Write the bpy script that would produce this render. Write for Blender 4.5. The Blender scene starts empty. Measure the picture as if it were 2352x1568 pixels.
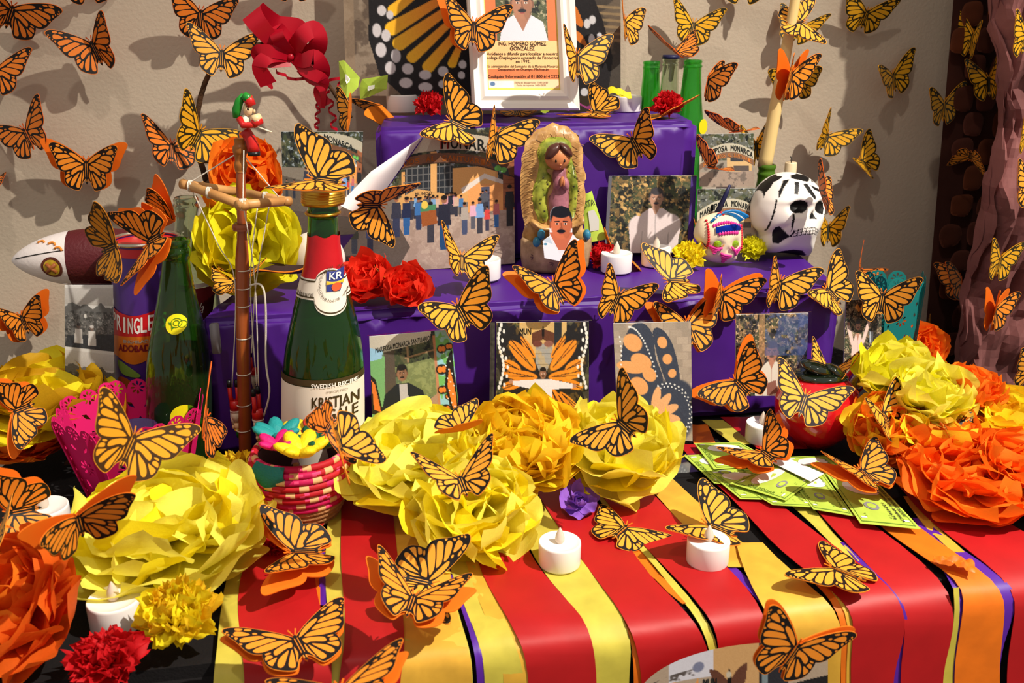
import bpy, bmesh, math, random
import numpy as np
from mathutils import Vector, Matrix, Euler
from mathutils.geometry import delaunay_2d_cdt, tessellate_polygon
from mathutils import noise as mnoise
R = math.radians
sc = bpy.context.scene
COL = bpy.context.scene.collection
rnd = random.Random(7)

# ------------------------------------------------------------------ camera, light, exposure
FPX, PITCH, CAMZ = 2200.0, R(19), 0.48
cam = bpy.data.objects.new('camera', bpy.data.cameras.new('camera')); COL.objects.link(cam)
cam.location = (0, 0, CAMZ); cam.rotation_euler = (R(90) - PITCH, 0, 0)
cam.data.sensor_width = 36; cam.data.lens = 36 * FPX / 2352
cam.data.clip_start = 0.02
cam.data.dof.use_dof = True; cam.data.dof.focus_distance = 1.10; cam.data.dof.aperture_fstop = 13.0
sc.camera = cam
sc.view_settings.view_transform = 'Standard'; sc.view_settings.look = 'None'
sc.view_settings.gamma = 1.0; sc.view_settings.use_curve_mapping = False
sc.view_settings.exposure = 0.12
w = bpy.data.worlds.new('room'); sc.world = w; w.use_nodes = True
w.node_tree.nodes['Background'].inputs[0].default_value = (1.0, 0.92, 0.82, 1)
w.node_tree.nodes['Background'].inputs[1].default_value = 0.40

def lamp(name, kind, loc, target, energy, color, size=0.1, spot=None, blend=.5):
    l = bpy.data.lights.new(name, kind); l.energy = energy; l.color = color
    if kind == 'AREA': l.size = size
    else: l.shadow_soft_size = size
    if spot: l.spot_size = R(spot); l.spot_blend = blend
    o = bpy.data.objects.new(name, l); COL.objects.link(o); o.location = loc
    o.rotation_euler = (Vector(target) - Vector(loc)).to_track_quat('-Z', 'Y').to_euler()
    return o
lamp('ceiling_spot', 'SPOT', (1.45, 0.10, 2.25), (0.16, 0.93, 0.10), 450, (1.0, 0.92, 0.80), 0.022, 46, .9)
lamp('second_spot', 'SPOT', (-0.35, -0.2, 2.5), (0.1, 1.3, 0.2), 42, (1.0, 0.90, 0.80), 0.05, 60, .8)

# ------------------------------------------------------------------ geometry of the place
SL, RZ = 0.187, math.atan(0.187)          # the altar is turned a little against the camera
E1 = Vector((math.cos(RZ), math.sin(RZ), 0)); E2 = Vector((-math.sin(RZ), math.cos(RZ), 0))
UP = Vector((0, 0, 1))
CAM = Vector((0, 0, CAMZ)); FW = Vector((0, math.cos(PITCH), -math.sin(PITCH))); UC = Vector((0, math.sin(PITCH), math.cos(PITCH)))
def at(px, py, c=None, z=None):
    """point of a plane of the altar (front planes Y = c + SL X, or height z) seen at a place of the photograph"""
    ray = FW + Vector((1, 0, 0)) * ((px - 1176) / FPX) - UC * ((py - 784) / FPX)
    t = c / (ray.y - SL * ray.x) if c is not None else (z - CAMZ) / ray.z
    return CAM + ray * t
def depth(p): return (p - CAM).dot(FW)
def m_per_px(p): return depth(p) / FPX
def zat(py, Y): return CAMZ - Y * math.tan(PITCH + math.atan((py - 784) / FPX))
T2, T3 = 0.165, 0.343                      # heights of the two boxes
CB2, CB3, CW, CE = 1.053, 1.252, 1.487, 0.646

# ------------------------------------------------------------------ materials
def lin(c): return tuple(((x / 255) / 12.92 if x <= 10.3 else (((x / 255) + .055) / 1.055) ** 2.4) for x in c)
MATS = {}
def mat(name, rgb=(200, 200, 200), rough=.6, spec=.4, metal=0, trans=0, ior=1.45, noise=0, nscale=40, bump=0, bscale=60,
        transl=0, coat=0, alpha=1, attr=False, rgb2=None, emit=0, sheen=0, seed=0):
    if name in MATS: return MATS[name]
    m = bpy.data.materials.new(name); m.use_nodes = True; nt = m.node_tree; b = nt.nodes['Principled BSDF']
    c = (*lin(rgb), 1)
    b.inputs['Base Color'].default_value = c; b.inputs['Roughness'].default_value = rough
    b.inputs['Specular IOR Level'].default_value = spec; b.inputs['Metallic'].default_value = metal
    b.inputs['Transmission Weight'].default_value = trans; b.inputs['IOR'].default_value = ior
    b.inputs['Coat Weight'].default_value = coat; b.inputs['Alpha'].default_value = alpha
    tc = nt.nodes.new('ShaderNodeTexCoord'); col = None
    if attr:
        a = nt.nodes.new('ShaderNodeVertexColor'); a.layer_name = 'Col'; nt.links.new(a.outputs[0], b.inputs['Base Color']); col = a.outputs[0]
    elif noise or rgb2:
        n = nt.nodes.new('ShaderNodeTexNoise'); n.inputs['Scale'].default_value = nscale; n.inputs['Detail'].default_value = 5
        nt.links.new(tc.outputs['Object'], n.inputs['Vector'])
        r = nt.nodes.new('ShaderNodeValToRGB')
        r.color_ramp.elements[0].position = .35; r.color_ramp.elements[1].position = .68
        lo = lin(rgb2) if rgb2 else tuple(x * (1 - noise) for x in c[:3]); hi = c[:3] if rgb2 else tuple(min(1, x * (1 + noise * .5)) for x in c[:3])
        r.color_ramp.elements[0].color = (*lo, 1); r.color_ramp.elements[1].color = (*hi, 1)
        nt.links.new(n.outputs['Fac'], r.inputs['Fac']); nt.links.new(r.outputs[0], b.inputs['Base Color']); col = r.outputs[0]
    if bump:
        n = nt.nodes.new('ShaderNodeTexNoise'); n.inputs['Scale'].default_value = bscale; n.inputs['Detail'].default_value = 4
        nt.links.new(tc.outputs['Object'], n.inputs['Vector'])
        bp = nt.nodes.new('ShaderNodeBump'); bp.inputs['Strength'].default_value = bump; bp.inputs['Distance'].default_value = .002
        nt.links.new(n.outputs['Fac'], bp.inputs['Height']); nt.links.new(bp.outputs[0], b.inputs['Normal'])
    if transl:
        t = nt.nodes.new('ShaderNodeBsdfTranslucent'); mx = nt.nodes.new('ShaderNodeMixShader'); mx.inputs[0].default_value = transl
        if col: nt.links.new(col, t.inputs[0])
        else: t.inputs[0].default_value = c
        nt.links.new(b.outputs[0], mx.inputs[1]); nt.links.new(t.outputs[0], mx.inputs[2])
        nt.links.new(mx.outputs[0], nt.nodes['Material Output'].inputs[0])
    if emit:
        b.inputs['Emission Color'].default_value = c; b.inputs['Emission Strength'].default_value = emit
    MATS[name] = m; return m
def glass(name, rgb, rough=.03, ior=1.45):
    return mat(name, rgb, rough, .5, trans=1, ior=ior)
def clear_plastic(name='clear plastic', fac=.06):
    if name in MATS: return MATS[name]
    m = bpy.data.materials.new(name); m.use_nodes = True; nt = m.node_tree; nt.nodes.clear()
    o = nt.nodes.new('ShaderNodeOutputMaterial'); g = nt.nodes.new('ShaderNodeBsdfGlossy'); g.inputs['Roughness'].default_value = .08
    t = nt.nodes.new('ShaderNodeBsdfTransparent'); t.inputs[0].default_value = (.985, .99, .99, 1); mx = nt.nodes.new('ShaderNodeMixShader')
    fr = nt.nodes.new('ShaderNodeLayerWeight'); fr.inputs[0].default_value = .12; ml = nt.nodes.new('ShaderNodeMath'); ml.operation = 'MULTIPLY'; ml.inputs[1].default_value = .35
    nt.links.new(fr.outputs[0], ml.inputs[0]); nt.links.new(ml.outputs[0], mx.inputs[0]); nt.links.new(t.outputs[0], mx.inputs[1]); nt.links.new(g.outputs[0], mx.inputs[2]); nt.links.new(mx.outputs[0], o.inputs[0])
    MATS[name] = m; return m

# ------------------------------------------------------------------ objects
def thing(name, label, cat, loc=(0, 0, 0), group=None, rz=0):
    o = bpy.data.objects.new(name, None); COL.objects.link(o); o.empty_display_size = .01
    o.location = loc; o.rotation_euler = (0, 0, rz); o['label'] = label; o['category'] = cat
    if group: o['group'] = group
    return o
def tag(o, label, cat, group=None):
    o['label'] = label; o['category'] = cat
    if group: o['group'] = group
    return o
class MB:
    def __init__(s): s.v = []; s.f = []; s.m = []
    def add(s, vs, fs, mi=0):
        k = len(s.v); s.v += [tuple(v) for v in vs]; s.f += [tuple(i + k for i in f) for f in fs]; s.m += [mi] * len(fs); return s
    def box(s, c, d, mi=0, bev=0, rot=None):
        bm = bmesh.new(); bmesh.ops.create_cube(bm, size=1)
        for v in bm.verts: v.co = Vector((v.co.x * d[0], v.co.y * d[1], v.co.z * d[2]))
        if bev: bmesh.ops.bevel(bm, geom=bm.edges[:], offset=bev, segments=2, affect='EDGES')
        bm.verts.index_update()
        vs = [(rot @ v.co if rot else v.co) + Vector(c) for v in bm.verts]
        s.add(vs, [[v.index for v in f.verts] for f in bm.faces], mi); bm.free(); return s
    def lathe(s, prof, seg=32, c=(0, 0, 0), mi=0, rot=None):
        vs = []; fs = []
        for r, z in prof:
            for i in range(seg):
                a = 2 * math.pi * i / seg; vs.append(Vector((r * math.cos(a), r * math.sin(a), z)))
        for j in range(len(prof) - 1):
            for i in range(seg):
                i2 = (i + 1) % seg; fs.append((j * seg + i, j * seg + i2, (j + 1) * seg + i2, (j + 1) * seg + i))
        vs = [(rot @ v if rot else v) + Vector(c) for v in vs]
        return s.add(vs, fs, mi)
    def ball(s, c, r, mi=0, seg=16, rot=None):
        if not hasattr(r, '__len__'): r = (r, r, r)
        n = seg // 2; prof = [(max(1e-4, math.sin(math.pi * i / n)), -math.cos(math.pi * i / n)) for i in range(n + 1)]
        k = len(s.v); s.lathe(prof, seg, (0, 0, 0), mi)
        for i in range(k, len(s.v)):
            v = Vector(s.v[i]); v = Vector((v.x * r[0], v.y * r[1], v.z * r[2])); v = (rot @ v if rot else v) + Vector(c); s.v[i] = tuple(v)
        return s
    def tube(s, path, r, seg=8, mi=0, closed=False):
        path = [Vector(p) for p in path]; n = len(path); rs = r if hasattr(r, '__len__') else [r] * n
        vs = []; fs = []; nrm = None
        for i, p in enumerate(path):
            a = path[(i - 1) % n] if (i or closed) else p; b = path[(i + 1) % n] if (i < n - 1 or closed) else p
            t = (b - a).normalized() if (b - a).length > 1e-9 else Vector((0, 0, 1))
            if nrm is None: nrm = t.orthogonal().normalized()
            nrm = (nrm - t * nrm.dot(t)); nrm = nrm.normalized() if nrm.length > 1e-6 else t.orthogonal().normalized(); bi = t.cross(nrm)
            for k in range(seg):
                an = 2 * math.pi * k / seg; vs.append(p + (nrm * math.cos(an) + bi * math.sin(an)) * rs[i])
        m = n if closed else n - 1
        for i in range(m):
            j = (i + 1) % n
            for k in range(seg):
                k2 = (k + 1) % seg; fs.append((i * seg + k, i * seg + k2, j * seg + k2, j * seg + k))
        if not closed: fs += [tuple(range(seg))[::-1], tuple(range((n - 1) * seg, n * seg))]
        return s.add(vs, fs, mi)
    def grid(s, fn, nu, nv, mi=0):
        vs = [fn(i / nu, j / nv) for j in range(nv + 1) for i in range(nu + 1)]
        fs = [(j * (nu + 1) + i, j * (nu + 1) + i + 1, (j + 1) * (nu + 1) + i + 1, (j + 1) * (nu + 1) + i) for j in range(nv) for i in range(nu)]
        return s.add(vs, fs, mi)
    def build(s, name, mats, parent=None, loc=None, smooth=True, rot=None):
        me = bpy.data.meshes.new(name); me.from_pydata(s.v, [], s.f)
        for m in (mats if isinstance(mats, (list, tuple)) else [mats]): me.materials.append(m)
        if any(s.m): me.polygons.foreach_set('material_index', s.m)
        if smooth: me.polygons.foreach_set('use_smooth', [True] * len(s.f))
        me.update()
        return link(name, me, parent, loc, rot)
def link(name, me, parent=None, loc=None, rot=None):
    o = bpy.data.objects.new(name, me); COL.objects.link(o)
    if parent: o.parent = parent
    if loc is not None: o.location = loc
    if rot is not None: o.rotation_euler = rot
    return o
def solidify(o, t, off=-1):
    m = o.modifiers.new('thickness', 'SOLIDIFY'); m.thickness = t; m.offset = off; e = o.modifiers.new('crisp', 'EDGE_SPLIT'); e.split_angle = R(55); return o
def subsurf(o, n=1):
    m = o.modifiers.new('smooth', 'SUBSURF'); m.levels = m.render_levels = n; return o
def struct(o): o['kind'] = 'structure'; return o
def catmull(pts, n=6, closed=False):
    P = [Vector(p) for p in pts]; out = []; k = len(P)
    rng = range(k) if closed else range(k - 1)
    for i in rng:
        p0 = P[(i - 1) % k] if (closed or i > 0) else P[0]; p1 = P[i]; p2 = P[(i + 1) % k]; p3 = P[(i + 2) % k] if (closed or i + 2 < k) else P[-1]
        for j in range(n):
            t = j / n
            out.append(.5 * ((2 * p1) + (p2 - p0) * t + (2 * p0 - 5 * p1 + 4 * p2 - p3) * t * t + (3 * p1 - p0 - 3 * p2 + p3) * t ** 3))
    if not closed: out.append(P[-1])
    return out
def inside(pt, poly):
    x, y = pt; c = False; n = len(poly); j = n - 1
    for i in range(n):
        xi, yi = poly[i]; xj, yj = poly[j]
        if (yi > y) != (yj > y) and x < (xj - xi) * (y - yi) / (yj - yi + 1e-12) + xi: c = not c
        j = i
    return c
def smooth2(poly, n=3): return [tuple(p)[:2] for p in catmull([(x, y, 0) for x, y in poly], n, True)]
def cdt(outline, holes=(), cells=(), step=None):
    """triangles of an outline with holes; returns verts2d, tris, cell index per tri (-1 none)"""
    vs = []; es = []
    for pl in [outline] + list(holes) + list(cells):
        k = len(vs); vs += [Vector(p) for p in pl]; n = len(pl); es += [(k + i, k + (i + 1) % n) for i in range(n)]
    if step:
        xs = [p[0] for p in outline]; ys = [p[1] for p in outline]
        x = min(xs) + step * .5
        while x < max(xs):
            y = min(ys) + step * .37
            while y < max(ys):
                if inside((x, y), outline): vs.append(Vector((x, y)))
                y += step
            x += step
    r = delaunay_2d_cdt(vs, es, [], 0, 1e-6)
    V, F = r[0], r[2]; T = []; K = []
    for f in F:
        c = sum((V[i] for i in f), Vector((0, 0))) / len(f)
        if not inside(c, outline) or any(inside(c, h) for h in holes): continue
        ci = -1
        for n, q in enumerate(cells):
            if inside(c, q): ci = n; break
        T.append(tuple(f)); K.append(ci)
    return V, T, K
def sheet(outline, thick, fn=None, holes=(), cells=(), step=None, front=0, cellmat=1, back=None, double=False):
    """a thin cut-out plate: print side +z, plain back; fn bends (x, y, z) -> 3D"""
    fn = fn or (lambda x, y, z: (x, y, z)); mb = MB()
    V, T, K = cdt(outline, holes, cells, step); n = len(V)
    vs = [fn(v.x, v.y, 0) for v in V] + [fn(v.x, v.y, -thick) for v in V]
    mb.v = [tuple(v) for v in vs]
    def ccw(t): a, b, c = V[t[0]], V[t[1]], V[t[2]]; return (b - a).cross(c - a) > 0
    E = {}
    for t, k in zip(T, K):
        if not ccw(t): t = t[::-1]
        mb.f.append(t); mb.m.append(front if k < 0 else (cellmat(k) if callable(cellmat) else cellmat))
        mb.f.append(tuple(i + n for i in t[::-1])); mb.m.append(mb.m[-1] if double else (back if back is not None else front))
        for i in range(len(t)): E[(t[i], t[(i + 1) % len(t)])] = 1
    for a, b in list(E):
        if (b, a) not in E: mb.f.append((b, a, a + n, b + n)); mb.m.append(back if back is not None else front)
    return mb
def pillow(outline, bulge, mi=0, step=None, base=0, fn=None, p=.5, n=3):
    """a rounded relief over an outline in the x-z plane, bulging to -y, closed flat at the back"""
    ol = smooth2(outline, n) if n > 1 else list(outline)
    xs = [q[0] for q in ol]; ys = [q[1] for q in ol]; size = min(max(xs) - min(xs), max(ys) - min(ys))
    step = step or size / 9
    V, T, K = cdt(ol, step=step); A = np.array([(v.x, v.y) for v in V]); P = np.array(ol); Q = np.roll(P, -1, 0)
    d = np.full(len(A), 1e9)
    for a, b in zip(P, Q):
        ab = b - a; t = np.clip(((A - a) @ ab) / (ab @ ab + 1e-12), 0, 1); d = np.minimum(d, np.linalg.norm(A - a - t[:, None] * ab, axis=1))
    h = np.clip(d / (size * .5), 0, 1); h = np.sqrt(1 - (1 - h) ** 2) if p == .5 else h ** p
    mb = MB(); k = len(A)
    for (x, y), hh in zip(A, h): mb.v.append((x, -base - bulge * hh, y))
    for (x, y) in A: mb.v.append((x, 0, y))
    E = {}
    for t in T:
        a, b, c = V[t[0]], V[t[1]], V[t[2]]
        if (b - a).cross(c - a) < 0: t = t[::-1]
        mb.f.append(t); mb.m.append(mi); mb.f.append(tuple(i + k for i in t[::-1])); mb.m.append(mi)
        for i in range(3): E[(t[i], t[(i + 1) % 3])] = 1
    for a, b in list(E):
        if (b, a) not in E: mb.f.append((b, a, a + k, b + k)); mb.m.append(mi)
    if fn: mb.v = [tuple(fn(*v)) for v in mb.v]
    return mb
def merge(a, b, off=(0, 0, 0)):
    k = len(a.v); a.v += [(v[0] + off[0], v[1] + off[1], v[2] + off[2]) for v in b.v]; a.f += [tuple(i + k for i in f) for f in b.f]; a.m += b.m; return a
# ------------------------------------------------------------------ lettering
_TX = {}
def text2d(s):
    if s in _TX: return _TX[s]
    cu = bpy.data.curves.new('t', 'FONT'); cu.body = s; cu.size = 1; cu.resolution_u = 3
    o = bpy.data.objects.new('t', cu); COL.objects.link(o); dg = bpy.context.evaluated_depsgraph_get(); dg.update()
    me = bpy.data.meshes.new_from_object(o.evaluated_get(dg)); V = [(v.co.x, v.co.y) for v in me.vertices]; F = [tuple(p.vertices) for p in me.polygons]
    bpy.data.objects.remove(o); bpy.data.meshes.remove(me); bpy.data.curves.remove(cu)
    x0 = min(v[0] for v in V); x1 = max(v[0] for v in V); V = [(x - x0, y) for x, y in V]
    _TX[s] = (V, F, x1 - x0, .73); return _TX[s]
def lettering(s, wd, ht, fn, m, parent, name='lettering', bold=0):
    """text fitted into wd x ht, centred on (0,0), mapped by fn(x, y) -> 3D"""
    V, F, w0, h0 = text2d(s); mb = MB()
    vs = [fn((x / w0 - .5) * wd, (y / h0 - .5) * ht) for x, y in V]; mb.add(vs, F)
    if bold:
        for dx, dy in ((bold, 0), (-bold, 0), (0, bold), (0, -bold)):
            mb.add([fn((x / w0 - .5) * wd + dx, (y / h0 - .5) * ht + dy) for x, y in V], F)
    return mb.build(name, m, parent, smooth=False)
# ------------------------------------------------------------------ prints: colour painted per vertex of a fine sheet
class Cv:
    def __init__(s, w, h, bg=(128, 128, 128)):
        s.w, s.h = w, h; s.a = np.empty((h, w, 3)); s.a[:] = bg
        s.X, s.Y = np.meshgrid((np.arange(w) + .5) / w, (np.arange(h) + .5) / h); s.asp = h / w
        s.rg = np.random.RandomState(w * 7 + h)
    def put(s, m, c, al=1): m = m[..., None] * al; s.a = s.a * (1 - m) + np.array(c, float) * m; return s
    def grad(s, y0, y1, c0, c1):
        t = np.clip((s.Y - y0) / (y1 - y0), 0, 1)[..., None]; m = ((s.Y >= y0) & (s.Y <= y1))[..., None]
        s.a = np.where(m, np.array(c0) * (1 - t) + np.array(c1) * t, s.a); return s
    def rect(s, x0, y0, x1, y1, c, al=1): return s.put(((s.X >= x0) & (s.X <= x1) & (s.Y >= y0) & (s.Y <= y1)).astype(float), c, al)
    def ell(s, x, y, rx, ry, c, ang=0, al=1, soft=.15):
        dx = s.X - x; dy = s.Y - y; ca, sa = math.cos(ang), math.sin(ang)
        dyy = dy * s.asp; ryy = ry * s.asp; u = (dx * ca + dyy * sa) / rx; v = (-dx * sa + dyy * ca) / ryy
        d = np.sqrt(u * u + v * v); return s.put(np.clip((1 - d) / soft + .5, 0, 1), c, al)
    def poly(s, pts, c, al=1):
        m = np.zeros(s.X.shape, bool); n = len(pts); j = n - 1
        for i in range(n):
            xi, yi = pts[i]; xj, yj = pts[j]
            k = ((yi > s.Y) != (yj > s.Y)) & (s.X < (xj - xi) * (s.Y - yi) / (yj - yi + 1e-12) + xi); m ^= k; j = i
        return s.put(m.astype(float), c, al)
    def line(s, x0, y0, x1, y1, wd, c, al=1):
        dx, dy = x1 - x0, (y1 - y0) * s.asp; L2 = dx * dx + dy * dy + 1e-12
        t = np.clip(((s.X - x0) * dx + (s.Y - y0) * s.asp * dy) / L2, 0, 1)
        d = np.hypot(s.X - x0 - t * dx, (s.Y - y0) * s.asp - t * dy); return s.put(np.clip((wd - d) / (wd * .4) + .5, 0, 1), c, al)
    def ns(s, sc=8, seed=0):
        r = np.random.RandomState(seed); out = np.zeros(s.X.shape); amp = 1
        for o in range(4):
            n = int(sc * 2 ** o) + 2; g = r.rand(int(n * s.asp) + 3, n + 2)
            fx = s.X * n * .999; fy = s.Y * n * s.asp; ix = fx.astype(int); iy = fy.astype(int); tx = fx - ix; ty = fy - iy
            tx = tx * tx * (3 - 2 * tx); ty = ty * ty * (3 - 2 * ty)
            a = g[iy, ix] * (1 - tx) + g[iy, ix + 1] * tx; b = g[iy + 1, ix] * (1 - tx) + g[iy + 1, ix + 1] * tx
            out += amp * (a * (1 - ty) + b * ty); amp *= .6
        out = (out - out.min()) / (out.max() - out.min()); return out
    def mottle(s, c, sc=8, th=.5, seed=0, al=1, box=(0, 0, 1, 1), soft=.08):
        n = s.ns(sc, seed); m = np.clip((n - th) / soft, 0, 1) * ((s.X >= box[0]) & (s.X <= box[2]) & (s.Y >= box[1]) & (s.Y <= box[3])); return s.put(m, c, al)
    def grain(s, k=6): s.a = s.a + (s.rg.rand(s.h, s.w, 1) - .5) * 2 * k; return s
    def person(s, x, y, h, top, bot=(40, 45, 65), skin=(150, 100, 75), hair=(25, 20, 20)):
        w_ = h * .11 * s.asp
        s.poly([(x - w_ * .8, y - h * .5), (x + w_ * .8, y - h * .5), (x + w_ * .7, y), (x - w_ * .7, y)], bot)
        s.poly([(x - w_ * .9, y - h * .84), (x + w_ * .9, y - h * .84), (x + w_ * 1.15, y - h * .45), (x - w_ * 1.15, y - h * .45)], top)
        s.ell(x, y - h * .92, w_ * .5, h * .07, skin); s.ell(x, y - h * .96, w_ * .52, h * .045, hair); return s
    def face(s, x, y, r, skin=(175, 120, 90), hair=(25, 22, 25), hat=False):
        """head with hair, brows, eyes, nose, moustache; r = half width"""
        k = 1.32 / s.asp
        sh = tuple(v * .72 for v in skin)
        s.ell(x, y - r * .35 * k, r * 1.04, r * .95 * k, hair)
        s.ell(x - r, y + .05 * r, r * .16, r * .25 * k, sh); s.ell(x + r, y + .05 * r, r * .16, r * .25 * k, sh)
        s.ell(x, y + r * .05, r * .95, r * 1.0 * k, skin)
        s.ell(x, y - r * .85 * k, r * .92, r * .42 * k, hair)
        s.ell(x + r * .5, y + r * .25, r * .4, r * .75 * k, sh, al=.35)
        for d in (-1, 1):
            s.line(x + d * r * .18, y - r * .2 * k, x + d * r * .6, y - r * .17 * k, r * .045, hair)
            s.ell(x + d * r * .38, y - r * .02 * k, r * .16, r * .07 * k, (235, 225, 215)); s.ell(x + d * r * .38, y - r * .02 * k, r * .08, r * .07 * k, (25, 15, 15))
        s.line(x, y - r * .05, x + r * .05, y + r * .3 * k, r * .07, sh); s.ell(x, y + r * .32 * k, r * .17, r * .08 * k, sh)
        s.ell(x, y + r * .5 * k, r * .4, r * .12 * k, hair); s.ell(x, y + r * .66 * k, r * .22, r * .05 * k, (150, 75, 70)); return s
    def mesh(s, name, fn, m, parent=None, mask=None):
        """fn(u, v) -> 3D with v down"""
        a = np.clip(s.a, 0, 255) / 255; a = np.where(a <= .04045, a / 12.92, ((a + .055) / 1.055) ** 2.4)
        w_, h_ = s.w, s.h; U, V = np.meshgrid(np.linspace(0, 1, w_), np.linspace(0, 1, h_))
        co = np.array([fn(u, v) for u, v in zip(U.ravel(), V.ravel())], dtype=np.float32)
        i, j = np.meshgrid(np.arange(w_ - 1), np.arange(h_ - 1)); i = i.ravel(); j = j.ravel()
        if mask is not None:
            k = mask((i + .5) / (w_ - 1), (j + .5) / (h_ - 1)); i = i[k]; j = j[k]
        q = np.stack([j * w_ + i, (j + 1) * w_ + i, (j + 1) * w_ + i + 1, j * w_ + i + 1], 1).astype(np.int32)
        me = bpy.data.meshes.new(name); me.vertices.add(len(co)); me.vertices.foreach_set('co', co.ravel())
        me.loops.add(q.size); me.loops.foreach_set('vertex_index', q.ravel()); me.polygons.add(len(q))
        me.polygons.foreach_set('loop_start', np.arange(0, q.size, 4, dtype=np.int32)); me.polygons.foreach_set('loop_total', np.full(len(q), 4, dtype=np.int32))
        me.update(calc_edges=True)
        ca = me.color_attributes.new('Col', 'FLOAT_COLOR', 'POINT'); rgba = np.ones((len(co), 4), dtype=np.float32); rgba[:, :3] = a.reshape(-1, 3); ca.data.foreach_set('color', rgba.ravel())
        me.polygons.foreach_set('use_smooth', [True] * len(q)); me.materials.append(m)
        return link(name, me, parent)
M_PRINT = mat('photo print', attr=True, rough=.35, spec=.35)
M_PAINT = mat('painted colour', attr=True, rough=.5, spec=.3)
M_CLEAR = clear_plastic()
BLACK = mat('black ink', (24, 20, 18), .6); WHITE = mat('white ink', (240, 236, 230), .6)
def sh(mb, o): mb.v = [(v[0] - o[0], v[1] - o[1], v[2] - o[2]) for v in mb.v]; return mb
def pl(x, c, z): return Vector((x, c + SL * x, z))
# ------------------------------------------------------------------ the room
M_WALL = mat('pale plaster wall', (192, 177, 157), .75, .25, bump=.35, bscale=220)
def wallfn(u, v): x = -1.5 + 2.6 * u; return pl(x, CW, -1.0 + 2.2 * v)
# white wall ends at the stone paper
a_, b_ = at(2240, -60, c=CW), at(2150, 1000, c=CW)
mb = MB(); d_ = (b_ - a_).normalized(); top = a_ - d_ * .5; bot = b_ + d_ * .9
P = [pl(-1.6, CW, -1.2), Vector((bot.x, CW + SL * bot.x, -1.2)), a_, Vector((top.x, CW + SL * top.x, 1.3)), pl(-1.6, CW, 1.3)]
nrm = Vector((SL, -1, 0)).normalized()
mb.add(P, [(0, 1, 2, 3, 4)])
struct(mb.build('wall_back', M_WALL, smooth=False))
struct(MB().grid(lambda u, v: Vector((-2.4 + 5 * u, -1.2 + 3.4 * v, -.75)), 1, 1).build('floor', mat('grey floor', (118, 108, 98), .6), smooth=False))
# brown paper painted with stones, beyond the white wall
ea, eb = at(2190, 0, c=1.44), at(2118, 850, c=1.44)
def stonefn(u, v):
    z = -.745 + 2.05 * v; x0 = ea.x + (eb.x - ea.x) * (z - ea.z) / (eb.z - ea.z); x = x0 + u * .8
    return pl(x, 1.44 + .012 * mnoise.noise(Vector((x * 7, z * 7, 3))) * min(1, u * 8), z)
o = tag(MB().grid(stonefn, 50, 60).build('stone_painted_paper', mat('dark brown paper', (74, 40, 32), .8, .2, noise=.35, nscale=9, bump=.5, bscale=30)), 'dark brown paper painted with rounded stones hung right of the pale wall', 'wall paper')
STM = [mat('painted stone brown', (96, 50, 30), .85, .15, noise=.3, nscale=14), mat('painted stone dark', (80, 42, 30), .85, .15, noise=.3, nscale=14), mat('painted stone mauve', (88, 48, 38), .85, .15, noise=.3, nscale=14)]
k = 0
for row in range(15):
    for col_ in range(5):
        px = 2150 + col_ * 60 + (row % 2) * 30 + rnd.uniform(-6, 6); py = -30 + row * 63 + rnd.uniform(-5, 5)
        if px < 2216 - py * .075 or px > 2400: continue
        p = at(px, py, c=1.425); rx, rz = rnd.uniform(.019, .0225), rnd.uniform(.019, .0225)
        ol = [(rx * abs(math.cos(t)) ** .7 * (1 if math.cos(t) > 0 else -1) * rnd.uniform(.88, 1.06), rz * abs(math.sin(t)) ** .7 * (1 if math.sin(t) > 0 else -1) * rnd.uniform(.88, 1.06)) for t in [i * .628 for i in range(10)]]
        s_ = pillow(ol, .003, n=2); s_.build('stone', STM[k % 3], o, p, rot=(0, 0, RZ)); k += 1
# mauve crumpled paper column
_ce = [at(px, py, c=1.27) for px, py in ((2300, -300), (2292, 0), (2290, 300), (2262, 430), (2268, 480), (2250, 530), (2238, 600), (2222, 700), (2205, 850), (2190, 1000), (2170, 1400))]
def col_edge(z):
    for a, b in zip(_ce, _ce[1:]):
        if b.z <= z <= a.z: return b.x + (a.x - b.x) * (z - b.z) / (a.z - b.z)
    return _ce[0].x if z > 0 else _ce[-1].x
def colfn(u, v):
    z = -.745 + 2.7 * v; e = col_edge(z) + .012 * mnoise.noise(Vector((0, 0, z * 14))); a = math.pi * (u * .9 - .05)
    n = mnoise.noise(Vector((u * 5, z * 7, 1))) * .05 + abs(mnoise.noise(Vector((u * 14, z * 16, 5)))) * .045 + abs(mnoise.noise(Vector((u * 9 + z * 6, z * 9, 15)))) * .03 + mnoise.noise(Vector((u * 30, z * 34, 8))) * .007
    x = e + .30 * (1 - math.cos(a)); return Vector((x, 1.29 + SL * x - .06 * math.sin(a) - n, z))
tag(MB().grid(colfn, 64, 200).build('crumpled_paper_column', mat('mauve crumpled paper', (138, 88, 86), .75, .25, noise=.25, nscale=12, bump=.5, bscale=50), smooth=False),
    'mauve crumpled paper column at the right edge in front of the stone paper', 'paper column')

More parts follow.
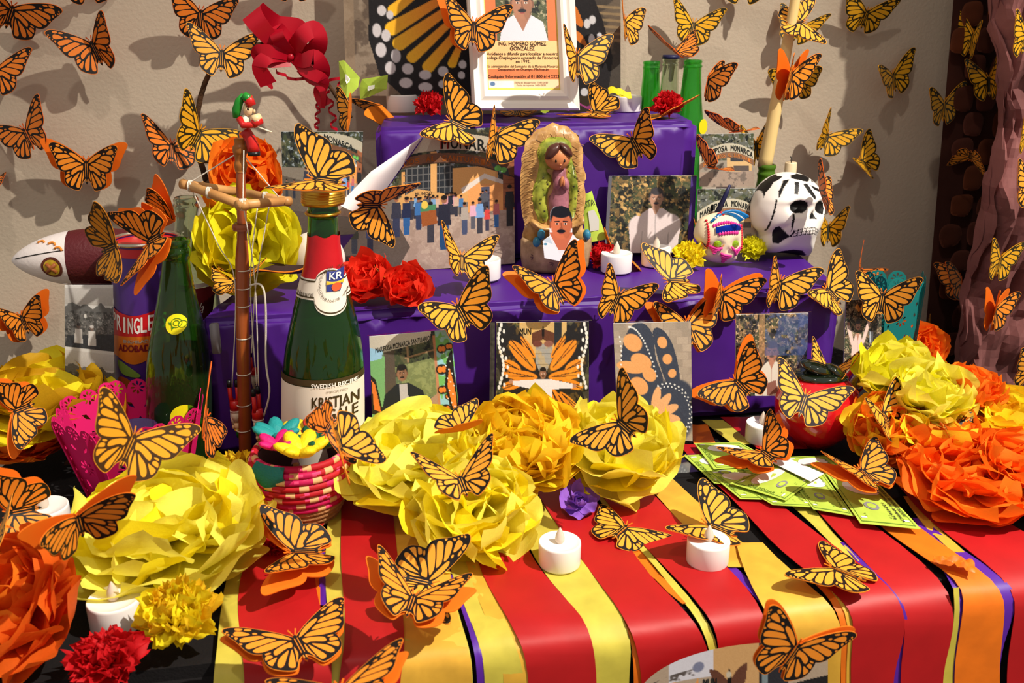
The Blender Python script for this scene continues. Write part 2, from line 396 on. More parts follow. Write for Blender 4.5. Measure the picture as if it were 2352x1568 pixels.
# ------------------------------------------------------------------ table and purple boxes
def slab(x0, x1, c0, c1, z0, z1, bev=.006, xb0=None, xb1=None, bumps=0, seed=0, segs=14):
    """box aligned with the altar; xb* = x at the back"""
    xb0 = x0 if xb0 is None else xb0; xb1 = x1 if xb1 is None else xb1
    bm = bmesh.new(); bmesh.ops.create_cube(bm, size=1)
    for v in bm.verts:
        b = v.co.y > 0; x = (xb0 if b else x0) if v.co.x < 0 else (xb1 if b else x1)
        v.co = pl(x, c1 if b else c0, z1 if v.co.z > 0 else z0)
    if bev: bmesh.ops.bevel(bm, geom=bm.edges[:], offset=bev, segments=3, affect='EDGES')
    if bumps:
        bmesh.ops.triangulate(bm, faces=bm.faces[:])
        for _ in range(7):
            L = [e for e in bm.edges if e.calc_length() > .022]
            if not L: break
            bmesh.ops.subdivide_edges(bm, edges=L, cuts=1); bmesh.ops.triangulate(bm, faces=bm.faces[:])
        for v in bm.verts:
            n = mnoise.noise(Vector(v.co) * 9 + Vector((seed, 0, 0))) + .5 * mnoise.noise(Vector(v.co) * 26)
            cr = abs(mnoise.noise(Vector((v.co.x * 16 + seed, v.co.y * 16, v.co.z * 3))))
            v.co += v.normal * (n * bumps - cr * bumps * .8)
    mb = MB(); bm.verts.index_update(); mb.add([v.co.copy() for v in bm.verts], [[v.index for v in f.verts] for f in bm.faces]); bm.free(); return mb
M_CLOTH = mat('black table cloth', (26, 24, 25), .9, .15, bump=.3, bscale=500)
tb = MB()

tb = slab(-.66, .80, CE + .006, 1.485, -.72, -.003, .02, xb0=-.53, xb1=.42)
tag(tb.build('black_cloth_table', M_CLOTH, smooth=False), 'table under a black cloth carrying the whole altar', 'table')
M_PUR = mat('purple kraft paper', (72, 24, 128), .48, .45, noise=.12, nscale=6, bump=.25, bscale=14)
X0, X1 = -.345, .405
t2 = slab(X0, X1, CB2, 1.47, 0.0, T2 - .002, .008, xb0=-.33, xb1=.40, bumps=.0022, seed=2)
tag(t2.build('purple_paper_box', M_PUR), 'long low box wrapped in creased purple paper, lower step of the altar', 'box')
tl = at(862, 300, c=CB3).x; tr = at(1603, 300, c=CB3).x
t3 = slab(tl, tr, CB3, 1.412, T2 + .0005, T3 - .001, .007, xb0=tl - .015, xb1=tr - .006, bumps=.0016, seed=9)
tag(t3.build('purple_paper_box', M_PUR), 'upper box wrapped in purple paper with the white frame on top', 'box')

# ------------------------------------------------------------------ crepe streamers over the table edge
SM = {'R': mat('red crepe streamer', (172, 20, 24), .5, .4, noise=.08, nscale=30, bump=.12, bscale=30),
      'Y': mat('gold crepe streamer', (214, 164, 56), .5, .4, noise=.12, nscale=45, bump=.15, bscale=50),
      'G': mat('yellow green crepe streamer', (196, 182, 70), .55, .35, noise=.12, nscale=45, bump=.15, bscale=50),
      'O': mat('orange crepe streamer', (226, 112, 20), .5, .4, noise=.1, nscale=40, bump=.15, bscale=50),
      'P': mat('violet crepe streamer', (84, 32, 150), .45, .45, noise=.08, nscale=30, bump=.12, bscale=30),
      'K': mat('black crepe streamer', (22, 20, 22), .8, .2)}
CN = dict(R='red', Y='gold', G='yellow green', O='orange', P='violet', K='black')
def streamer(kind, rows, h, label):
    def place(px, py):
        p = at(px, py, z=h)
        if p.y - SL * p.x < CE: return at(px, py, c=CE - h * .8)
        return p
    Lp, Rp = [], []
    # densify rows so that the fold falls where the table ends
    rr = []
    for (y0, a0, b0), (y1, a1, b1) in zip(rows, rows[1:]):
        n = max(1, int((y1 - y0) / 22))
        for i in range(n):
            t = i / n; rr.append((y0 + (y1 - y0) * t, a0 + (a1 - a0) * t, b0 + (b1 - b0) * t))
    rr.append(rows[-1])
    if rows[-1][0] >= 1560:
        y, a, b = rows[-1]; rr += [(y + 60, a + (a - 1176) * .02, b + (b - 1176) * .02), (y + 140, a, b)]
    for y, a, b in rr: Lp.append(place(a, y)); Rp.append(place(b, y))
    for _ in range(4):
        for Q in (Lp, Rp):
            C_ = [q.copy() for q in Q]
            for i in range(1, len(Q) - 1): Q[i] = C_[i] * .5 + (C_[i - 1] + C_[i + 1]) * .25
    org = (Lp[0] + Rp[0]) / 2; n = len(Lp); K = 6; seed = rnd.uniform(0, 50)
    mb = MB()
    def fn(u, v):
        f = v * (n - 1); i = min(int(f), n - 2); t = f - i
        a = Lp[i].lerp(Lp[i + 1], t); b = Rp[i].lerp(Rp[i + 1], t); p = a.lerp(b, u)
        wv = .0010 * mnoise.noise(Vector((u * 1.5, v * 9, seed))) + .0005
        p.z += wv + .0022 * max(0, 1 - abs(v - .62) * 4) * (mnoise.noise(Vector((seed, v * 7, 0))))
        return p - org
    mb.grid(fn, K, (n - 1) * 2)
    o = mb.build('crepe_streamer', SM[kind], loc=org); solidify(o, .0006, 1)
    tag(o, label, 'streamer', 'crepe streamers laid over the front of the table'); return o
ST = [
('P', [(1230, 733, 745), (1300, 733, 748), (1390, 733, 749)], .002, 'thin violet crepe streamer left of the basket butterfly, beside the green yellow strip'),
('O', [(1260, 716, 736), (1330, 712, 735), (1390, 728, 736)], .0025, 'thin orange crepe sliver beside the leftmost red streamer'),
('G', [(1200, 560, 600), (1354, 513, 545), (1440, 503, 545), (1500, 498, 562), (1568, 490, 565)], .003, 'yellow green streamer at the far left of the striped cloth'),
('G', [(1150, 755, 790), (1180, 755, 787), (1300, 745, 784), (1380, 750, 792), (1500, 762, 792), (1568, 764, 785)], .003, 'narrow yellow green streamer between the two leftmost red ones'),
('R', [(1170, 610, 760), (1180, 610, 748), (1300, 556, 716), (1380, 543, 731), (1480, 553, 760), (1568, 566, 764)], .004, 'leftmost wide red streamer below the woven basket'),
('G', [(1140, 890, 990), (1160, 895, 985), (1300, 912, 1030), (1420, 924, 1055), (1500, 930, 1083), (1568, 912, 1088)], .0028, 'greenish gold under-strip right of the second red streamer'),
('Y', [(1150, 894, 1000), (1300, 910, 1032), (1420, 926, 1051), (1500, 932, 1081), (1568, 915, 1086)], .0035, 'wide gold streamer below the stacked butterflies'),
('R', [(1150, 784, 900), (1180, 784, 902), (1260, 782, 912), (1350, 786, 920), (1420, 795, 926), (1500, 790, 932), (1568, 775, 915)], .0042, 'second red streamer from the left'),
('P', [(1290, 1022, 1038), (1340, 1034, 1050), (1400, 1062, 1072), (1500, 1092, 1110), (1568, 1098, 1116)], .0026, 'narrow violet streamer right of the wide gold one'),
('G', [(1290, 1030, 1092), (1310, 1034, 1100), (1400, 1070, 1151), (1500, 1110, 1192), (1568, 1115, 1210)], .003, 'pale green streamer left of the gold edge in the centre'),
('Y', [(1290, 1070, 1105), (1346, 1085, 1122), (1408, 1110, 1166), (1491, 1150, 1206), (1568, 1160, 1220)], .0034, 'gold streamer left of the central red one'),
('G', [(1130, 1170, 1230), (1151, 1185, 1243), (1191, 1197, 1268), (1234, 1200, 1297), (1286, 1230, 1337), (1331, 1256, 1374), (1394, 1320, 1417), (1440, 1352, 1448), (1477, 1362, 1454), (1568, 1371, 1441)], .003, 'yellow green streamer under the left front tea light'),
('R', [(1200, 1110, 1183), (1262, 1080, 1207), (1346, 1120, 1268), (1420, 1166, 1346), (1491, 1205, 1366), (1568, 1217, 1371)], .0042, 'red streamer left of the left front tea light'),
('O', [(1390, 1415, 1424), (1430, 1440, 1455), (1460, 1452, 1465), (1520, 1456, 1468), (1568, 1455, 1476)], .0024, 'orange sliver beside the central yellow green streamer'),
('R', [(1090, 1210, 1310), (1151, 1243, 1376), (1191, 1268, 1403), (1266, 1322, 1454), (1314, 1358, 1480), (1360, 1392, 1530), (1434, 1446, 1604), (1483, 1462, 1625), (1568, 1477, 1645)], .0041, 'red streamer right of the left front tea light'),
('O', [(1255, 1445, 1466), (1300, 1475, 1500), (1340, 1500, 1530), (1386, 1566, 1576)], .0022, 'thin orange strip right of the flat butterfly by the purple rose'),
('G', [(1120, 1358, 1372), (1151, 1375, 1392), (1240, 1450, 1470), (1266, 1475, 1492), (1314, 1512, 1530), (1360, 1556, 1576), (1400, 1590, 1612), (1440, 1618, 1642), (1480, 1630, 1650), (1568, 1640, 1655)], .0036, 'thin yellow green streamer running to the half round print'),
('P', [(1296, 1664, 1682), (1349, 1710, 1748), (1383, 1745, 1766)], .0022, 'violet sliver between red and gold right of the right front tea light'),
('Y', [(1085, 1465, 1530), (1143, 1508, 1590), (1203, 1566, 1660), (1250, 1620, 1712), (1303, 1672, 1765)], .0036, 'gold streamer running out from the yellow pompom'),
('R', [(1080, 1340, 1450), (1143, 1386, 1506), (1203, 1430, 1563), (1257, 1484, 1624), (1303, 1528, 1671), (1349, 1570, 1714), (1386, 1606, 1752), (1431, 1648, 1760), (1471, 1651, 1765), (1568, 1655, 1772)], .0044, 'red streamer under the right front tea light'),
('O', [(975, 1588, 1625), (1020, 1590, 1640), (1060, 1600, 1665)], .002, 'short orange streamer end by the green money'),
('G', [(965, 1612, 1660), (1000, 1650, 1705), (1020, 1682, 1740)], .003, 'olive green streamer end behind the green money'),
('R', [(958, 1655, 1780), (1000, 1700, 1840), (1030, 1740, 1900)], .003, 'red streamer end under the stand with the forest portrait'),
('O', [(1335, 1868, 1895), (1380, 1912, 1940), (1405, 1937, 1956), (1470, 1934, 1952), (1568, 1928, 1944)], .0026, 'narrow orange streamer right of the wide glossy gold one'),
('Y', [(1335, 1890, 1905), (1380, 1933, 1950), (1405, 1952, 1972), (1470, 1949, 1971), (1568, 1940, 1956)], .0032, 'narrow yellow streamer beside the narrow orange one'),
('Y', [(1246, 1690, 1752), (1280, 1695, 1780), (1311, 1705, 1809), (1351, 1725, 1860), (1371, 1743, 1911), (1400, 1763, 1929), (1434, 1772, 1937), (1520, 1788, 1931), (1568, 1795, 1925)], .006, 'wide glossy gold streamer above the half round print'),
('G', [(1150, 1806, 1852), (1165, 1825, 1872), (1200, 1866, 1892), (1240, 1900, 1930), (1290, 1953, 1974)], .003, 'yellow green streamer coming out from under the green money'),
('P', [(1245, 1930, 1942), (1291, 1964, 1982), (1337, 2013, 2034), (1371, 2053, 2075), (1394, 2074, 2087), (1440, 2079, 2088), (1568, 2040, 2068)], .003, 'thin violet streamer between two red ones at the right'),
('R', [(1020, 1560, 1612), (1080, 1600, 1690), (1140, 1688, 1772), (1177, 1712, 1812), (1200, 1727, 1847), (1237, 1762, 1886), (1269, 1788, 1930), (1303, 1843, 2000), (1349, 1900, 2043), (1377, 1943, 2073), (1400, 1968, 2083), (1477, 1957, 2077), (1568, 1951, 2042)], .0042, 'red streamer from the green money down beside the wide gold one'),
('G', [(1350, 2190, 2202), (1400, 2196, 2208), (1480, 2184, 2196), (1568, 2155, 2184)], .0034, 'thin pale green strip beside the orange streamer drop'),
('R', [(1150, 1858, 1925), (1177, 1874, 1955), (1209, 1905, 2020), (1251, 1945, 2071), (1294, 1989, 2129), (1331, 2029, 2171), (1363, 2065, 2195), (1400, 2083, 2197), (1480, 2077, 2184), (1568, 2063, 2157)], .0046, 'red streamer under the nearest green bill'),
('P', [(1190, 2096, 2120), (1240, 2125, 2165), (1263, 2150, 2209), (1303, 2150, 2271), (1331, 2180, 2329), (1354, 2200, 2340), (1400, 2203, 2335), (1480, 2195, 2303), (1568, 2184, 2290)], .0030, 'wide violet streamer under the orange one at the right'),
('Y', [(1140, 2075, 2100), (1200, 2110, 2142), (1250, 2160, 2195), (1268, 2190, 2216)], .0036, 'gold strip between violet and the rightmost red streamer'),
('O', [(1195, 2008, 2092), (1243, 2057, 2155), (1280, 2115, 2200), (1310, 2180, 2258), (1331, 2215, 2294), (1357, 2219, 2309), (1406, 2212, 2309), (1568, 2186, 2291)], .0048, 'wide orange streamer with a twist at the right'),
('R', [(1100, 2050, 2180), (1157, 2100, 2230), (1206, 2143, 2330), (1260, 2214, 2420), (1297, 2271, 2460), (1331, 2323, 2490), (1357, 2340, 2500), (1463, 2323, 2500), (1568, 2306, 2480)], .005, 'rightmost red streamer below the orange pompoms'),
]
for kind, rows, h, lb in ST: streamer(kind, rows, h, lb)
# the crumpled twist of the orange streamer
p0 = at(2190, 1300, z=.008)
def tw(u, v): return Vector(((u - .5) * .034, (v - .5) * .020 * (.55 + .45 * u), .003 + .011 * abs(mnoise.noise(Vector((u * 5, v * 5, 2)))) * (1 - abs(u - .5))))
tag(solidify(MB().grid(tw, 14, 8).build('crumpled_crepe_scrap', SM['O'], loc=p0, rot=(0, 0, -.4)), .0005), 'crumpled orange crepe knot on the twisted orange streamer', 'paper scrap')
# ------------------------------------------------------------------ monarch butterflies cut from printed card
W_OUT = [[0.04, -0.04], [0.235, 0.145], [0.484, 0.344], [0.761, 0.527], [1.032, 0.682], [1.281, 0.797], [1.498, 0.854], [1.643, 0.849], [1.721, 0.806], [1.745, 0.732], [1.699, 0.609], [1.618, 0.442], [1.536, 0.276], [1.466, 0.086], [1.409, -0.089], [1.336, -0.232], [1.225, -0.339], [1.092, -0.4], [1.026, -0.41], [1.043, -0.487], [1.054, -0.614], [1.046, -0.806], [0.978, -0.958], [0.836, -1.084], [0.623, -1.191], [0.443, -1.239], [0.348, -1.212], [0.266, -1.077], [0.194, -0.918], [0.043, -0.755], [0.039, -0.455], [0.034, -0.194]]
W_CELLS = [[[0.079, -0.099], [0.25, 0.114], [0.473, 0.283], [0.687, 0.386], [0.809, 0.387], [0.772, 0.296], [0.542, 0.142], [0.311, -0.011], [0.135, -0.109]], [[0.889, 0.391], [0.93, 0.452], [1.006, 0.463], [1.023, 0.429], [0.972, 0.388]], [[1.068, 0.42], [1.15, 0.524], [1.304, 0.626], [1.431, 0.657], [1.503, 0.593], [1.516, 0.504], [1.429, 0.452], [1.243, 0.417]], [[0.985, 0.611], [1.079, 0.669], [1.152, 0.687], [1.199, 0.653], [1.112, 0.602], [1.029, 0.583]], [[1.196, 0.713], [1.293, 0.772], [1.395, 0.793], [1.427, 0.749], [1.358, 0.682], [1.262, 0.67]], [[1.429, 0.391], [1.479, 0.435], [1.521, 0.411], [1.513, 0.323], [1.471, 0.334]], [[0.715, 0.205], [0.865, 0.315], [1.149, 0.359], [1.356, 0.352], [1.433, 0.299], [1.434, 0.214], [1.344, 0.168], [1.145, 0.159], [0.868, 0.184]], [[0.462, 0.014], [0.612, 0.124], [0.7, 0.152], [0.994, 0.134], [1.258, 0.094], [1.363, 0.025], [1.363, -0.079], [1.283, -0.123], [1.109, -0.101], [0.771, -0.035]], [[0.194, -0.126], [0.404, -0.034], [0.654, -0.046], [0.943, -0.095], [1.181, -0.165], [1.245, -0.233], [1.188, -0.304], [1.024, -0.344], [0.719, -0.303], [0.428, -0.208]], [[1.376, 0.124], [1.451, 0.178], [1.469, 0.154], [1.442, 0.086]], [[0.137, -0.197], [0.216, -0.192], [0.422, -0.238], [0.659, -0.347], [0.738, -0.426], [0.746, -0.546], [0.658, -0.554], [0.463, -0.447], [0.308, -0.38], [0.216, -0.4], [0.155, -0.35]], [[0.784, -0.416], [0.847, -0.399], [0.95, -0.422], [0.961, -0.465], [0.882, -0.47], [0.808, -0.444]], [[0.818, -0.506], [0.897, -0.501], [0.987, -0.539], [1.02, -0.648], [0.974, -0.658], [0.793, -0.601]], [[0.684, -0.628], [0.812, -0.66], [0.984, -0.72], [0.988, -0.812], [0.93, -0.902], [0.877, -0.877]], [[0.302, -0.458], [0.443, -0.531], [0.629, -0.661], [0.747, -0.819], [0.799, -0.967], [0.754, -1.042], [0.651, -1.019], [0.522, -0.838]], [[0.214, -0.438], [0.308, -0.588], [0.431, -0.819], [0.522, -1.026], [0.498, -1.122], [0.401, -1.153], [0.34, -1.103], [0.272, -0.848]], [[0.142, -0.374], [0.17, -0.514], [0.209, -0.761], [0.277, -1.016], [0.136, -0.716], [0.119, -0.535]]]
W_DOTS = [(1.637, 0.686, 0.034), (1.695, 0.639, 0.026), (1.632, 0.58, 0.031), (1.553, 0.491, 0.029)]
def wing_curve(k):
    """gentle bend of the card along the span"""
    def fn(s):
        def g(x, y, z):
            a = k * x * .45; return (s * (x - .10 * k * k * x), y, z + k * .085 * x * x - .02 * k * y * y * (1 if y > 0 else .5))
        return g
    return fn
def wing_mesh(s, kind, k, under=False):
    ol = smooth2(W_OUT, 2) if not under else [((x - .9) * 1.045 + .9, (y + .2) * 1.045 - .2) for x, y in smooth2(W_OUT, 2)]
    g = wing_curve(k)(s)
    if under: mb = sheet(ol, .03, g, step=.3, front=0)
    else:
        ol = [((x - .9) * 1.012 + .9, (y + .2) * 1.012 - .2) for x, y in ol]
        ins = [((x - .9) * .994 + .9, (y + .2) * .994 - .2) for x, y in smooth2(W_OUT, 2)]
        shr = lambda c: [(sum(q[0] for q in c) / len(c) * .07 + x * .93, sum(q[1] for q in c) / len(c) * .07 + y * .93) for x, y in c]
        cells = [shr(smooth2(c, 2)) for c in W_CELLS] + [[(x + r * math.cos(a), y + r * math.sin(a)) for a in [i * math.pi / 4 for i in range(8)]] for x, y, r in W_DOTS]
        for i in (3, 4): cells[i] = [(x - .0, y - .012) for x, y in cells[i]]
        mb = sheet(ol, .028, g, cells=cells + [ins], step=.3, front=1, cellmat=lambda c: 1 if c < len(cells) else 0, back=2, double=kind == 'p')
    if s < 0: mb.f = [f[::-1] for f in mb.f]
    me = bpy.data.meshes.new('wing'); me.from_pydata(mb.v, [], mb.f); [me.materials.append(None) for _ in range(3)]; me.polygons.foreach_set('material_index', mb.m); me.update(); return me
M_BK = mat('printed black', (26, 20, 18), .55, .3)
BF = {}
for key, cell, blk, back in (('o', (255, 170, 54), (26, 20, 18), (240, 130, 30)), ('l', (255, 178, 66), (40, 32, 36), (246, 150, 40)), ('d', (238, 130, 42), (22, 17, 16), (226, 96, 26)),
                             ('u', (250, 150, 44), (24, 18, 17), (240, 116, 24)), ('y', (240, 176, 34), (42, 36, 14), (226, 150, 20)), ('p', (240, 138, 48), (22, 17, 16), (226, 96, 26)), ('b', (214, 138, 30), (52, 34, 18), (190, 120, 30)), ('b2', (255, 172, 42), (66, 44, 20), (240, 150, 40))):
    BF[key] = [mat('butterfly black ' + key, blk, .55, .3), mat('butterfly cells ' + key, cell, .55, .3, noise=.06, nscale=60, transl=.12), mat('butterfly back ' + key, back, .6, .25, transl=.12)]
_WM = {}
def wing(s, key, ki, under=False):
    q = (s, key, ki, under)
    if q not in _WM:
        b = ('base', s, ki, under, key == 'p')
        if b not in _WM: _WM[b] = wing_mesh(s, key, (.25, .7, 1.1)[ki], under)
        me = _WM[b].copy()
        for i_ in range(3): me.materials[i_] = BF[key][2] if under else BF[key][i_]
        _WM[q] = me
    return _WM[q]
def body_mesh(key):
    mb = MB(); ol = [(-.035, .03), (-.055, -.1), (-.062, -.4), (-.06, -.74), (-.075, -.80), (-.05, -.93), (0, -1.03), (.05, -.93), (.075, -.80), (.06, -.74), (.062, -.4), (.055, -.1), (.035, .03)]
    cells = [[(-.05, -.12), (-.03, -.12), (-.034, -.7), (-.052, -.7)], [(.05, -.12), (.03, -.12), (.034, -.7), (.052, -.7)], [(-.06, -.81), (-.02, -.80), (-.02, -.90), (-.045, -.92)], [(.06, -.81), (.02, -.80), (.02, -.90), (.045, -.92)]]
    m = sheet(ol, .05, lambda x, y, z: (x, y, z + .03), cells=cells, front=0, cellmat=1, back=2)
    mb = m
    me = bpy.data.meshes.new('body'); me.from_pydata(mb.v, [], mb.f)
    for q in BF[key]: me.materials.append(q)
    me.polygons.foreach_set('material_index', mb.m); me.update(); return me
def feeler_mesh(key, s):
    mb = MB(); mb.add([(s * x, y, z) for x, y, z in [(.01, .0, .03), (.04, .0, .03), (.13, .20, .07), (.09, .22, .07), (.01, .0, .0), (.04, .0, .0), (.13, .20, .05), (.09, .22, .05)]],
                      [(0, 1, 2, 3), (7, 6, 5, 4), (0, 4, 5, 1), (1, 5, 6, 2), (2, 6, 7, 3), (3, 7, 4, 0)])
    me = bpy.data.meshes.new('antenna'); me.from_pydata(mb.v, [], mb.f); me.materials.append(BF[key][2]); return me
_BM = {}
def butterfly(x, y, z, rx, ry, rz, s, dl, dr, key, label):
    o = thing('paper_monarch_butterfly', label, 'butterfly', (x, y, z), 'paper monarch butterflies scattered over the altar'); o.rotation_euler = (rx, ry, rz); o.scale = (s, s, s)
    under = key == 'u'
    if key not in _BM: _BM[key] = (body_mesh(key), feeler_mesh(key, 1), feeler_mesh(key, -1))
    ki = 0 if dl < .35 else (1 if dl < .8 else 2)
    dk = (.06, .14, .22)[ki]
    link('wing', wing(-1, key, ki), o, (0, 0, 0), (0, dl - dk, 0)); link('wing', wing(1, key, ki), o, (0, 0, 0), (0, -(dr - dk), 0))
    if under:
        link('backing_wing', wing(-1, key, 0, True), o, (0, .03, -.05), (0, max(-.1, dl - .42), 0)); link('backing_wing', wing(1, key, 0, True), o, (0, .03, -.05), (0, -max(-.1, dr - .42), 0))
    link('body', _BM[key][0], o, (0, 0, 0)); link('antenna', _BM[key][1], o); link('antenna', _BM[key][2], o)
    return o
PRE = {'o': 'orange', 'l': 'pale orange', 'd': 'deep orange', 'u': 'double layered orange', 'y': 'yellow toned', 'p': 'two sided orange', 'b': 'brownish', 'b2': 'amber'}
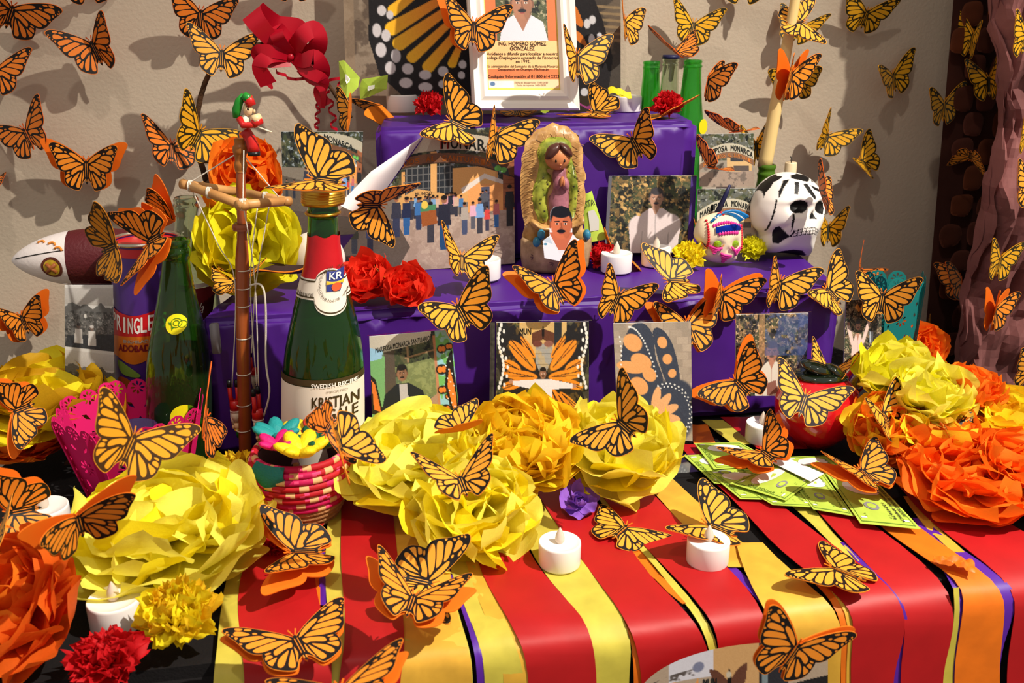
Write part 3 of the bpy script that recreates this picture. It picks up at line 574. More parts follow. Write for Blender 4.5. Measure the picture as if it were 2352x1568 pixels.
BUTTERFLIES = [
(-0.6555, 1.3321, 0.4875, 2.145, 0.269, 0.722, 0.0347, 0.6, 0.6, 'd', 'top left corner of the pale wall, cut by the frame'),
(-0.5661, 1.349, 0.4422, 1.564, -0.334, 0.14, 0.0327, 0.79, 0.79, 'd', 'upper pale wall second from left, one wing raised'),
(-0.558, 1.3507, 0.5226, 1.983, -0.085, 0.854, 0.0285, 0.19, 0.19, 'd', 'pale wall at the top, only hind wing tips showing'),
(-0.6874, 1.3265, 0.4111, 1.278, 0.188, 0.34, 0.0307, 0.6, 0.6, 'd', 'upper left edge of the pale wall, half cut off'),
(-0.4222, 1.3752, 0.482, 1.728, 0.17, 0.404, 0.0304, 0.54, 0.54, 'd', 'pale wall, uppermost, just above the lighter one on the twig'),
(-0.3822, 1.3185, 0.4323, 1.266, 0.158, 0.335, 0.0293, 0.36, 0.36, 'o', 'twig tip left of the red ribbon bow'),
(-0.6654, 1.3292, 0.3292, 1.459, -0.492, -0.302, 0.0304, 0.11, 0.11, 'd', 'pale wall near the left edge, wing pointing straight up'),
(-0.5933, 1.3434, 0.2838, 1.611, 0.095, 0.329, 0.0328, 0.72, 0.72, 'u', 'pale wall above the football, spread symmetrically'),
(-0.4786, 1.3655, 0.3051, 1.088, 0.295, 0.616, 0.0309, 0.38, 0.38, 'd', 'pale wall, partly behind the yellow one on the twig'),
(-0.4132, 1.2938, 0.3321, 1.525, 0.667, 0.912, 0.0325, 0.3, 0.3, 'y', 'lower twig left of the carved figure'),
(-0.7361, 1.3151, 0.2421, 0.2, 0.06, 0.541, 0.0267, 0.6, 0.6, 'd', 'left edge of the frame, only a black wing tip showing'),
(-0.3014, 1.3993, 0.5295, 1.697, 0.001, 0.342, 0.0289, 0.59, 0.59, 'd', 'pale wall above the red bow, nearly out of frame'),
(-0.7111, 1.3222, 0.0651, 1.465, -0.206, 0.652, 0.0294, 0.9, 0.9, 'u', 'pale wall below the football tip'),
(-0.3948, 0.9363, 0.2593, 1.333, 1.181, -0.836, 0.0285, 0.6, 0.6, 'b', 'chip can, olive brown wings spread over the lid edge'),
(-0.3733, 0.9598, 0.2556, -0.984, -0.95, 2.047, 0.028, 0.57, 0.57, 'u', 'chip can lid, dark orange wings seen edge to edge'),
(-0.3653, 1.0215, 0.267, 0.591, 0.845, -1.841, 0.0288, 1.41, 1.44, 'u', 'behind the chip can beside the clear bottle neck'),
(-0.3526, 1.106, 0.264, 0.548, -0.175, 1.88, 0.0193, 0.7, 0.6, 'o', 'yellow pompom behind the bamboo frame, one wing showing'),
(-0.3086, 1.042, 0.1943, 0.376, -0.197, -0.27, 0.0229, 0.38, 0.38, 'o', 'dark leaf behind the wooden pole'),
(-0.202, 1.2329, 0.3648, 1.383, 0.041, -1.123, 0.0248, 0.28, 0.44, 'o', 'left rear corner of the top purple box, wings closed'),
(-0.1801, 1.3546, 0.3576, 2.356, -0.061, -0.965, 0.0277, 0.29, 0.9, 'o', 'left end of the top purple box, lying beside the tea light'),
(-0.0793, 1.2403, 0.3492, 0.75, -0.905, 0.968, 0.0318, 0.57, 0.57, 'o', 'front edge of the top purple box above the procession print'),
(-0.0474, 1.2612, 0.4677, 1.463, 0.121, 0.325, 0.0281, 0.4, 0.4, 'u', 'upper left corner of the white frame'),
(-0.1872, 0.9001, 0.3311, 0.106, -0.568, 1.351, 0.0313, 0.57, 0.57, 'o', 'gold cap of the green wine bottle'),
(-0.0191, 1.2214, 0.3373, 1.54, 0.306, 0.689, 0.0302, 0.74, 0.73, 'o', 'purple box left of the haloed figurine, one wing edge-on'),
(0.0082, 1.389, 0.3467, 0.169, 0.161, -0.096, 0.029, 0.21, 0.46, 'o', 'bottom left of the white frame, wings in a low V'),
(0.0817, 1.2566, 0.4304, 1.363, 0.155, 0.737, 0.0302, 0.48, 0.48, 'o', 'right side of the white frame'),
(0.1117, 1.3679, 0.3472, 0.013, -0.426, 0.903, 0.0305, 0.45, 0.45, 'o', 'top purple box right of the white frame, one wing upright'),
(0.1604, 1.4418, 0.4701, 1.321, 0.281, 1.035, 0.0286, 0.41, 0.41, 'o', 'right edge of the big wing poster, one wing edge-on'),
(0.2711, 1.506, 0.4648, 1.27, 0.2, 0.03, 0.0275, 0.52, 0.52, 'y', 'pale wall behind the clear bottle neck'),
(0.2254, 1.3919, 0.4279, 0.247, -0.086, 0.293, 0.0294, 0.86, 0.48, 'p', 'mouth of the clear bottle'),
(0.2747, 1.3897, 0.3941, 1.673, 0.065, 1.088, 0.0272, 1.4, 0.25, 'p', 'right side of the rear green bottles, wings closed together'),
(0.2148, 1.3406, 0.3481, 0.133, 0.118, -0.719, 0.0248, -0.28, 0.73, 'o', 'behind the red carnation near the green bottles, side view'),
(0.2775, 1.2211, 0.3374, -0.228, -0.585, 0.349, 0.0265, 1.44, -0.38, 'p', 'top of the right hand photo sleeve, wings drooping outward'),
(0.2445, 1.1964, 0.2966, -0.106, -0.247, 0.254, 0.0263, 1.7, -0.23, 'p', 'left corner of the right hand photo sleeve'),
(0.1559, 1.2691, 0.3254, 1.655, -0.506, -0.378, 0.0305, 0.58, 0.58, 'o', 'purple box face right of the figurine, above the acrylic print'),
(0.3471, 1.5198, 0.5257, 1.462, 0.038, -0.382, 0.0288, 0.35, 0.35, 'y', 'top edge of the picture left of the leaning candle'),
(0.3929, 1.361, 0.4671, 0.013, 0.708, -1.546, 0.0263, 0.09, 0.09, 'o', 'tip of the leaning candle, wings spread sideways'),
(0.4402, 1.5358, 0.4592, 0.975, 0.201, -0.595, 0.0257, 0.4, 0.4, 'y', 'pale wall behind the tip of the leaning candle'),
(0.3785, 1.3423, 0.4036, 1.727, 0.037, 0.925, 0.0307, 0.34, 0.34, 'u', 'middle of the leaning candle, left wing edge-on'),
(0.4378, 1.5363, 0.3857, 1.952, -0.081, -0.264, 0.0292, 0.67, 0.67, 'y', 'pale wall behind the middle of the leaning candle'),
(0.5471, 1.558, 0.4816, 1.89, 0.107, 0.271, 0.028, 0.07, 0.07, 'y', 'shaded pale wall at the very top, right of the candle'),
(0.6009, 1.5671, 0.3884, 1.44, -0.268, 0.652, 0.0295, 0.25, 0.25, 'y', 'shaded pale wall nearest the brown stone paper, upper'),
(0.5034, 1.5496, 0.2961, 1.347, 0.547, 0.226, 0.0283, 0.76, 0.76, 'y', 'shaded pale wall right of the short candle, lopsided V'),
(0.563, 1.561, 0.2533, 0.951, -0.524, 0.975, 0.0282, 0.53, 0.53, 'y', 'shaded pale wall, closed side view with one wing upright'),
(0.6785, 1.5422, 0.3474, 1.551, -0.056, 0.633, 0.03, 0.1, 0.1, 'y', 'left edge of the brown stone paper'),
(0.74, 1.5387, 0.3847, 1.389, -0.219, -0.69, 0.03, 1.1, 1.1, 'y', 'brown stone paper, right wing edge-on'),
(0.703, 1.5318, 0.4493, 1.567, 0.146, -1.605, 0.0296, 0.27, 0.27, 'y', 'brown stone paper near its top, left wing broad'),
(0.7365, 1.5378, 0.5026, 1.423, -0.04, -0.403, 0.0287, 1.15, 1.15, 'o', 'top of the brown stone paper, cut by the frame'),
(0.6685, 1.3055, 0.4537, 1.46, 0.158, 0.092, 0.0258, 0.6, 0.6, 'y', 'mauve paper at the upper right edge, cut off'),
(0.715, 1.5047, 0.2629, -2.336, -0.201, 2.403, 0.0203, 0.43, 0.43, 'o', 'brown stone paper halfway down, wings pointing downward'),
(0.7096, 1.303, 0.2586, 1.31, 0.185, -0.022, 0.0283, 0.6, 0.6, 'o', 'right edge of the frame on the mauve paper, middle height'),
(0.6892, 1.2995, 0.333, 1.507, 0.12, 0.33, 0.0274, 0.6, 0.6, 'y', 'right edge of the frame, only a yellow hind wing showing'),
(0.3833, 1.527, 0.2873, 1.403, -0.179, -0.192, 0.0308, 1.14, 1.14, 'y', 'pale wall behind the lower leaning candle'),
(0.3806, 1.1825, 0.2726, 1.026, 0.281, 0.842, 0.027, 0.64, 0.12, 'p', 'right temple of the black and white skull'),
(0.5207, 1.5532, 0.1482, 1.209, 0.018, -0.113, 0.0301, 1.09, 1.09, 'y', 'pale wall behind the right cheek of the black white skull'),
(0.5679, 1.5129, 0.0843, 0.277, 0.807, -0.182, 0.0253, 0.77, 0.74, 'd', 'pale wall right of the skull jaw, half hidden'),
(0.6856, 1.3082, 0.156, 1.561, 0.2, 0.618, 0.0276, 0.17, 0.17, 'y', 'mauve crumpled paper, bright yellow'),
(0.7311, 1.5081, 0.0718, 1.647, -0.274, -1.711, 0.0301, 0.7, 0.82, 'p', 'brown stone paper, two wings folded leftward'),
(0.6861, 1.2993, 0.0851, 1.537, 0.219, 0.77, 0.0283, 0.38, 0.37, 'u', 'lower mauve paper, left wing edge-on and casting a streak'),
(0.7469, 1.2797, -0.0016, 1.442, 0.347, -0.261, 0.0266, 0.6, 0.6, 'o', 'right edge of the frame low on the mauve paper'),
(0.7176, 1.5827, -0.0437, 1.262, -0.263, -0.721, 0.0279, 1.05, 1.05, 'b', 'dark corner behind the teal cut paper bag'),
(0.6522, 1.2525, -0.0113, 2.026, -0.101, -0.486, 0.0278, 1.18, 1.18, 'd', 'behind the orange pompoms at the foot of the mauve paper'),
(0.3901, 0.9336, 0.0819, 0.992, -0.009, 0.82, 0.027, 0.32, 0.32, 'o', 'golden pompom right of the red ball, one wing tall'),
(0.4625, 0.9167, 0.061, 0.792, 0.051, 0.599, 0.0189, 0.48, 0.48, 'u', 'sunk among the orange pompoms at the right'),
(0.3518, 0.8762, 0.0415, 0.25, 0.034, 0.532, 0.0264, 0.43, 0.43, 'u', 'right hand end of the green play money'),
(0.2633, 0.9189, 0.0412, 0.058, -0.484, 0.385, 0.0255, 0.58, 0.58, 'u', 'rear left part of the green play money'),
(0.3105, 0.9381, 0.0975, 0.836, 0.346, -0.218, 0.0269, 0.37, 0.37, 'l', 'front of the red ball with its wings wide open'),
(0.3683, 1.0365, 0.0861, 0.294, 0.095, -0.469, 0.026, 0.83, 0.83, 'o', 'rear of the red ball, in front of a forest portrait'),
(0.2531, 1.0177, 0.0841, 1.298, -0.751, 0.256, 0.0278, 0.4, 0.4, 'u', 'left edge of the stand with the blue forest portrait'),
(0.4751, 1.0492, 0.0931, 2.046, 0.238, -0.489, 0.0219, 0.67, 0.67, 'o', 'top of the pale yellow pompoms at right, lying nearly flat'),
(0.5306, 0.8701, -0.0158, -0.195, -0.103, -0.258, 0.0239, 1.35, 1.06, 'd', 'lower right edge beside the orange pompom, tall dark wing'),
(0.3222, 1.1107, 0.1763, 1.504, 0.303, 0.469, 0.0287, 0.54, 0.54, 'o', 'edge of the middle tier below the skull, left wing edge-on'),
(0.3828, 1.1266, 0.1606, 0.955, -0.562, 0.828, 0.0276, 0.47, 0.47, 'o', 'right end of the middle tier edge, right wing tall'),
(0.4657, 1.157, 0.1457, 1.349, 0.048, -0.244, 0.0293, 0.68, 0.68, 'o', 'beyond the right end of the middle tier, spread above small portrait'),
(0.2479, 1.0864, 0.1693, 1.623, 0.21, 0.593, 0.0286, 0.65, 0.65, 'u', 'edge of the middle tier below the small sugar skull'),
(0.2027, 1.058, 0.1407, 1.126, 0.066, 0.571, 0.0302, 0.18, 0.18, 'u', 'lowest of the middle row, above stone wall print'),
(0.123, 1.0531, 0.1766, 1.316, 0.418, -0.002, 0.0284, 0.83, 0.83, 'o', 'edge of the middle tier below the front tea light'),
(0.0446, 1.028, 0.1964, 0.899, -0.34, 0.273, 0.0295, 0.72, 0.72, 'u', 'foot of the haloed figurine'),
(0.1806, 1.0734, 0.1843, 0.063, -0.598, 1.852, 0.029, 0.41, 0.41, 'o', 'middle tier in front of the small yellow flower'),
(-0.0592, 0.9791, 0.1847, 1.39, -0.428, 0.442, 0.0304, 0.59, 0.59, 'o', 'edge of the middle tier right of the red paper roses'),
(-0.0593, 1.0991, 0.2092, 0.81, 0.317, 0.374, 0.0272, 0.65, 0.65, 'o', 'lower right corner of the procession print'),
(-0.1586, 1.1493, 0.2587, -2.895, 1.026, 2.428, 0.0325, 0.43, 0.43, 'o', 'procession print beside its curled corner'),
(-0.1388, 1.0927, 0.1867, -0.019, 0.412, 0.037, 0.0263, 0.35, 0.26, 'd', 'behind the two red paper roses'),
(0.1309, 1.2414, 0.1817, 0.998, 0.277, 1.076, 0.0245, 0.45, 0.23, 'o', 'behind the front tea light of the middle tier, standing on edge'),
(0.1779, 1.213, 0.1543, -0.094, -0.141, -2.975, 0.0233, 0.47, 0.65, 'o', 'middle tier between two tea lights, lying flat'),
(0.2669, 1.2437, 0.1875, 0.071, 0.049, -0.236, 0.0265, 0.81, 0.82, 'o', 'behind the small sugar skull, wing tips on both sides'),
(-0.1306, 0.665, 0.162, -1.247, -0.199, -1.822, 0.024, 0.51, 0.51, 'o', 'rim of the woven basket beside the wine bottle, head downward'),
(-0.152, 0.7103, 0.1565, -0.618, -0.868, -2.903, 0.02, 0.6, 0.6, 'd', 'between the wine label and the woven basket'),
(-0.0427, 0.7021, 0.1219, 0.247, -0.119, 0.271, 0.0243, 0.58, 0.58, 'o', 'top of the large pale yellow pompom in the centre'),
(-0.0461, 0.8213, 0.1092, 0.086, -0.061, -1.471, 0.0213, 0.63, 0.63, 'o', 'right of the cottage portrait above the yellow pompoms'),
(0.0978, 0.8182, 0.1211, 0.648, -0.984, 0.12, 0.0261, 0.31, 0.31, 'o', 'yellow pompom in front of the stone wall print'),
(0.1822, 0.7943, 0.0254, 0.162, -0.073, 1.055, 0.0297, 0.31, 0.31, 'o', 'striped cloth behind the right front tea light, one wing tall'),
(0.1107, 0.8151, 0.0116, 0.076, 0.085, -0.672, 0.0254, -0.11, -0.11, 'o', 'striped cloth beside the purple foam rose, lying flat'),
(0.2845, 0.7412, 0.0125, 0.089, 0.154, 0.949, 0.03, 0.01, 0.01, 'o', 'red and gold streamers at the right, lying flat alone'),
(0.2097, 0.5896, 0.0436, 1.669, 0.503, 0.339, 0.0262, 0.02, 0.02, 'u', 'front edge of the table above the half round print'),
(-0.1952, 0.7377, 0.0299, 0.158, -0.16, 1.854, 0.0299, 0.39, 0.39, 'u', 'striped cloth in front of the woven basket'),
(-0.0754, 0.6344, 0.055, 0.069, 0.274, -0.106, 0.026, 0.51, 0.51, 'u', 'upper one of the stacked pair on red streamer'),
(-0.0666, 0.6881, 0.0299, -0.204, 0.533, -1.792, 0.0276, 0.54, 0.55, 'o', 'lower one of the stacked pair on red streamer'),
(-0.1643, 0.6106, 0.0348, 0.136, 0.054, 0.554, 0.0278, 0.12, 0.12, 'u', 'lower left of the striped cloth, wings wide'),
(-0.1082, 0.4994, 0.0781, -0.1, -0.162, 0.27, 0.0263, 0.19, 0.19, 'u', 'bottom edge of the frame, cut off below its wings'),
(-0.3819, 0.618, 0.1107, -0.049, -0.475, 0.484, 0.0201, 0.6, 0.6, 'l', 'left edge above the dark orange pompom, only one tip'),
(-0.4107, 0.6932, 0.0932, 0.727, -1.265, 1.744, 0.0261, 0.6, 0.6, 'u', 'left edge of the frame behind the left tea light'),
(-0.313, 0.6112, 0.1375, 1.947, -0.182, 0.772, 0.0251, 0.65, 0.65, 'u', 'between left tea light and largest yellow pompom'),
(-0.4704, 0.8314, 0.1234, 0.026, -1.271, 2.654, 0.0233, 0.6, 0.6, 'u', 'yellow tissue at the left edge'),
(-0.2826, 0.8164, 0.1259, 1.165, 1.108, 1.283, 0.0291, 0.43, 0.06, 'd', 'rear right rim of the pink paper basket by the pole'),
(-0.283, 0.6567, 0.1805, 1.442, 0.655, 0.809, 0.0268, 0.24, 0.24, 'b2', 'front of the pink cut paper basket, large and flat'),
]
for b in BUTTERFLIES: butterfly(*b[:10], (PRE[b[9]] + ' paper butterfly, ' + b[10]))

# ------------------------------------------------------------------ tissue paper flowers
def petal_mesh(seed, wide=.62, ruffle=.07, cup=.35, jag=0, n=10, curl=.5, soft=0):
    r = random.Random(seed); ph = [r.uniform(0, 6.28) for _ in range(6)]
    def fn(u, v):
        s = u * 2 - 1; t = v
        wd = wide * (.16 + .95 * math.sin(min(1, t * 1.02) ** .8 * math.pi * .62)) ; wd *= (1 - (.55 if soft else 1) * .28 * max(0, t - .72) / .28)
        x = s * wd; y = t * (1 - .17 * s * s * t) + (jag * t * t * math.sin(s * 11 + ph[0]) if jag else 0)
        z = cup * s * s * t * .6 + curl * (.9 * t * t - .55 * t) + ruffle * t * math.sin(s * 5 + ph[1]) + ruffle * (.35 if soft else .8) * t * math.sin(s * 9 + 4 * t + ph[2]) + ruffle * .7 * math.sin(t * 8 + ph[3]) * t
        fold = mnoise.noise(Vector((s * 1.8 + ph[4], t * 2.2, ph[5]))); z += fold * .22 * t; cr = mnoise.noise(Vector((s * 4 + ph[4], t * 5, ph[5] + 9))); z += cr * (.045 if soft else .07) * t
        return (x, y, z)
    mb = MB().grid(fn, n, n); me = bpy.data.meshes.new('petal'); me.from_pydata(mb.v, [], mb.f); me.polygons.foreach_set('use_smooth', [True] * len(mb.f)); me.update(); return me
_PM = {}
def petals(style, m):
    q = (style, m.name)
    if q not in _PM:
        if style not in _PM:
            p = dict(tissue=dict(wide=.80, ruffle=.06, cup=.5, curl=.42, n=12, soft=1), crepe=dict(wide=.26, ruffle=.09, cup=.3, jag=.05, n=8), rose=dict(wide=.66, ruffle=.04, cup=.7, n=10, curl=.6, soft=1), frill=dict(wide=.34, ruffle=.13, cup=.2, jag=.09, n=9, curl=.3))[style]
            _PM[style] = [petal_mesh(i * 13 + len(style), **p) for i in range(7)]
        L = []
        for me in _PM[style]: c = me.copy(); c.materials.clear(); c.materials.append(m); L.append(c)
        _PM[q] = L
    return _PM[q]
TM = {}
for k_, c_ in dict(pale=(255, 246, 104), yellow=(255, 236, 40), gold=(255, 218, 44), orange=(255, 138, 34), dark=(240, 108, 28), red=(214, 26, 34), coral=(244, 62, 38), lemon=(240, 234, 44), must=(206, 160, 20)).items():
    TM[k_] = mat(k_ + ' tissue paper', c_, .6, .25, transl=.38, noise=.05, nscale=25, bump=.12, bscale=60)
def flower(name, label, p, Rr, kind, style='tissue', axis=(0, -.45, 1), rings=None, group=None, flat=1.0, cat='flower', sc_=1, seed=None, second=None, mix=.3):
    """petals rooted at the heart of a pom-pom, ring over ring; p = heart"""
    r = random.Random(seed if seed is not None else int(abs(p[0] * 1e4) + abs(p[2] * 1e5)))
    o = thing(name, label, cat, p, group)
    q = Vector(axis).normalized().to_track_quat('Z', 'Y').to_matrix()
    L = petals(style, TM[kind]); L2 = petals(style, TM[second]) if second else L
    rings = rings or [(2, 10, 1.0), (20, 10, 1.0), (40, 8, .94), (60, 6, .86), (78, 4, .78)]
    for el, n, ln in rings:
        off = r.uniform(0, 6.28)
        for i in range(n):
            a = off + (i + r.uniform(-.22, .22)) * 2 * math.pi / n; e = R(el + r.uniform(-9, 9))
            M = q @ Matrix.Rotation(a, 3, 'Z') @ Matrix.Rotation(e, 3, 'X') @ Matrix.Rotation(r.uniform(-.35, .35), 3, 'Y')
            f = Rr * ln * r.uniform(.84, 1.1)
            me = r.choice(L2 if r.random() < mix else L)
            c = bpy.data.objects.new('petal', me); COL.objects.link(c); c.parent = o
            c.matrix_local = Matrix.LocRotScale(None, M.to_quaternion(), Vector((f * r.uniform(.85, 1.15), f, f * r.uniform(.8, 1.2))))
    if flat != 1: o.scale = (1, 1, flat)
    return o
def fl(px, py, rpx, kind, label, z=None, c=None, up=.25, **kw):
    p = at(px, py, z=z, c=c); Rr = rpx * m_per_px(p)
    return flower('tissue_paper_flower' if kw.get('style', 'tissue') == 'tissue' else 'crepe_paper_flower', label, p, Rr, kind, **kw)
GP = 'tissue paper pompoms around the altar'
BIG = [(0, 7, 1.0), (20, 6, 1.04), (38, 6, 1.0), (56, 5, .92), (76, 4, .8)]
fl(385, 1232, 218, 'pale', 'largest pale yellow tissue pompom, in front of the pink cut paper basket', z=.028, rings=BIG, axis=(.05, -.35, 1), group=GP, flat=.66, second='yellow')
fl(412, 1418, 96, 'yellow', 'small ruffled yellow crepe pompom between left tea light and red streamer', z=.026, style='crepe', rings=[(0, 12, 1), (20, 12, 1), (40, 12, 1), (60, 9, .95), (80, 7, .9)], axis=(.1, -.5, 1), group=GP, second='gold')
fl(40, 1410, 165, 'dark', 'dark orange tissue pompom in the lower left corner', z=.03, rings=BIG, axis=(-.05, -.6, 1), group=GP, second='orange')
fl(246, 1518, 96, 'red', 'red crepe flower below the left tea light', z=.016, style='frill', rings=[(0, 10, 1), (25, 10, .95), (50, 9, .85), (75, 7, .75)], axis=(0, -.5, 1), group='red crepe flowers', flat=.8)
fl(545, 1092, 58, 'must', 'small golden crepe flower at the foot of the wooden pole', z=.022, style='crepe', rings=[(0, 12, 1), (25, 12, 1), (50, 10, .95), (75, 8, .9)], axis=(-.3, -.5, .8), group=GP, second='gold')
fl(965, 1070, 165, 'pale', 'pale yellow tissue pompom right of the woven basket', z=.045, rings=BIG, axis=(-.2, -.35, 1), group=GP, second='yellow', flat=.72)
fl(1085, 1180, 145, 'pale', 'pale yellow tissue pompom lowest in the centre', z=.03, rings=BIG, axis=(.1, -.7, .8), group=GP, second='yellow', flat=.8)
fl(1090, 1045, 130, 'yellow', 'yellow tissue pompom behind the centre pair, below the cottage portrait', z=.045, rings=BIG, axis=(.1, -.2, 1), group=GP, second='pale', flat=.7)
fl(1210, 1040, 118, 'gold', 'golden yellow ruffled pompom below the spread wings print', z=.05, style='tissue', rings=[(0, 12, 1), (20, 12, 1.02), (40, 11, 1), (60, 9, .95), (80, 7, .9)], axis=(0, -.5, 1), group=GP, second='yellow', mix=.25)
fl(1430, 1045, 128, 'pale', 'pale yellow tissue pompom in front of the stone wall print', z=.04, rings=BIG, axis=(.1, -.45, 1), group=GP, second='yellow')
fl(2062, 880, 92, 'lemon', 'lemon yellow pompom right of the rainbow loop, behind the red ball', z=.085, rings=BIG, axis=(-.1, -.4, 1), group=GP, second='pale')
fl(2130, 925, 88, 'pale', 'lemon yellow pompom at right, nearest the stone paper', z=.08, rings=BIG, axis=(.1, -.4, 1), group=GP, second='lemon')
fl(2040, 1000, 88, 'gold', 'golden orange crumpled pompom touching the red ball', z=.045, rings=[(0, 11, 1), (20, 11, 1.02), (40, 10, 1), (60, 8, .95), (80, 6, .9)], axis=(-.2, -.5, .8), group=GP, second='orange', mix=.4)
fl(2222, 1112, 148, 'orange', 'largest orange tissue pompom above the rightmost red streamer', z=.025, rings=BIG, axis=(.0, -.35, 1), group=GP, second='dark', flat=.66)
fl(2150, 1010, 105, 'orange', 'orange tissue pompom between the golden one and the biggest orange one', z=.045, rings=BIG, axis=(0, -.3, 1), group=GP, second='gold', mix=.2, flat=.8)
fl(2300, 965, 92, 'gold', 'golden yellow pompom at the right edge below the mauve paper', z=.06, rings=BIG, axis=(.1, -.5, 1), group=GP, second='yellow', flat=.8)
fl(2335, 1075, 105, 'orange', 'orange tissue pompom cut by the right edge of the frame', z=.045, rings=BIG, axis=(.1, -.4, 1), group=GP, flat=.75)
fl(2225, 905, 62, 'orange', 'small orange pompom behind the yellow ones at the foot of the mauve paper', z=.085, rings=BIG, axis=(.1, -.2, 1), group=GP)
fl(2100, 805, 62, 'orange', 'orange pompom behind the teal cut paper bag', c=1.22, rings=BIG, axis=(.2, -.8, .6), group=GP)
fl(572, 560, 116, 'lemon', 'yellow tissue pompom behind the wooden pole and bamboo frame', c=1.17, rings=BIG, axis=(0, -1, .5), group=GP, second='yellow')
fl(575, 405, 82, 'orange', 'orange tissue pompom behind the carved figure', c=1.33, rings=BIG, axis=(0, -1, .3), group=GP)
fl(95, 940, 150, 'yellow', 'sprawling yellow tissue pompom at the left edge below the black and white photo', z=.065, rings=[(0, 9, 1.0), (18, 9, 1.02), (38, 7, .9), (60, 5, .7)], axis=(.1, -.2, 1), group=GP, flat=.75, second='must', mix=.5)
fl(60, 1010, 130, 'orange', 'flat orange tissue pompom under the yellow one at the left edge', z=.03, rings=[(0, 10, 1.0), (14, 9, 1.0), (30, 6, .8)], axis=(0, -.1, 1), group=GP, flat=.5, second='dark')
# red and small flowers of the upper steps
def carn(px, py, r_, kind, label, c, axis=(0, -.7, 1), style='frill', **kw):
    return fl(px, py, r_, kind, label, c=c, style=style, axis=axis, rings=[(0, 9, 1), (22, 9, 1), (45, 8, .92), (65, 7, .85), (82, 5, .8)], **kw)
carn(985, 244, 34, 'red', 'red crepe carnation between left upper tea light and white frame', 1.31, group='red crepe flowers')
carn(1532, 243, 38, 'red', 'red crepe carnation in front of the green bottles on the upper box', 1.30, group='red crepe flowers')
carn(1385, 592, 36, 'red', 'red crepe carnation right of the haloed figurine', 1.19, group='red crepe flowers')
carn(1582, 590, 38, 'yellow', 'small yellow crepe flower left of the small sugar skull', 1.17)
carn(1728, 572, 34, 'lemon', 'small yellow paper flower between the two skulls', 1.20)
def rose(px, py, rpx, kind, label, c, axis):
    p = at(px, py, c=c); fo = flower('crepe_paper_rose', label, p, rpx * m_per_px(p), kind, style='rose', axis=axis, rings=[(8, 7, 1.0), (30, 7, .95), (52, 6, .8), (68, 6, .66), (80, 5, .55), (88, 4, .42)], group='red crepe roses beside the wine bottle'); return fo
rose(848, 655, 68, 'coral', 'coral red crepe rose nearest the wine bottle', 1.11, (-.2, -.55, .8))
rose(932, 668, 58, 'coral', 'coral red crepe rose right of the other one, round and full', 1.07, (.15, -.8, .8))
fl(630, 1252, 36, 'red', 'crushed dark red crepe flower behind the butterfly below the basket', z=.008, style='frill', rings=[(0, 9, 1), (25, 9, .95), (50, 8, .85), (75, 5, .75)], axis=(0, -.5, 1), flat=.6)
# violet foam rose
p = at(1328, 1158, z=.012); TM['foam'] = mat('violet foam', (142, 92, 196), .7, .2, transl=.1)
flower('foam_rose', 'small violet foam rose lying on the red streamer', p, 47 * m_per_px(p), 'foam', style='rose', axis=(.1, -.35, 1), rings=[(2, 5, 1.0), (38, 4, .62), (66, 4, .52), (84, 3, .45)])
# ------------------------------------------------------------------ turned things: bottles, candles, cans
def rowpt(px, py, Y):
    z = zat(py, Y); p = Vector((0, Y, z)); return Vector(((px - 1176) * depth(p) / FPX, Y, z)), depth(p) / FPX
def turned(rows, Y, seg=40, inner=None, n=4, cap=True, zmin=None):
    """rings through (px, py, half width px) rows; inner = wall thickness for hollow glass"""
    R_ = []
    for px, py, hw in rows:
        c, k = rowpt(px, py, Y); R_.append(Vector((c.x, c.z, hw * k)))
    if n > 1: R_ = catmull(R_, n)
    mb = MB()
    def ring(x, z, r): mb.v += [(x + r * math.cos(2 * math.pi * i / seg), Y + r * math.sin(2 * math.pi * i / seg), z) for i in range(seg)]
    def wall(k0, k1, flip):
        for i in range(seg):
            j = (i + 1) % seg; f = (k0 + i, k0 + j, k1 + j, k1 + i); mb.f.append(f[::-1] if flip else f); mb.m.append(0)
    for q in R_: ring(q.x, q.y, max(q.z, 1e-4))
    m = len(R_)
    for a in range(m - 1): wall(a * seg, (a + 1) * seg, R_[0].y < R_[-1].y and False or R_[0].y > R_[-1].y)
    if inner:
        for q in R_[:-1]: ring(q.x, q.y, max(q.z - inner, 1e-4))
        q = R_[-1]; ring(q.x, q.y + inner * 2, max(q.z - inner, 1e-4))
        for a in range(m, 2 * m - 1): wall(a * seg, (a + 1) * seg, False)
        wall(0, m * seg, False)                                  # lip
        mb.f.append(tuple(range((m - 1) * seg, m * seg))); mb.m.append(0)
        mb.f.append(tuple(range((2 * m - 1) * seg, 2 * m * seg))[::-1]); mb.m.append(0)
    elif cap:
        mb.f += [tuple(range(seg)), tuple(range((m - 1) * seg, m * seg))[::-1]]; mb.m += [0, 0]
    return mb
def recalc(o):
    bm = bmesh.new(); bm.from_mesh(o.data); bmesh.ops.recalc_face_normals(bm, faces=bm.faces[:]); bm.to_mesh(o.data); bm.free(); return o
def wrap(px0, px1, rows_fn, Y, axis_px, hw_fn, off, nx=30, ny=10, mi=0):
    """a label patch hugging a turned body: px range and rows"""
    mb = MB()
    def fn(u, v):
        px = px0 + (px1 - px0) * u; top, bot = rows_fn(u); py = top + (bot - top) * v
        return onbody(px, py, Y, axis_px, hw_fn, off)
    return mb.grid(fn, nx, ny)
def onbody(px, py, Y, axis_px, hw_fn, off):
    hw = hw_fn(py); a = math.asin(max(-1, min(1, (px - axis_px) / hw)))
    c, k = rowpt(axis_px, py, Y); r = hw * k + off
    # rows are given as seen on the front: the front of a ring sits lower in the picture than its axis
    return Vector((c.x + r * math.sin(a), Y - r * math.cos(a), c.z))
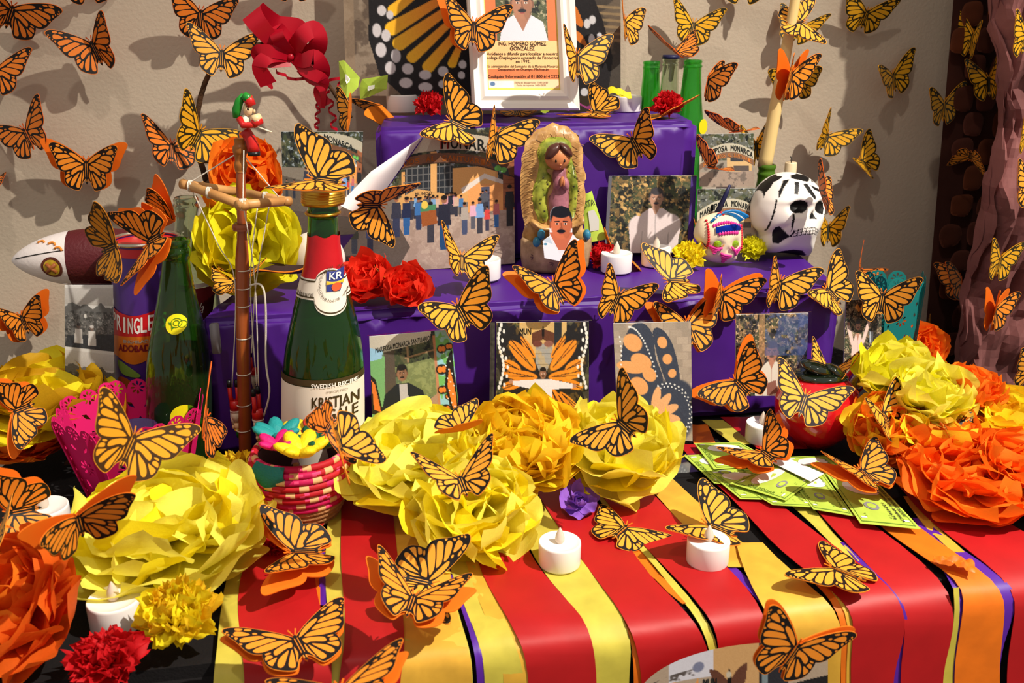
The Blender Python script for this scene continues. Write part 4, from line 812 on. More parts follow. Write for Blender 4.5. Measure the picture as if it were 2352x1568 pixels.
def lerp_rows(rows):
    rows = sorted([(py, hw) for _, py, hw in rows])
    def f(py):
        if py <= rows[0][0]: return rows[0][1]
        for (a, x), (b, y) in zip(rows, rows[1:]):
            if a <= py <= b: return x + (y - x) * (py - a) / (b - a)
        return rows[-1][1]
    return f

# --- green wine bottle
YB = at(742, 1096, z=.0005).y
GREEN = glass('green bottle glass', (62, 138, 52), .02); DKG = glass('deep green glass', (40, 104, 44), .02)
rows = [(742, 452, 33), (742, 478, 34), (742, 492, 37), (742, 500, 34), (742, 560, 37), (742, 610, 44), (742, 650, 54), (743, 700, 67), (744, 750, 79), (744, 800, 88), (744, 850, 92), (744, 920, 93), (744, 1000, 93), (744, 1050, 92), (744, 1080, 90), (744, 1094, 80)]
org = rowpt(744, 1094, YB)[0]
wb = thing('wine_bottle', 'large green sparkling wine bottle with red foil neck and white label', 'bottle', org)
recalc(sh(turned(rows, YB, 48, inner=.003), org).build('glass_body', mat('wine bottle glass', (74, 150, 66), .04, .5, trans=.93, ior=1.45), wb))
liq = [(744, 868, 90), (744, 920, 90), (744, 1000, 91), (744, 1050, 88), (744, 1076, 84), (744, 1086, 76)]
recalc(sh(turned(liq, YB, 40), org).build('wine', mat('green tinted wine', (120, 130, 20), .1, .4, trans=.9, ior=1.33), wb))
sh(turned([(742, 434, 44), (742, 437, 49), (742, 455, 49), (742, 458, 50), (742, 463, 49), (742, 468, 48)], YB, 48, n=1), org).build('screw_cap', mat('gold cap metal', (196, 148, 50), .28, .5, metal=.85), wb)
m = MB()
for i in range(5): 
    c, k = rowpt(742, 440 + i * 5.5, YB); m.tube([(c.x + 49.5 * k * math.cos(a), c.y + 49.5 * k * math.sin(a), c.z) for a in [j * math.pi / 16 for j in range(32)]], .0005, 6, closed=True)
sh(m, org).build('cap_thread', mat('gold cap metal'), wb)
c, k = rowpt(742, 488, YB); sh(MB().tube([(c.x + 38 * k * math.cos(a), c.y + 38 * k * math.sin(a), c.z) for a in [j * math.pi / 16 for j in range(32)]], .0016, 8, closed=True), org).build('gold_ring', mat('gold cap metal'), wb)
hwf = lerp_rows(rows)
def on(px, py, off): return onbody(px, py, YB, 743, hwf, off) - org
def band(name, m_, f, off, x0=-1.0, x1=1.0, nx=48, ny=8):
    """f(u) -> (top, bottom) picture rows on the bottle, u across the visible side"""
    mb = MB()
    def fn(u, v):
        a = (x0 + (x1 - x0) * u) * math.pi / 2; t, b = f(x0 + (x1 - x0) * u); py = t + (b - t) * v
        c, k = rowpt(743, py, YB); r = hwf(py) * k + off
        return Vector((c.x + r * math.sin(a), YB - r * math.cos(a), c.z)) - org
    return mb.grid(fn, nx, ny).build(name, m_, wb)
band('red_foil', mat('red foil', (190, 16, 28), .35, .5, bump=.15, bscale=90), lambda s: (536 + 3 * math.sin(s * 9), 632 + 0 * s), .0006, -2, 2, 80)
M_LBL = mat('cream label paper', (232, 222, 208), .6, .3)
def lift(s): return max(0, 1 - ((s - .32) / .42) ** 2) ** .5 if abs(s - .32) < .42 else 0
BRN = mat('dark olive label band', (64, 50, 24), .5)
band('neck_label', M_LBL, lambda s: (628 - 22 * lift(s), 672 + 34 * lift(s)), .0010, -1.6, 1.6, 90)
for e, wd in ((0, 2.2), (1, 2.2)):
    band('neck_label_line', BRN, (lambda s: (631 - 22 * lift(s), 634 - 22 * lift(s))) if e == 0 else (lambda s: (665 + 34 * lift(s), 668 + 34 * lift(s))), .0014, -1.6, 1.6, 90, 1)
def bt(s, wd, ht, px, py, m_, name='lettering', arc=0, off=.0016, bold=0):
    return lettering(s, wd, ht, lambda x, y: on(px + x, py - y - arc * (x / max(wd, 1)) ** 2, off), m_, wb, name, bold)
NAVY = mat('navy crest blue', (42, 52, 124), .5); GOLD = mat('crest gold', (226, 182, 40), .5)
def bpatch(poly, px, py, m_, name, off): 
    V, T, K = cdt(poly, step=4); mb = MB(); mb.add([on(px + v.x, py - v.y, off) for v in V], T); return mb.build(name, m_, wb, smooth=False)
bpatch([(-16, 22), (15, 24), (16, -4), (12, -22), (-14, -20)], 773, 634, NAVY, 'crest', .0019)
bpatch([(-15, 2), (16, 1), (16, -7), (-15, -6)], 773, 634, GOLD, 'crest_band', .0022)
bpatch([(9 * math.cos(a), 9 * math.sin(a)) for a in [i * .524 for i in range(12)]], 777, 646, mat('pomegranate red', (214, 84, 40), .5), 'crest_fruit', .0025)
bt('KR', 22, 15, 774, 622, WHITE, off=.0026, bold=.3)
bt('Natural', 40, 10, 712, 660, BRN)
for i, ch in enumerate('SWEDISH RECIPE'):
    if ch != ' ':
        a = math.pi * (1.03 - i / 13 * .98); bt(ch, 4.2, 5.5, 773 + 27 * math.cos(a), 636 - 34 * math.sin(a), BRN, off=.0022)
for i, ch in enumerate('POMEGRANATE APPLE'):
    if ch != ' ':
        a = math.pi * (1.06 + i / 16 * .9); bt(ch, 4, 5.5, 773 + 28 * math.cos(a), 640 - 34 * math.sin(a), BRN, off=.0022)
DY = -34     # picture rows of front points against the axis rows
band('front_label', M_LBL, lambda s: (866 + DY * .55 + 8, 1040), .0010, -.98, .98)
band('label_band', BRN, lambda s: (850 + DY * .55 + 8, 868 + DY * .55 + 4), .0014, -.98, .98)
bt('SWEDISH RECIPE', 92, 10, 780, 852, WHITE, bold=.25)
bt('IMPORTED', 42, 5, 787, 866, mat('label grey', (170, 160, 145), .6))
bt('KRISTIAN', 92, 25, 782, 888, BRN, bold=.5)
bt('REGÁLE', 84, 24, 784, 915, BRN, bold=.5)
bt('SELTZER', 30, 6, 686, 968, BRN); bt('NATURAL', 30, 6, 684, 976, BRN)

# --- soda bottles at the left
def soda(rows, py_base, label, glassm, inner=.0022, z0=.0, base_px=None, liquid=None, name='glass_bottle'):
    px = rows[-1][0]; Y = at(px, py_base, z=z0 + .002).y; org = rowpt(px, py_base, Y)[0]
    t = thing(name, label, 'bottle', org)
    recalc(sh(turned(rows + [(px, py_base - 6, rows[-1][2] - 1), (px, py_base, rows[-1][2] - 8)], Y, 40, inner=inner), org).build('glass_body', glassm, t))
    if liquid:
        lm, top = liquid; hw = lerp_rows(rows); sp = [(px, y, hw(y) - 5) for y in range(int(top), int(py_base) - 14, 25)]
        recalc(sh(turned(sp + [(px, py_base - 10, sp[-1][2] - 1)], Y, 32), org).build('liquid', lm, t))
    return t, Y, org, rows
gb, YG, og, rg = soda([(403, 549, 30), (403, 556, 33), (403, 566, 31), (403, 574, 35), (403, 586, 34), (404, 600, 31), (405, 650, 38), (407, 700, 47), (409, 750, 58), (410, 800, 67), (411, 860, 72), (412, 940, 73), (412, 1020, 72)], 1060, 'dark green soda bottle with round yellow lemon sticker in front of the chip can', mat('dark green soda glass', (112, 172, 84), .03, .5, trans=.96, ior=1.45), liquid=(mat('greenish soda', (84, 100, 40), .1, .3, trans=.9, ior=1.33), 800))
hg = lerp_rows(rg)
def ong(px, py, off): return onbody(px, py, YG, 409, hg, off) - og
def gpatch(poly, px, py, m_, name, off): V, T, K = cdt(poly, step=6); mb = MB(); mb.add([ong(px + v.x, py - v.y, off) for v in V], T); return mb.build(name, m_, gb, smooth=False)
circ = lambda r, n=24, sx=1, sy=1: [(r * sx * math.cos(i * 2 * math.pi / n), r * sy * math.sin(i * 2 * math.pi / n)) for i in range(n)]
YST = mat('yellow sticker', (238, 226, 20), .5); LMG = mat('lime green ink', (70, 130, 30), .5)
gpatch(circ(22), 421, 728, YST, 'sticker', .0008)
for r_, x_, y_ in ((11, 1, 3), (6, 1, 3), (8, 13, 0)):
    mb = MB(); mb.tube([ong(421 + x_ + r_ * math.cos(a), 728 - y_ + r_ * .9 * math.sin(a), .0012) for a in [i * .4 for i in range(16)]], .0003, 5, closed=True); mb.build('lemon_drawing', LMG, gb)
gpatch([(-16, 5), (-6, 2), (-12, -1)], 421, 728, LMG, 'leaf_drawing', .0013); gpatch([(-9, -4), (-2, -5), (-7, -13)], 421, 728, LMG, 'leaf_drawing', .0013)
gpatch(circ(26), 441, 930, YST, 'lower_sticker', .0008); gpatch([(-40, -20), (32, 10), (34, -6), (-30, -40)], 440, 950, mat('leaf green label', (60, 150, 50), .5), 'neck_stripe', .0006)
cb, YC, oc, rc = soda([(427, 452, 25), (427, 459, 28), (427, 468, 26), (427, 476, 29), (427, 486, 28), (428, 500, 26), (430, 545, 30), (434, 590, 38), (440, 640, 50), (444, 700, 60), (446, 760, 63), (446, 830, 60), (446, 900, 62)], 950, 'clear glass soda bottle with red label behind the dark green bottle', mat('clear bottle glass', (214, 226, 208), .02, .5, trans=1, ior=1.4), liquid=None)
hc = lerp_rows(rc)
mb = MB().grid(lambda u, v: onbody(440 - 56 + 112 * u, 650 + 75 * v, YC, 442, hc, .0006) - oc, 24, 6); mb.build('red_label', mat('dark red label', (120, 20, 26), .5), cb)
mb = MB().grid(lambda u, v: onbody(440 - 56 + 112 * u, 640 + 9 * v, YC, 442, hc, .0006) - oc, 24, 2); mb.build('label_edge', WHITE, cb)
lettering('Cola', 40, 24, lambda x, y: onbody(468 + x * .7 + y * .2, 692 - y, YC, 442, hc, .0012) - oc, WHITE, cb)

# --- chip can
pts = [(333, 540, 74), (333, 552, 74)]
YP = at(335, 985, z=.0).y; op = rowpt(335, 985, YP)[0]
cn = thing('chip_can', 'purple snack chip can with red banner behind the dark green bottle', 'can', op)
rows = [(333, 548, 74), (334, 700, 74), (335, 860, 74), (335, 985, 74)]
zt, kt = rowpt(333, 548, YP); zb, kb = op, m_per_px(op); rc_ = 73 * kt
def canp(a, z, off=0): # a angle from the front
    t = (zt.z - z) / (zt.z - zb.z); x = zt.x + (zb.x - zt.x) * t; return Vector((x + (rc_ + off) * math.sin(a), YP - (rc_ + off) * math.cos(a), z)) - op
mb = MB(); mb.grid(lambda u, v: canp(-u * 2 * math.pi, zb.z + (zt.z - zb.z) * v), 48, 1); mb.build('paper_tube', mat('purple can print', (70, 36, 120), .35, .5), cn)
h_ = zt.z - zb.z
for zz, rr in ((zt.z, .0022), (zb.z + .003, .0018)): MB().tube([canp(a, zz, .0008) for a in [i * math.pi / 20 for i in range(40)]], rr, 8, closed=True).build('metal_rim', mat('bright tin', (200, 190, 176), .25, metal=.9), cn)
mb = MB(); mb.add([canp(a, zt.z - .003, -.001) for a in [i * math.pi / 20 for i in range(40)]], [tuple(range(40))]); mb.build('red_lid', mat('red lid', (196, 30, 34), .4), cn)
def zz(py): return rowpt(334, py, YP)[0].z + .0
def canband(f, m_, name, off=.0005, x0=-1.25, x1=1.25):
    mb = MB(); mb.grid(lambda u, v: (lambda a, tb: canp(a, zz(tb[0] + (tb[1] - tb[0]) * (1 - v)), off))(x0 + (x1 - x0) * u, f(x0 + (x1 - x0) * u)), 32, 5); return mb.build(name, m_, cn)
D2 = -24
canband(lambda a: (548 + D2 * .0 + 8, 600 + D2), mat('red can top', (186, 26, 34), .35, .5), 'red_top_band')
canband(lambda a: (722 + D2 - 26 * (abs(a) ** 1.5) * .7 + 6, 774 + D2 + 4 * a * a), mat('red banner print', (190, 22, 30), .4), 'red_banner', .0008)
canband(lambda a: (774 + D2, 828 + D2 + 8 * math.cos(a * 4)), mat('orange banner print', (206, 110, 24), .4), 'orange_banner', .0007, -1.15, 1.1)
def canp2(px, py, off): a = math.asin(max(-.99, min(.99, (px - 334) / 74))); return canp(a, zz(py), off)
for i, ch in enumerate('PRINGLES'):
    lettering(ch, 5 if ch == 'I' else 11.5, 36, lambda x, y, i=i: canp2(283 + i * 14.6 + x, 746 + D2 - 10 * abs((i - 3.5) / 3.5) ** 2 - y + 3, .0012), WHITE, cn, bold=.6)
lettering('ENCHILADO', 66, 7, lambda x, y: canp2(342 + x, 785 + D2 - y, .0012), mat('label grey'), cn, bold=.3)
lettering('ADOBADAS', 92, 15, lambda x, y: canp2(342 + x, 800 + D2 - y, .0012), mat('dark red ink', (120, 20, 26), .5), cn, bold=.8)
def canpatch(poly, px, py, m_, name): V, T, K = cdt(poly, step=8); mb = MB(); mb.add([canp2(px + v.x, py - v.y, .0012) for v in V], T); return mb.build(name, m_, cn, smooth=False)
canpatch(smooth2([(-26, 14), (-10, 12), (30, -14), (20, -20), (-14, -12)]), 318, 845 + D2, mat('lime green print', (120, 150, 60), .5), 'lime_drawing')
canpatch(smooth2([(-26, 20), (0, 22), (24, 0), (30, -30), (-20, -30)]), 318, 890 + D2, mat('chip orange print', (168, 76, 20), .5), 'chip_drawing')

# --- green and clear bottles behind the upper box
def upper(rows, Y, zbase, label, m_):
    # rows end where the body goes down; extend to the base
    px, py, hw = rows[0]; c, k = rowpt(px, py, Y); org = Vector((c.x, Y, zbase))
    t = thing('glass_bottle', label, 'bottle', org)
    mb = turned(rows, Y, 36, n=3); R0 = [(r_ if False else 0) for r_ in ()]
    prof = []
    for px_, py_, hw_ in rows:
        c_, k_ = rowpt(px_, py_, Y); prof.append(Vector((hw_ * k_, 0, c_.z)))
    P_ = catmull(prof, 4); rb = P_[-1].x
    P_ = [(p.x, p.z - zbase) for p in P_] + [(rb * 1.02, (P_[-1].z - zbase) * .5), (rb * 1.02, .012), (rb * .95, .003), (rb * .8, .001)]
    inn = [(max(r - .0025, .001), z) for r, z in P_]; inn[-1] = (inn[-1][0], inn[-1][1] + .005); inn[-2] = (inn[-2][0], inn[-2][1] + .004)
    mb = MB(); mb.lathe(P_ + inn[::-1] + [P_[0]], 36); n_ = len(P_)
    mb.f.append(tuple(range((n_ - 1) * 36, n_ * 36))); mb.m.append(0); mb.f.append(tuple(range(n_ * 36, (n_ + 1) * 36))); mb.m.append(0)
    # remove the ring joining outer and inner bottoms
    cut = set(range((n_ - 1) * 36, n_ * 36)) | set(range(n_ * 36, (n_ + 1) * 36))
    keep = [i for i, f in enumerate(mb.f) if not (len(f) == 4 and all(v in cut for v in f))]
    mb.f = [mb.f[i] for i in keep]; mb.m = [mb.m[i] for i in keep]
    recalc(mb.build('glass_body', m_, t)); return t, org
GB = mat('grass green glass', (104, 214, 100), .03, .5, trans=.92, ior=1.4)
NECK = lambda px, py, s=1: [(px, py, 18 * s), (px, py + 4, 20 * s), (px, py + 10, 18.5 * s), (px, py + 15, 20.5 * s), (px, py + 22, 19 * s), (px, py + 60, 21 * s), (px, py + 110, 25 * s), (px, py + 150, 31 * s), (px, py + 190, 35 * s)]
upper(NECK(1497, 140), 1.425 + SL * .21, T2, 'leftmost green glass bottle behind the upper purple box', GB)
cbt, cbo = upper(NECK(1541, 133), 1.42 + SL * .23, T2, 'clear glass bottle between two green ones with a butterfly on its mouth', mat('clear bottle glass'))
g3, g3o = upper(NECK(1592, 137, 1.08), 1.355 + SL * .26, T2, 'right green glass bottle with yellow sticker behind the upper purple box', GB)
mb = MB(); mb.lathe([(.0001, .002), (.012, .002), (.013, -.003), (.0, -.004)], 24); p_ = at(1541, 127, c=1.39); sh(mb, (0, 0, 0)).build('stopper', mat('navy cap', (26, 28, 70), .5), cbt, (0, 0, at(1541, 131, c=1.42).z - T2 + .001))
pq = Vector((.016, -.021, zat(288, 1.40) - T2)); MB().add([(pq.x + .006 * math.cos(a), pq.y, pq.z + .011 * math.sin(a)) for a in [i * .5236 for i in range(12)]], [tuple(range(12))]).build('sticker', YST, g3)

# --- candles
WAXT = mat('ivory wax', (236, 206, 140), .4, .4, transl=.15, bump=.05, bscale=40)
WAXC = mat('pale wax', (240, 218, 180), .4, .4, transl=.15)
Yc = 1.30 + SL * .36
rows = [(1762, 377, 19), (1762, 383, 21), (1762, 392, 18.5), (1762, 399, 21), (1761, 408, 19.5), (1761, 425, 21), (1759, 470, 28), (1758, 520, 34), (1757, 560, 36)]
t_, o_ = upper(rows, Yc, T2, 'olive green bottle holding the tall leaning candle behind the big skull', mat('olive green glass', (92, 138, 30), .12, .5, trans=.5))
pa, pb = rowpt(1756, 384, Yc)[0], at(1838, -60, c=1.29); ka = m_per_px(pa)
lc = thing('taper_candle', 'tall leaning ivory taper candle stuck in the olive green bottle', 'candle', pa)
d = pb - pa; MB().tube([d * (i / 20) for i in range(21)], [(16.5 - 6.5 * i / 20) * ka for i in range(21)], 20).build('wax', WAXT, lc)
MB().tube([d, d + Vector((0, 0, .008))], .0008, 6).build('wick', BLACK, lc)
ps = rowpt(1817, 372, Yc + .03)[0]; zb_ = T2; hs = ps.z - zb_; ks = m_per_px(ps)
scn = thing('taper_candle', 'short pale candle with black wick behind the big skull', 'candle', (ps.x, ps.y, zb_))
MB().lathe([(.0001, 0), (15 * ks, 0), (14.5 * ks, hs * .5), (13.5 * ks, hs - .002), (12 * ks, hs), (4 * ks, hs - .0015), (.0001, hs - .001)], 24).build('wax', WAXC, scn)
MB().tube([(0, 0, hs - .002), (.0005, 0, hs + .004), (-.0015, 0, hs + .008)], .0007, 6).build('wick', BLACK, scn)

# --- battery tea lights
M_TL = mat('white tea light plastic', (244, 240, 236), .35, .45, coat=.1); M_FL = mat('milky flame plastic', (236, 222, 206), .3, .4, transl=.3)
def tealight(px, py, dpx, z, label, hfac=.60):
    """px, py = centre of the base"""
    p = at(px, py, z=z); d = dpx * m_per_px(p); r = d / 2; h = d * hfac
    t = thing('tea_light', label, 'tea light', p, 'battery tea lights')
    MB().lathe([(.0001, 0), (r * .96, 0), (r * .985, h * .05), (r, h * .9), (r * .99, h * .97), (r * .95, h), (r * .93, h * .985), (r * .60, h * .955), (r * .3, h * .94), (.0001, h * .94)], 48).build('housing', M_TL, t)
    fh = d * .40
    MB().lathe([(r * .16, h * .93), (r * .22, h * .94 + fh * .12), (r * .235, h * .94 + fh * .3), (r * .19, h * .94 + fh * .55), (r * .10, h * .94 + fh * .8), (r * .03, h * .94 + fh * .97), (.0001, h * .94 + fh)], 20).build('flame_bulb', M_FL, t)
tealight(1285, 1293, 97, .0045, 'white tea light on the yellow green streamer, left of the front pair')
tealight(1624, 1288, 97, .0045, 'white tea light on the red streamer, right of the front pair')
tealight(270, 1433, 118, .0, 'white tea light left of the small ruffled yellow pompom')
tealight(110, 1218, 106, .0, 'white tea light at the left edge beneath a butterfly wing')
tealight(1748, 1010, 74, .004, 'white tea light half hidden beside the red ball')
tealight(1112, 638, 77, T2, 'white tea light at the front of the middle step right of roses')
tealight(1415, 622, 72, T2, 'white tea light beside the haloed figurine')
tealight(1506, 607, 68, T2, 'white tea light behind the butterfly, below the acrylic print')
tealight(926, 256, 75, T3, 'white tea light on the upper box left of the white frame', .52)
tealight(1440, 255, 66, T3, 'white tea light on the upper box right of the white frame', .52)

# --- red ball jar with dark glass top
p = at(1868, 1018, z=.002); k = m_per_px(p); r = 97 * k
rb = thing('red_ball_jar', 'glossy red round ceramic jar with black glass stopper', 'jar', (p.x, p.y, .0015))
MB().lathe([(.0001, 0), (r * .30, 0), (r * .42, .002), (r * .8, r * .42), (r * .97, r * .8), (r * .98, r * 1.08), (r * .86, r * 1.42), (r * .6, r * 1.66), (r * .42, r * 1.74), (r * .36, r * 1.70), (r * .3, r * 1.5)], 48).build('body', mat('red glaze', (196, 18, 30), .14, .6, coat=.6), rb)
M_BG = mat('black green glass', (10, 22, 10), .06, .7, coat=.8)
MB().ball((0, 0, r * 1.74), (r * .62, r * .5, r * .16), seg=24).ball((-r * .12, -r * .05, r * 1.93), (r * .42, r * .32, r * .15), seg=24, rot=Matrix.Rotation(.35, 3, 'Y')).ball((r * .32, -r * .1, r * 1.85), (r * .34, r * .25, r * .12), seg=20, rot=Matrix.Rotation(.6, 3, 'Y')).build('stopper', M_BG, rb)
# rainbow pipe cleaner loop
p = at(1962, 905, c=.985); k = m_per_px(p)
lp = thing('pipe_cleaner_loop', 'rainbow pipe cleaner loop standing between red jar and yellow pompom', 'craft loop', p)
for i, (nm, c_) in enumerate((('red', (208, 28, 44)), ('purple', (120, 50, 150)), ('white', (230, 226, 220)), ('yellow', (240, 220, 60)))):
    f = 1 - i * .2; pts = [(f * 24 * k * math.cos(a) * .85 + f * 10 * k * math.sin(a), -i * .0012, 34 * k + f * 36 * k * math.sin(a)) for a in [j * .35 - .9 for j in range(15)]]
    MB().tube(pts, .0034, 8).build(nm + '_strand', mat(nm + ' chenille', c_, .95, .1, bump=1, bscale=900), lp)

# --- pink cut paper basket (papel picado) and the teal one
def picado(wd, ht, lobes, seed=0):
    """outline and holes of one cut paper panel, base at y=0"""
    pts = [(-wd * .38, 0), (wd * .38, 0), (wd * .5, ht * .78)]
    for i in range(lobes)[::-1]:
        cx = -wd * .5 + wd * (i + .5) / lobes; r_ = wd * .5 / lobes
        for j in range(7): a = math.pi * j / 6; pts.append((cx + r_ * math.cos(a), ht * .78 + r_ * 1.05 * math.sin(a) + .0002))
    pts.append((-wd * .5, ht * .78)); 
    P_ = []
    for q in pts:
        if not P_ or (abs(q[0] - P_[-1][0]) + abs(q[1] - P_[-1][1])) > 1e-4: P_.append(q)
    H_ = []
    def flwr(cx, cy, r_, n):
        for j in range(n):
            a = 2 * math.pi * j / n; ux, uy = math.cos(a), math.sin(a); c0 = (cx + ux * r_ * .62, cy + uy * r_ * .62)
            H_.append([(c0[0] + ux * r_ * .34 * q - uy * s_ * r_ * .15, c0[1] + uy * r_ * .34 * q + ux * s_ * r_ * .15) for q, s_ in ((-1, 0), (-.2, 1), (.6, .9), (1, 0), (.6, -.9), (-.2, -1))])
    for i in range(lobes): flwr(-wd * .5 + wd * (i + .5) / lobes, ht * .80, wd * .5 / lobes * .72, 8)
    flwr(0, ht * .42, wd * .17, 8)
    for sx in (-1, 1):
        for j in range(5): 
            y = ht * (.12 + .12 * j); x = sx * wd * (.30 + .015 * j); H_.append([(x - .0016, y), (x, y - .0035), (x + .0016, y), (x, y + .0035)])
        H_.append([(sx * wd * .10, ht * .16), (sx * wd * .17, ht * .20), (sx * wd * .19, ht * .28), (sx * wd * .13, ht * .24)])
        H_.append([(sx * wd * .07, ht * .60), (sx * wd * .15, ht * .62), (sx * wd * .20, ht * .67), (sx * wd * .12, ht * .66)])
    H_.append([(0, ht * .07), (wd * .05, ht * .13), (0, ht * .19), (-wd * .05, ht * .13)])
    return P_, H_
pc = at(300, 1150, z=0); k = m_per_px(pc)
PINK = mat('hot pink felt paper', (214, 26, 104), .75, .2, transl=.12); 
pb_ = thing('cut_paper_basket', 'hot pink cut paper candle basket with scalloped flower rim', 'paper basket', (pc.x, pc.y + .03, 0))
r0, nP, ht = 120 * k, 8, 250 * k
ol, hl = picado(2 * (r0 + .022) * math.tan(math.pi / nP) * 1.06, ht, 3)
for i in range(nP):
    a = 2 * math.pi * i / nP + .25; tilt = .24
    def fn(x, y, z, a=a):
        rr = r0 * .84 + y * math.sin(tilt) - z + .006 * math.sin(y / ht * 3.1) * 0; h = y * math.cos(tilt)
        return (rr * math.sin(a) + x * math.cos(a), -(rr * math.cos(a)) + x * math.sin(a), h + .001)
    sheet(ol, .0008, fn, holes=hl).build('cut_paper_panel', PINK, pb_, smooth=False)
MB().lathe([(.0001, .001), (r0 * .84, .001), (r0 * .84, .003), (.0001, .003)], 8, rot=Matrix.Rotation(.25 + math.pi / 8, 3, 'Z')).build('base', PINK, pb_)
MB().lathe([(.0001, .003), (r0 * .42, .003), (r0 * .45, .07), (r0 * .42, .07), (r0 * .38, .010), (.0001, .008)], 24).build('glass_holder', mat('violet tinted glass', (150, 110, 200), .05, .5, trans=.9), pb_)
pc = at(2052, 850, c=1.16); k = m_per_px(pc)
TEAL = mat('teal cut paper', (26, 120, 118), .7, .2)
tg = thing('cut_paper_bag', 'teal cut paper bag with punched flowers beyond the small portrait', 'paper bag', (pc.x, pc.y, .02))
ol, hl = picado(86 * k, 122 * k + .06, 2)
for i, (dx, dy, a, tl_) in enumerate(((0, 0, .1, .1), (-.012, .034, -.15, 0), (.032, .02, 1.3, .05), (-.035, .018, -1.3, .05))):
    sheet(ol, .0008, lambda x, y, z, a=a, dx=dx, dy=dy, tl_=tl_: (dx + x * math.cos(a), dy + x * math.sin(a) - tl_ * y * .4 - z, y), holes=hl).build('cut_paper_panel', TEAL, tg, smooth=False)
# ------------------------------------------------------------------ photo prints, posters, frame
CARD = mat('white photo paper back', (226, 224, 226), .6, .3); DARKB = mat('black photo back', (30, 28, 30), .6)
def quadfn(TL, TR, BR, BL, ct, cb, org):
    a, b, c_, d = at(*TL, c=ct), at(*TR, c=ct), at(*BR, c=cb), at(*BL, c=cb)
    return (lambda u, v, off=0: a.lerp(b, u).lerp(d.lerp(c_, u), v) - org + Vector((SL, -1, 0)).normalized() * off), d.lerp(c_, .5)
def photo(label, TL, TR, BR, BL, ct, cb, cv, name='photo_print', sleeve=True, cat='photo', group=None, mask=None, foot=False):
    f0, base = quadfn(TL, TR, BR, BL, ct, cb, Vector((0, 0, 0))); org = base.copy()
    t = thing(name, label, cat, org, group); f = lambda u, v, off=0: f0(u, v, off) - org
    cv.mesh('print', lambda u, v: f(u, v, .0012), M_PRINT, t, mask)
    if mask is None: MB().add([f(0, 0), f(1, 0), f(1, 1), f(0, 1)] + [f(0, 0, .0008), f(1, 0, .0008), f(1, 1, .0008), f(0, 1, .0008)], [(3, 2, 1, 0), (4, 5, 6, 7), (0, 1, 5, 4), (1, 2, 6, 5), (2, 3, 7, 6), (3, 0, 4, 7)]).build('backing', CARD, t, smooth=False)
    if sleeve:
        e = .022; q = [(-e, -e), (1 + e, -e), (1 + e, 1 + e * .3), (-e, 1 + e * .3)]; mb = MB()
        mb.add([f(u, v, .003) for u, v in q] + [f(u, v, .0052) for u, v in q], [(3, 2, 1, 0), (4, 5, 6, 7), (0, 1, 5, 4), (1, 2, 6, 5), (2, 3, 7, 6), (3, 0, 4, 7)])
        mb.build('clear_cover', M_CLEAR, t, smooth=False)
        if foot:
            a, b = f(-e, 1.02, .005), f(1 + e, 1.02, .005); n_ = Vector((SL, -1, 0)).normalized() * .045; 
            z0 = -org.z + foot; lift = Vector((0, 0, .016))
            P_ = [a, b]; a0, b0 = Vector((a.x, a.y, z0 + .002)), Vector((b.x, b.y, z0 + .002))
            MB().add([a, b, b0, a0, b0 + n_, a0 + n_, b0 + n_ * 1.1 + lift, a0 + n_ * 1.1 + lift], [(0, 1, 2, 3), (3, 2, 4, 5), (5, 4, 6, 7)]).build('clear_foot', M_CLEAR, t, smooth=False)
    t['f'] = 0; del t['f']
    return t, f
def letter_on(f, s, u, v, wu, hv, m, t, off=.0016, arc=None, bold=0, name='lettering'):
    """centred at (u, v) of the print, wu x hv in print units; arc(x) -> (du, dv, slope)"""
    def g(x, y):
        if arc: du, dv, sl = arc(x); return f(u + du + y * sl * .0, v + dv - y, off)
        return f(u + x, v - y, off)
    return lettering(s, wu, hv, g, m, t, name, bold)
def foliage(cv, box=(0, 0, 1, 1), base=(40, 46, 36), seed=0, sky=None):
    cv.rect(*box, base)
    cv.mottle((66, 74, 50), 10, .5, seed, .9, box); cv.mottle((96, 92, 66), 22, .58, seed + 1, .8, box); cv.mottle((18, 22, 22), 14, .6, seed + 2, .9, box)
    if sky: cv.mottle(sky, 26, .66, seed + 3, .9, box)
    return cv
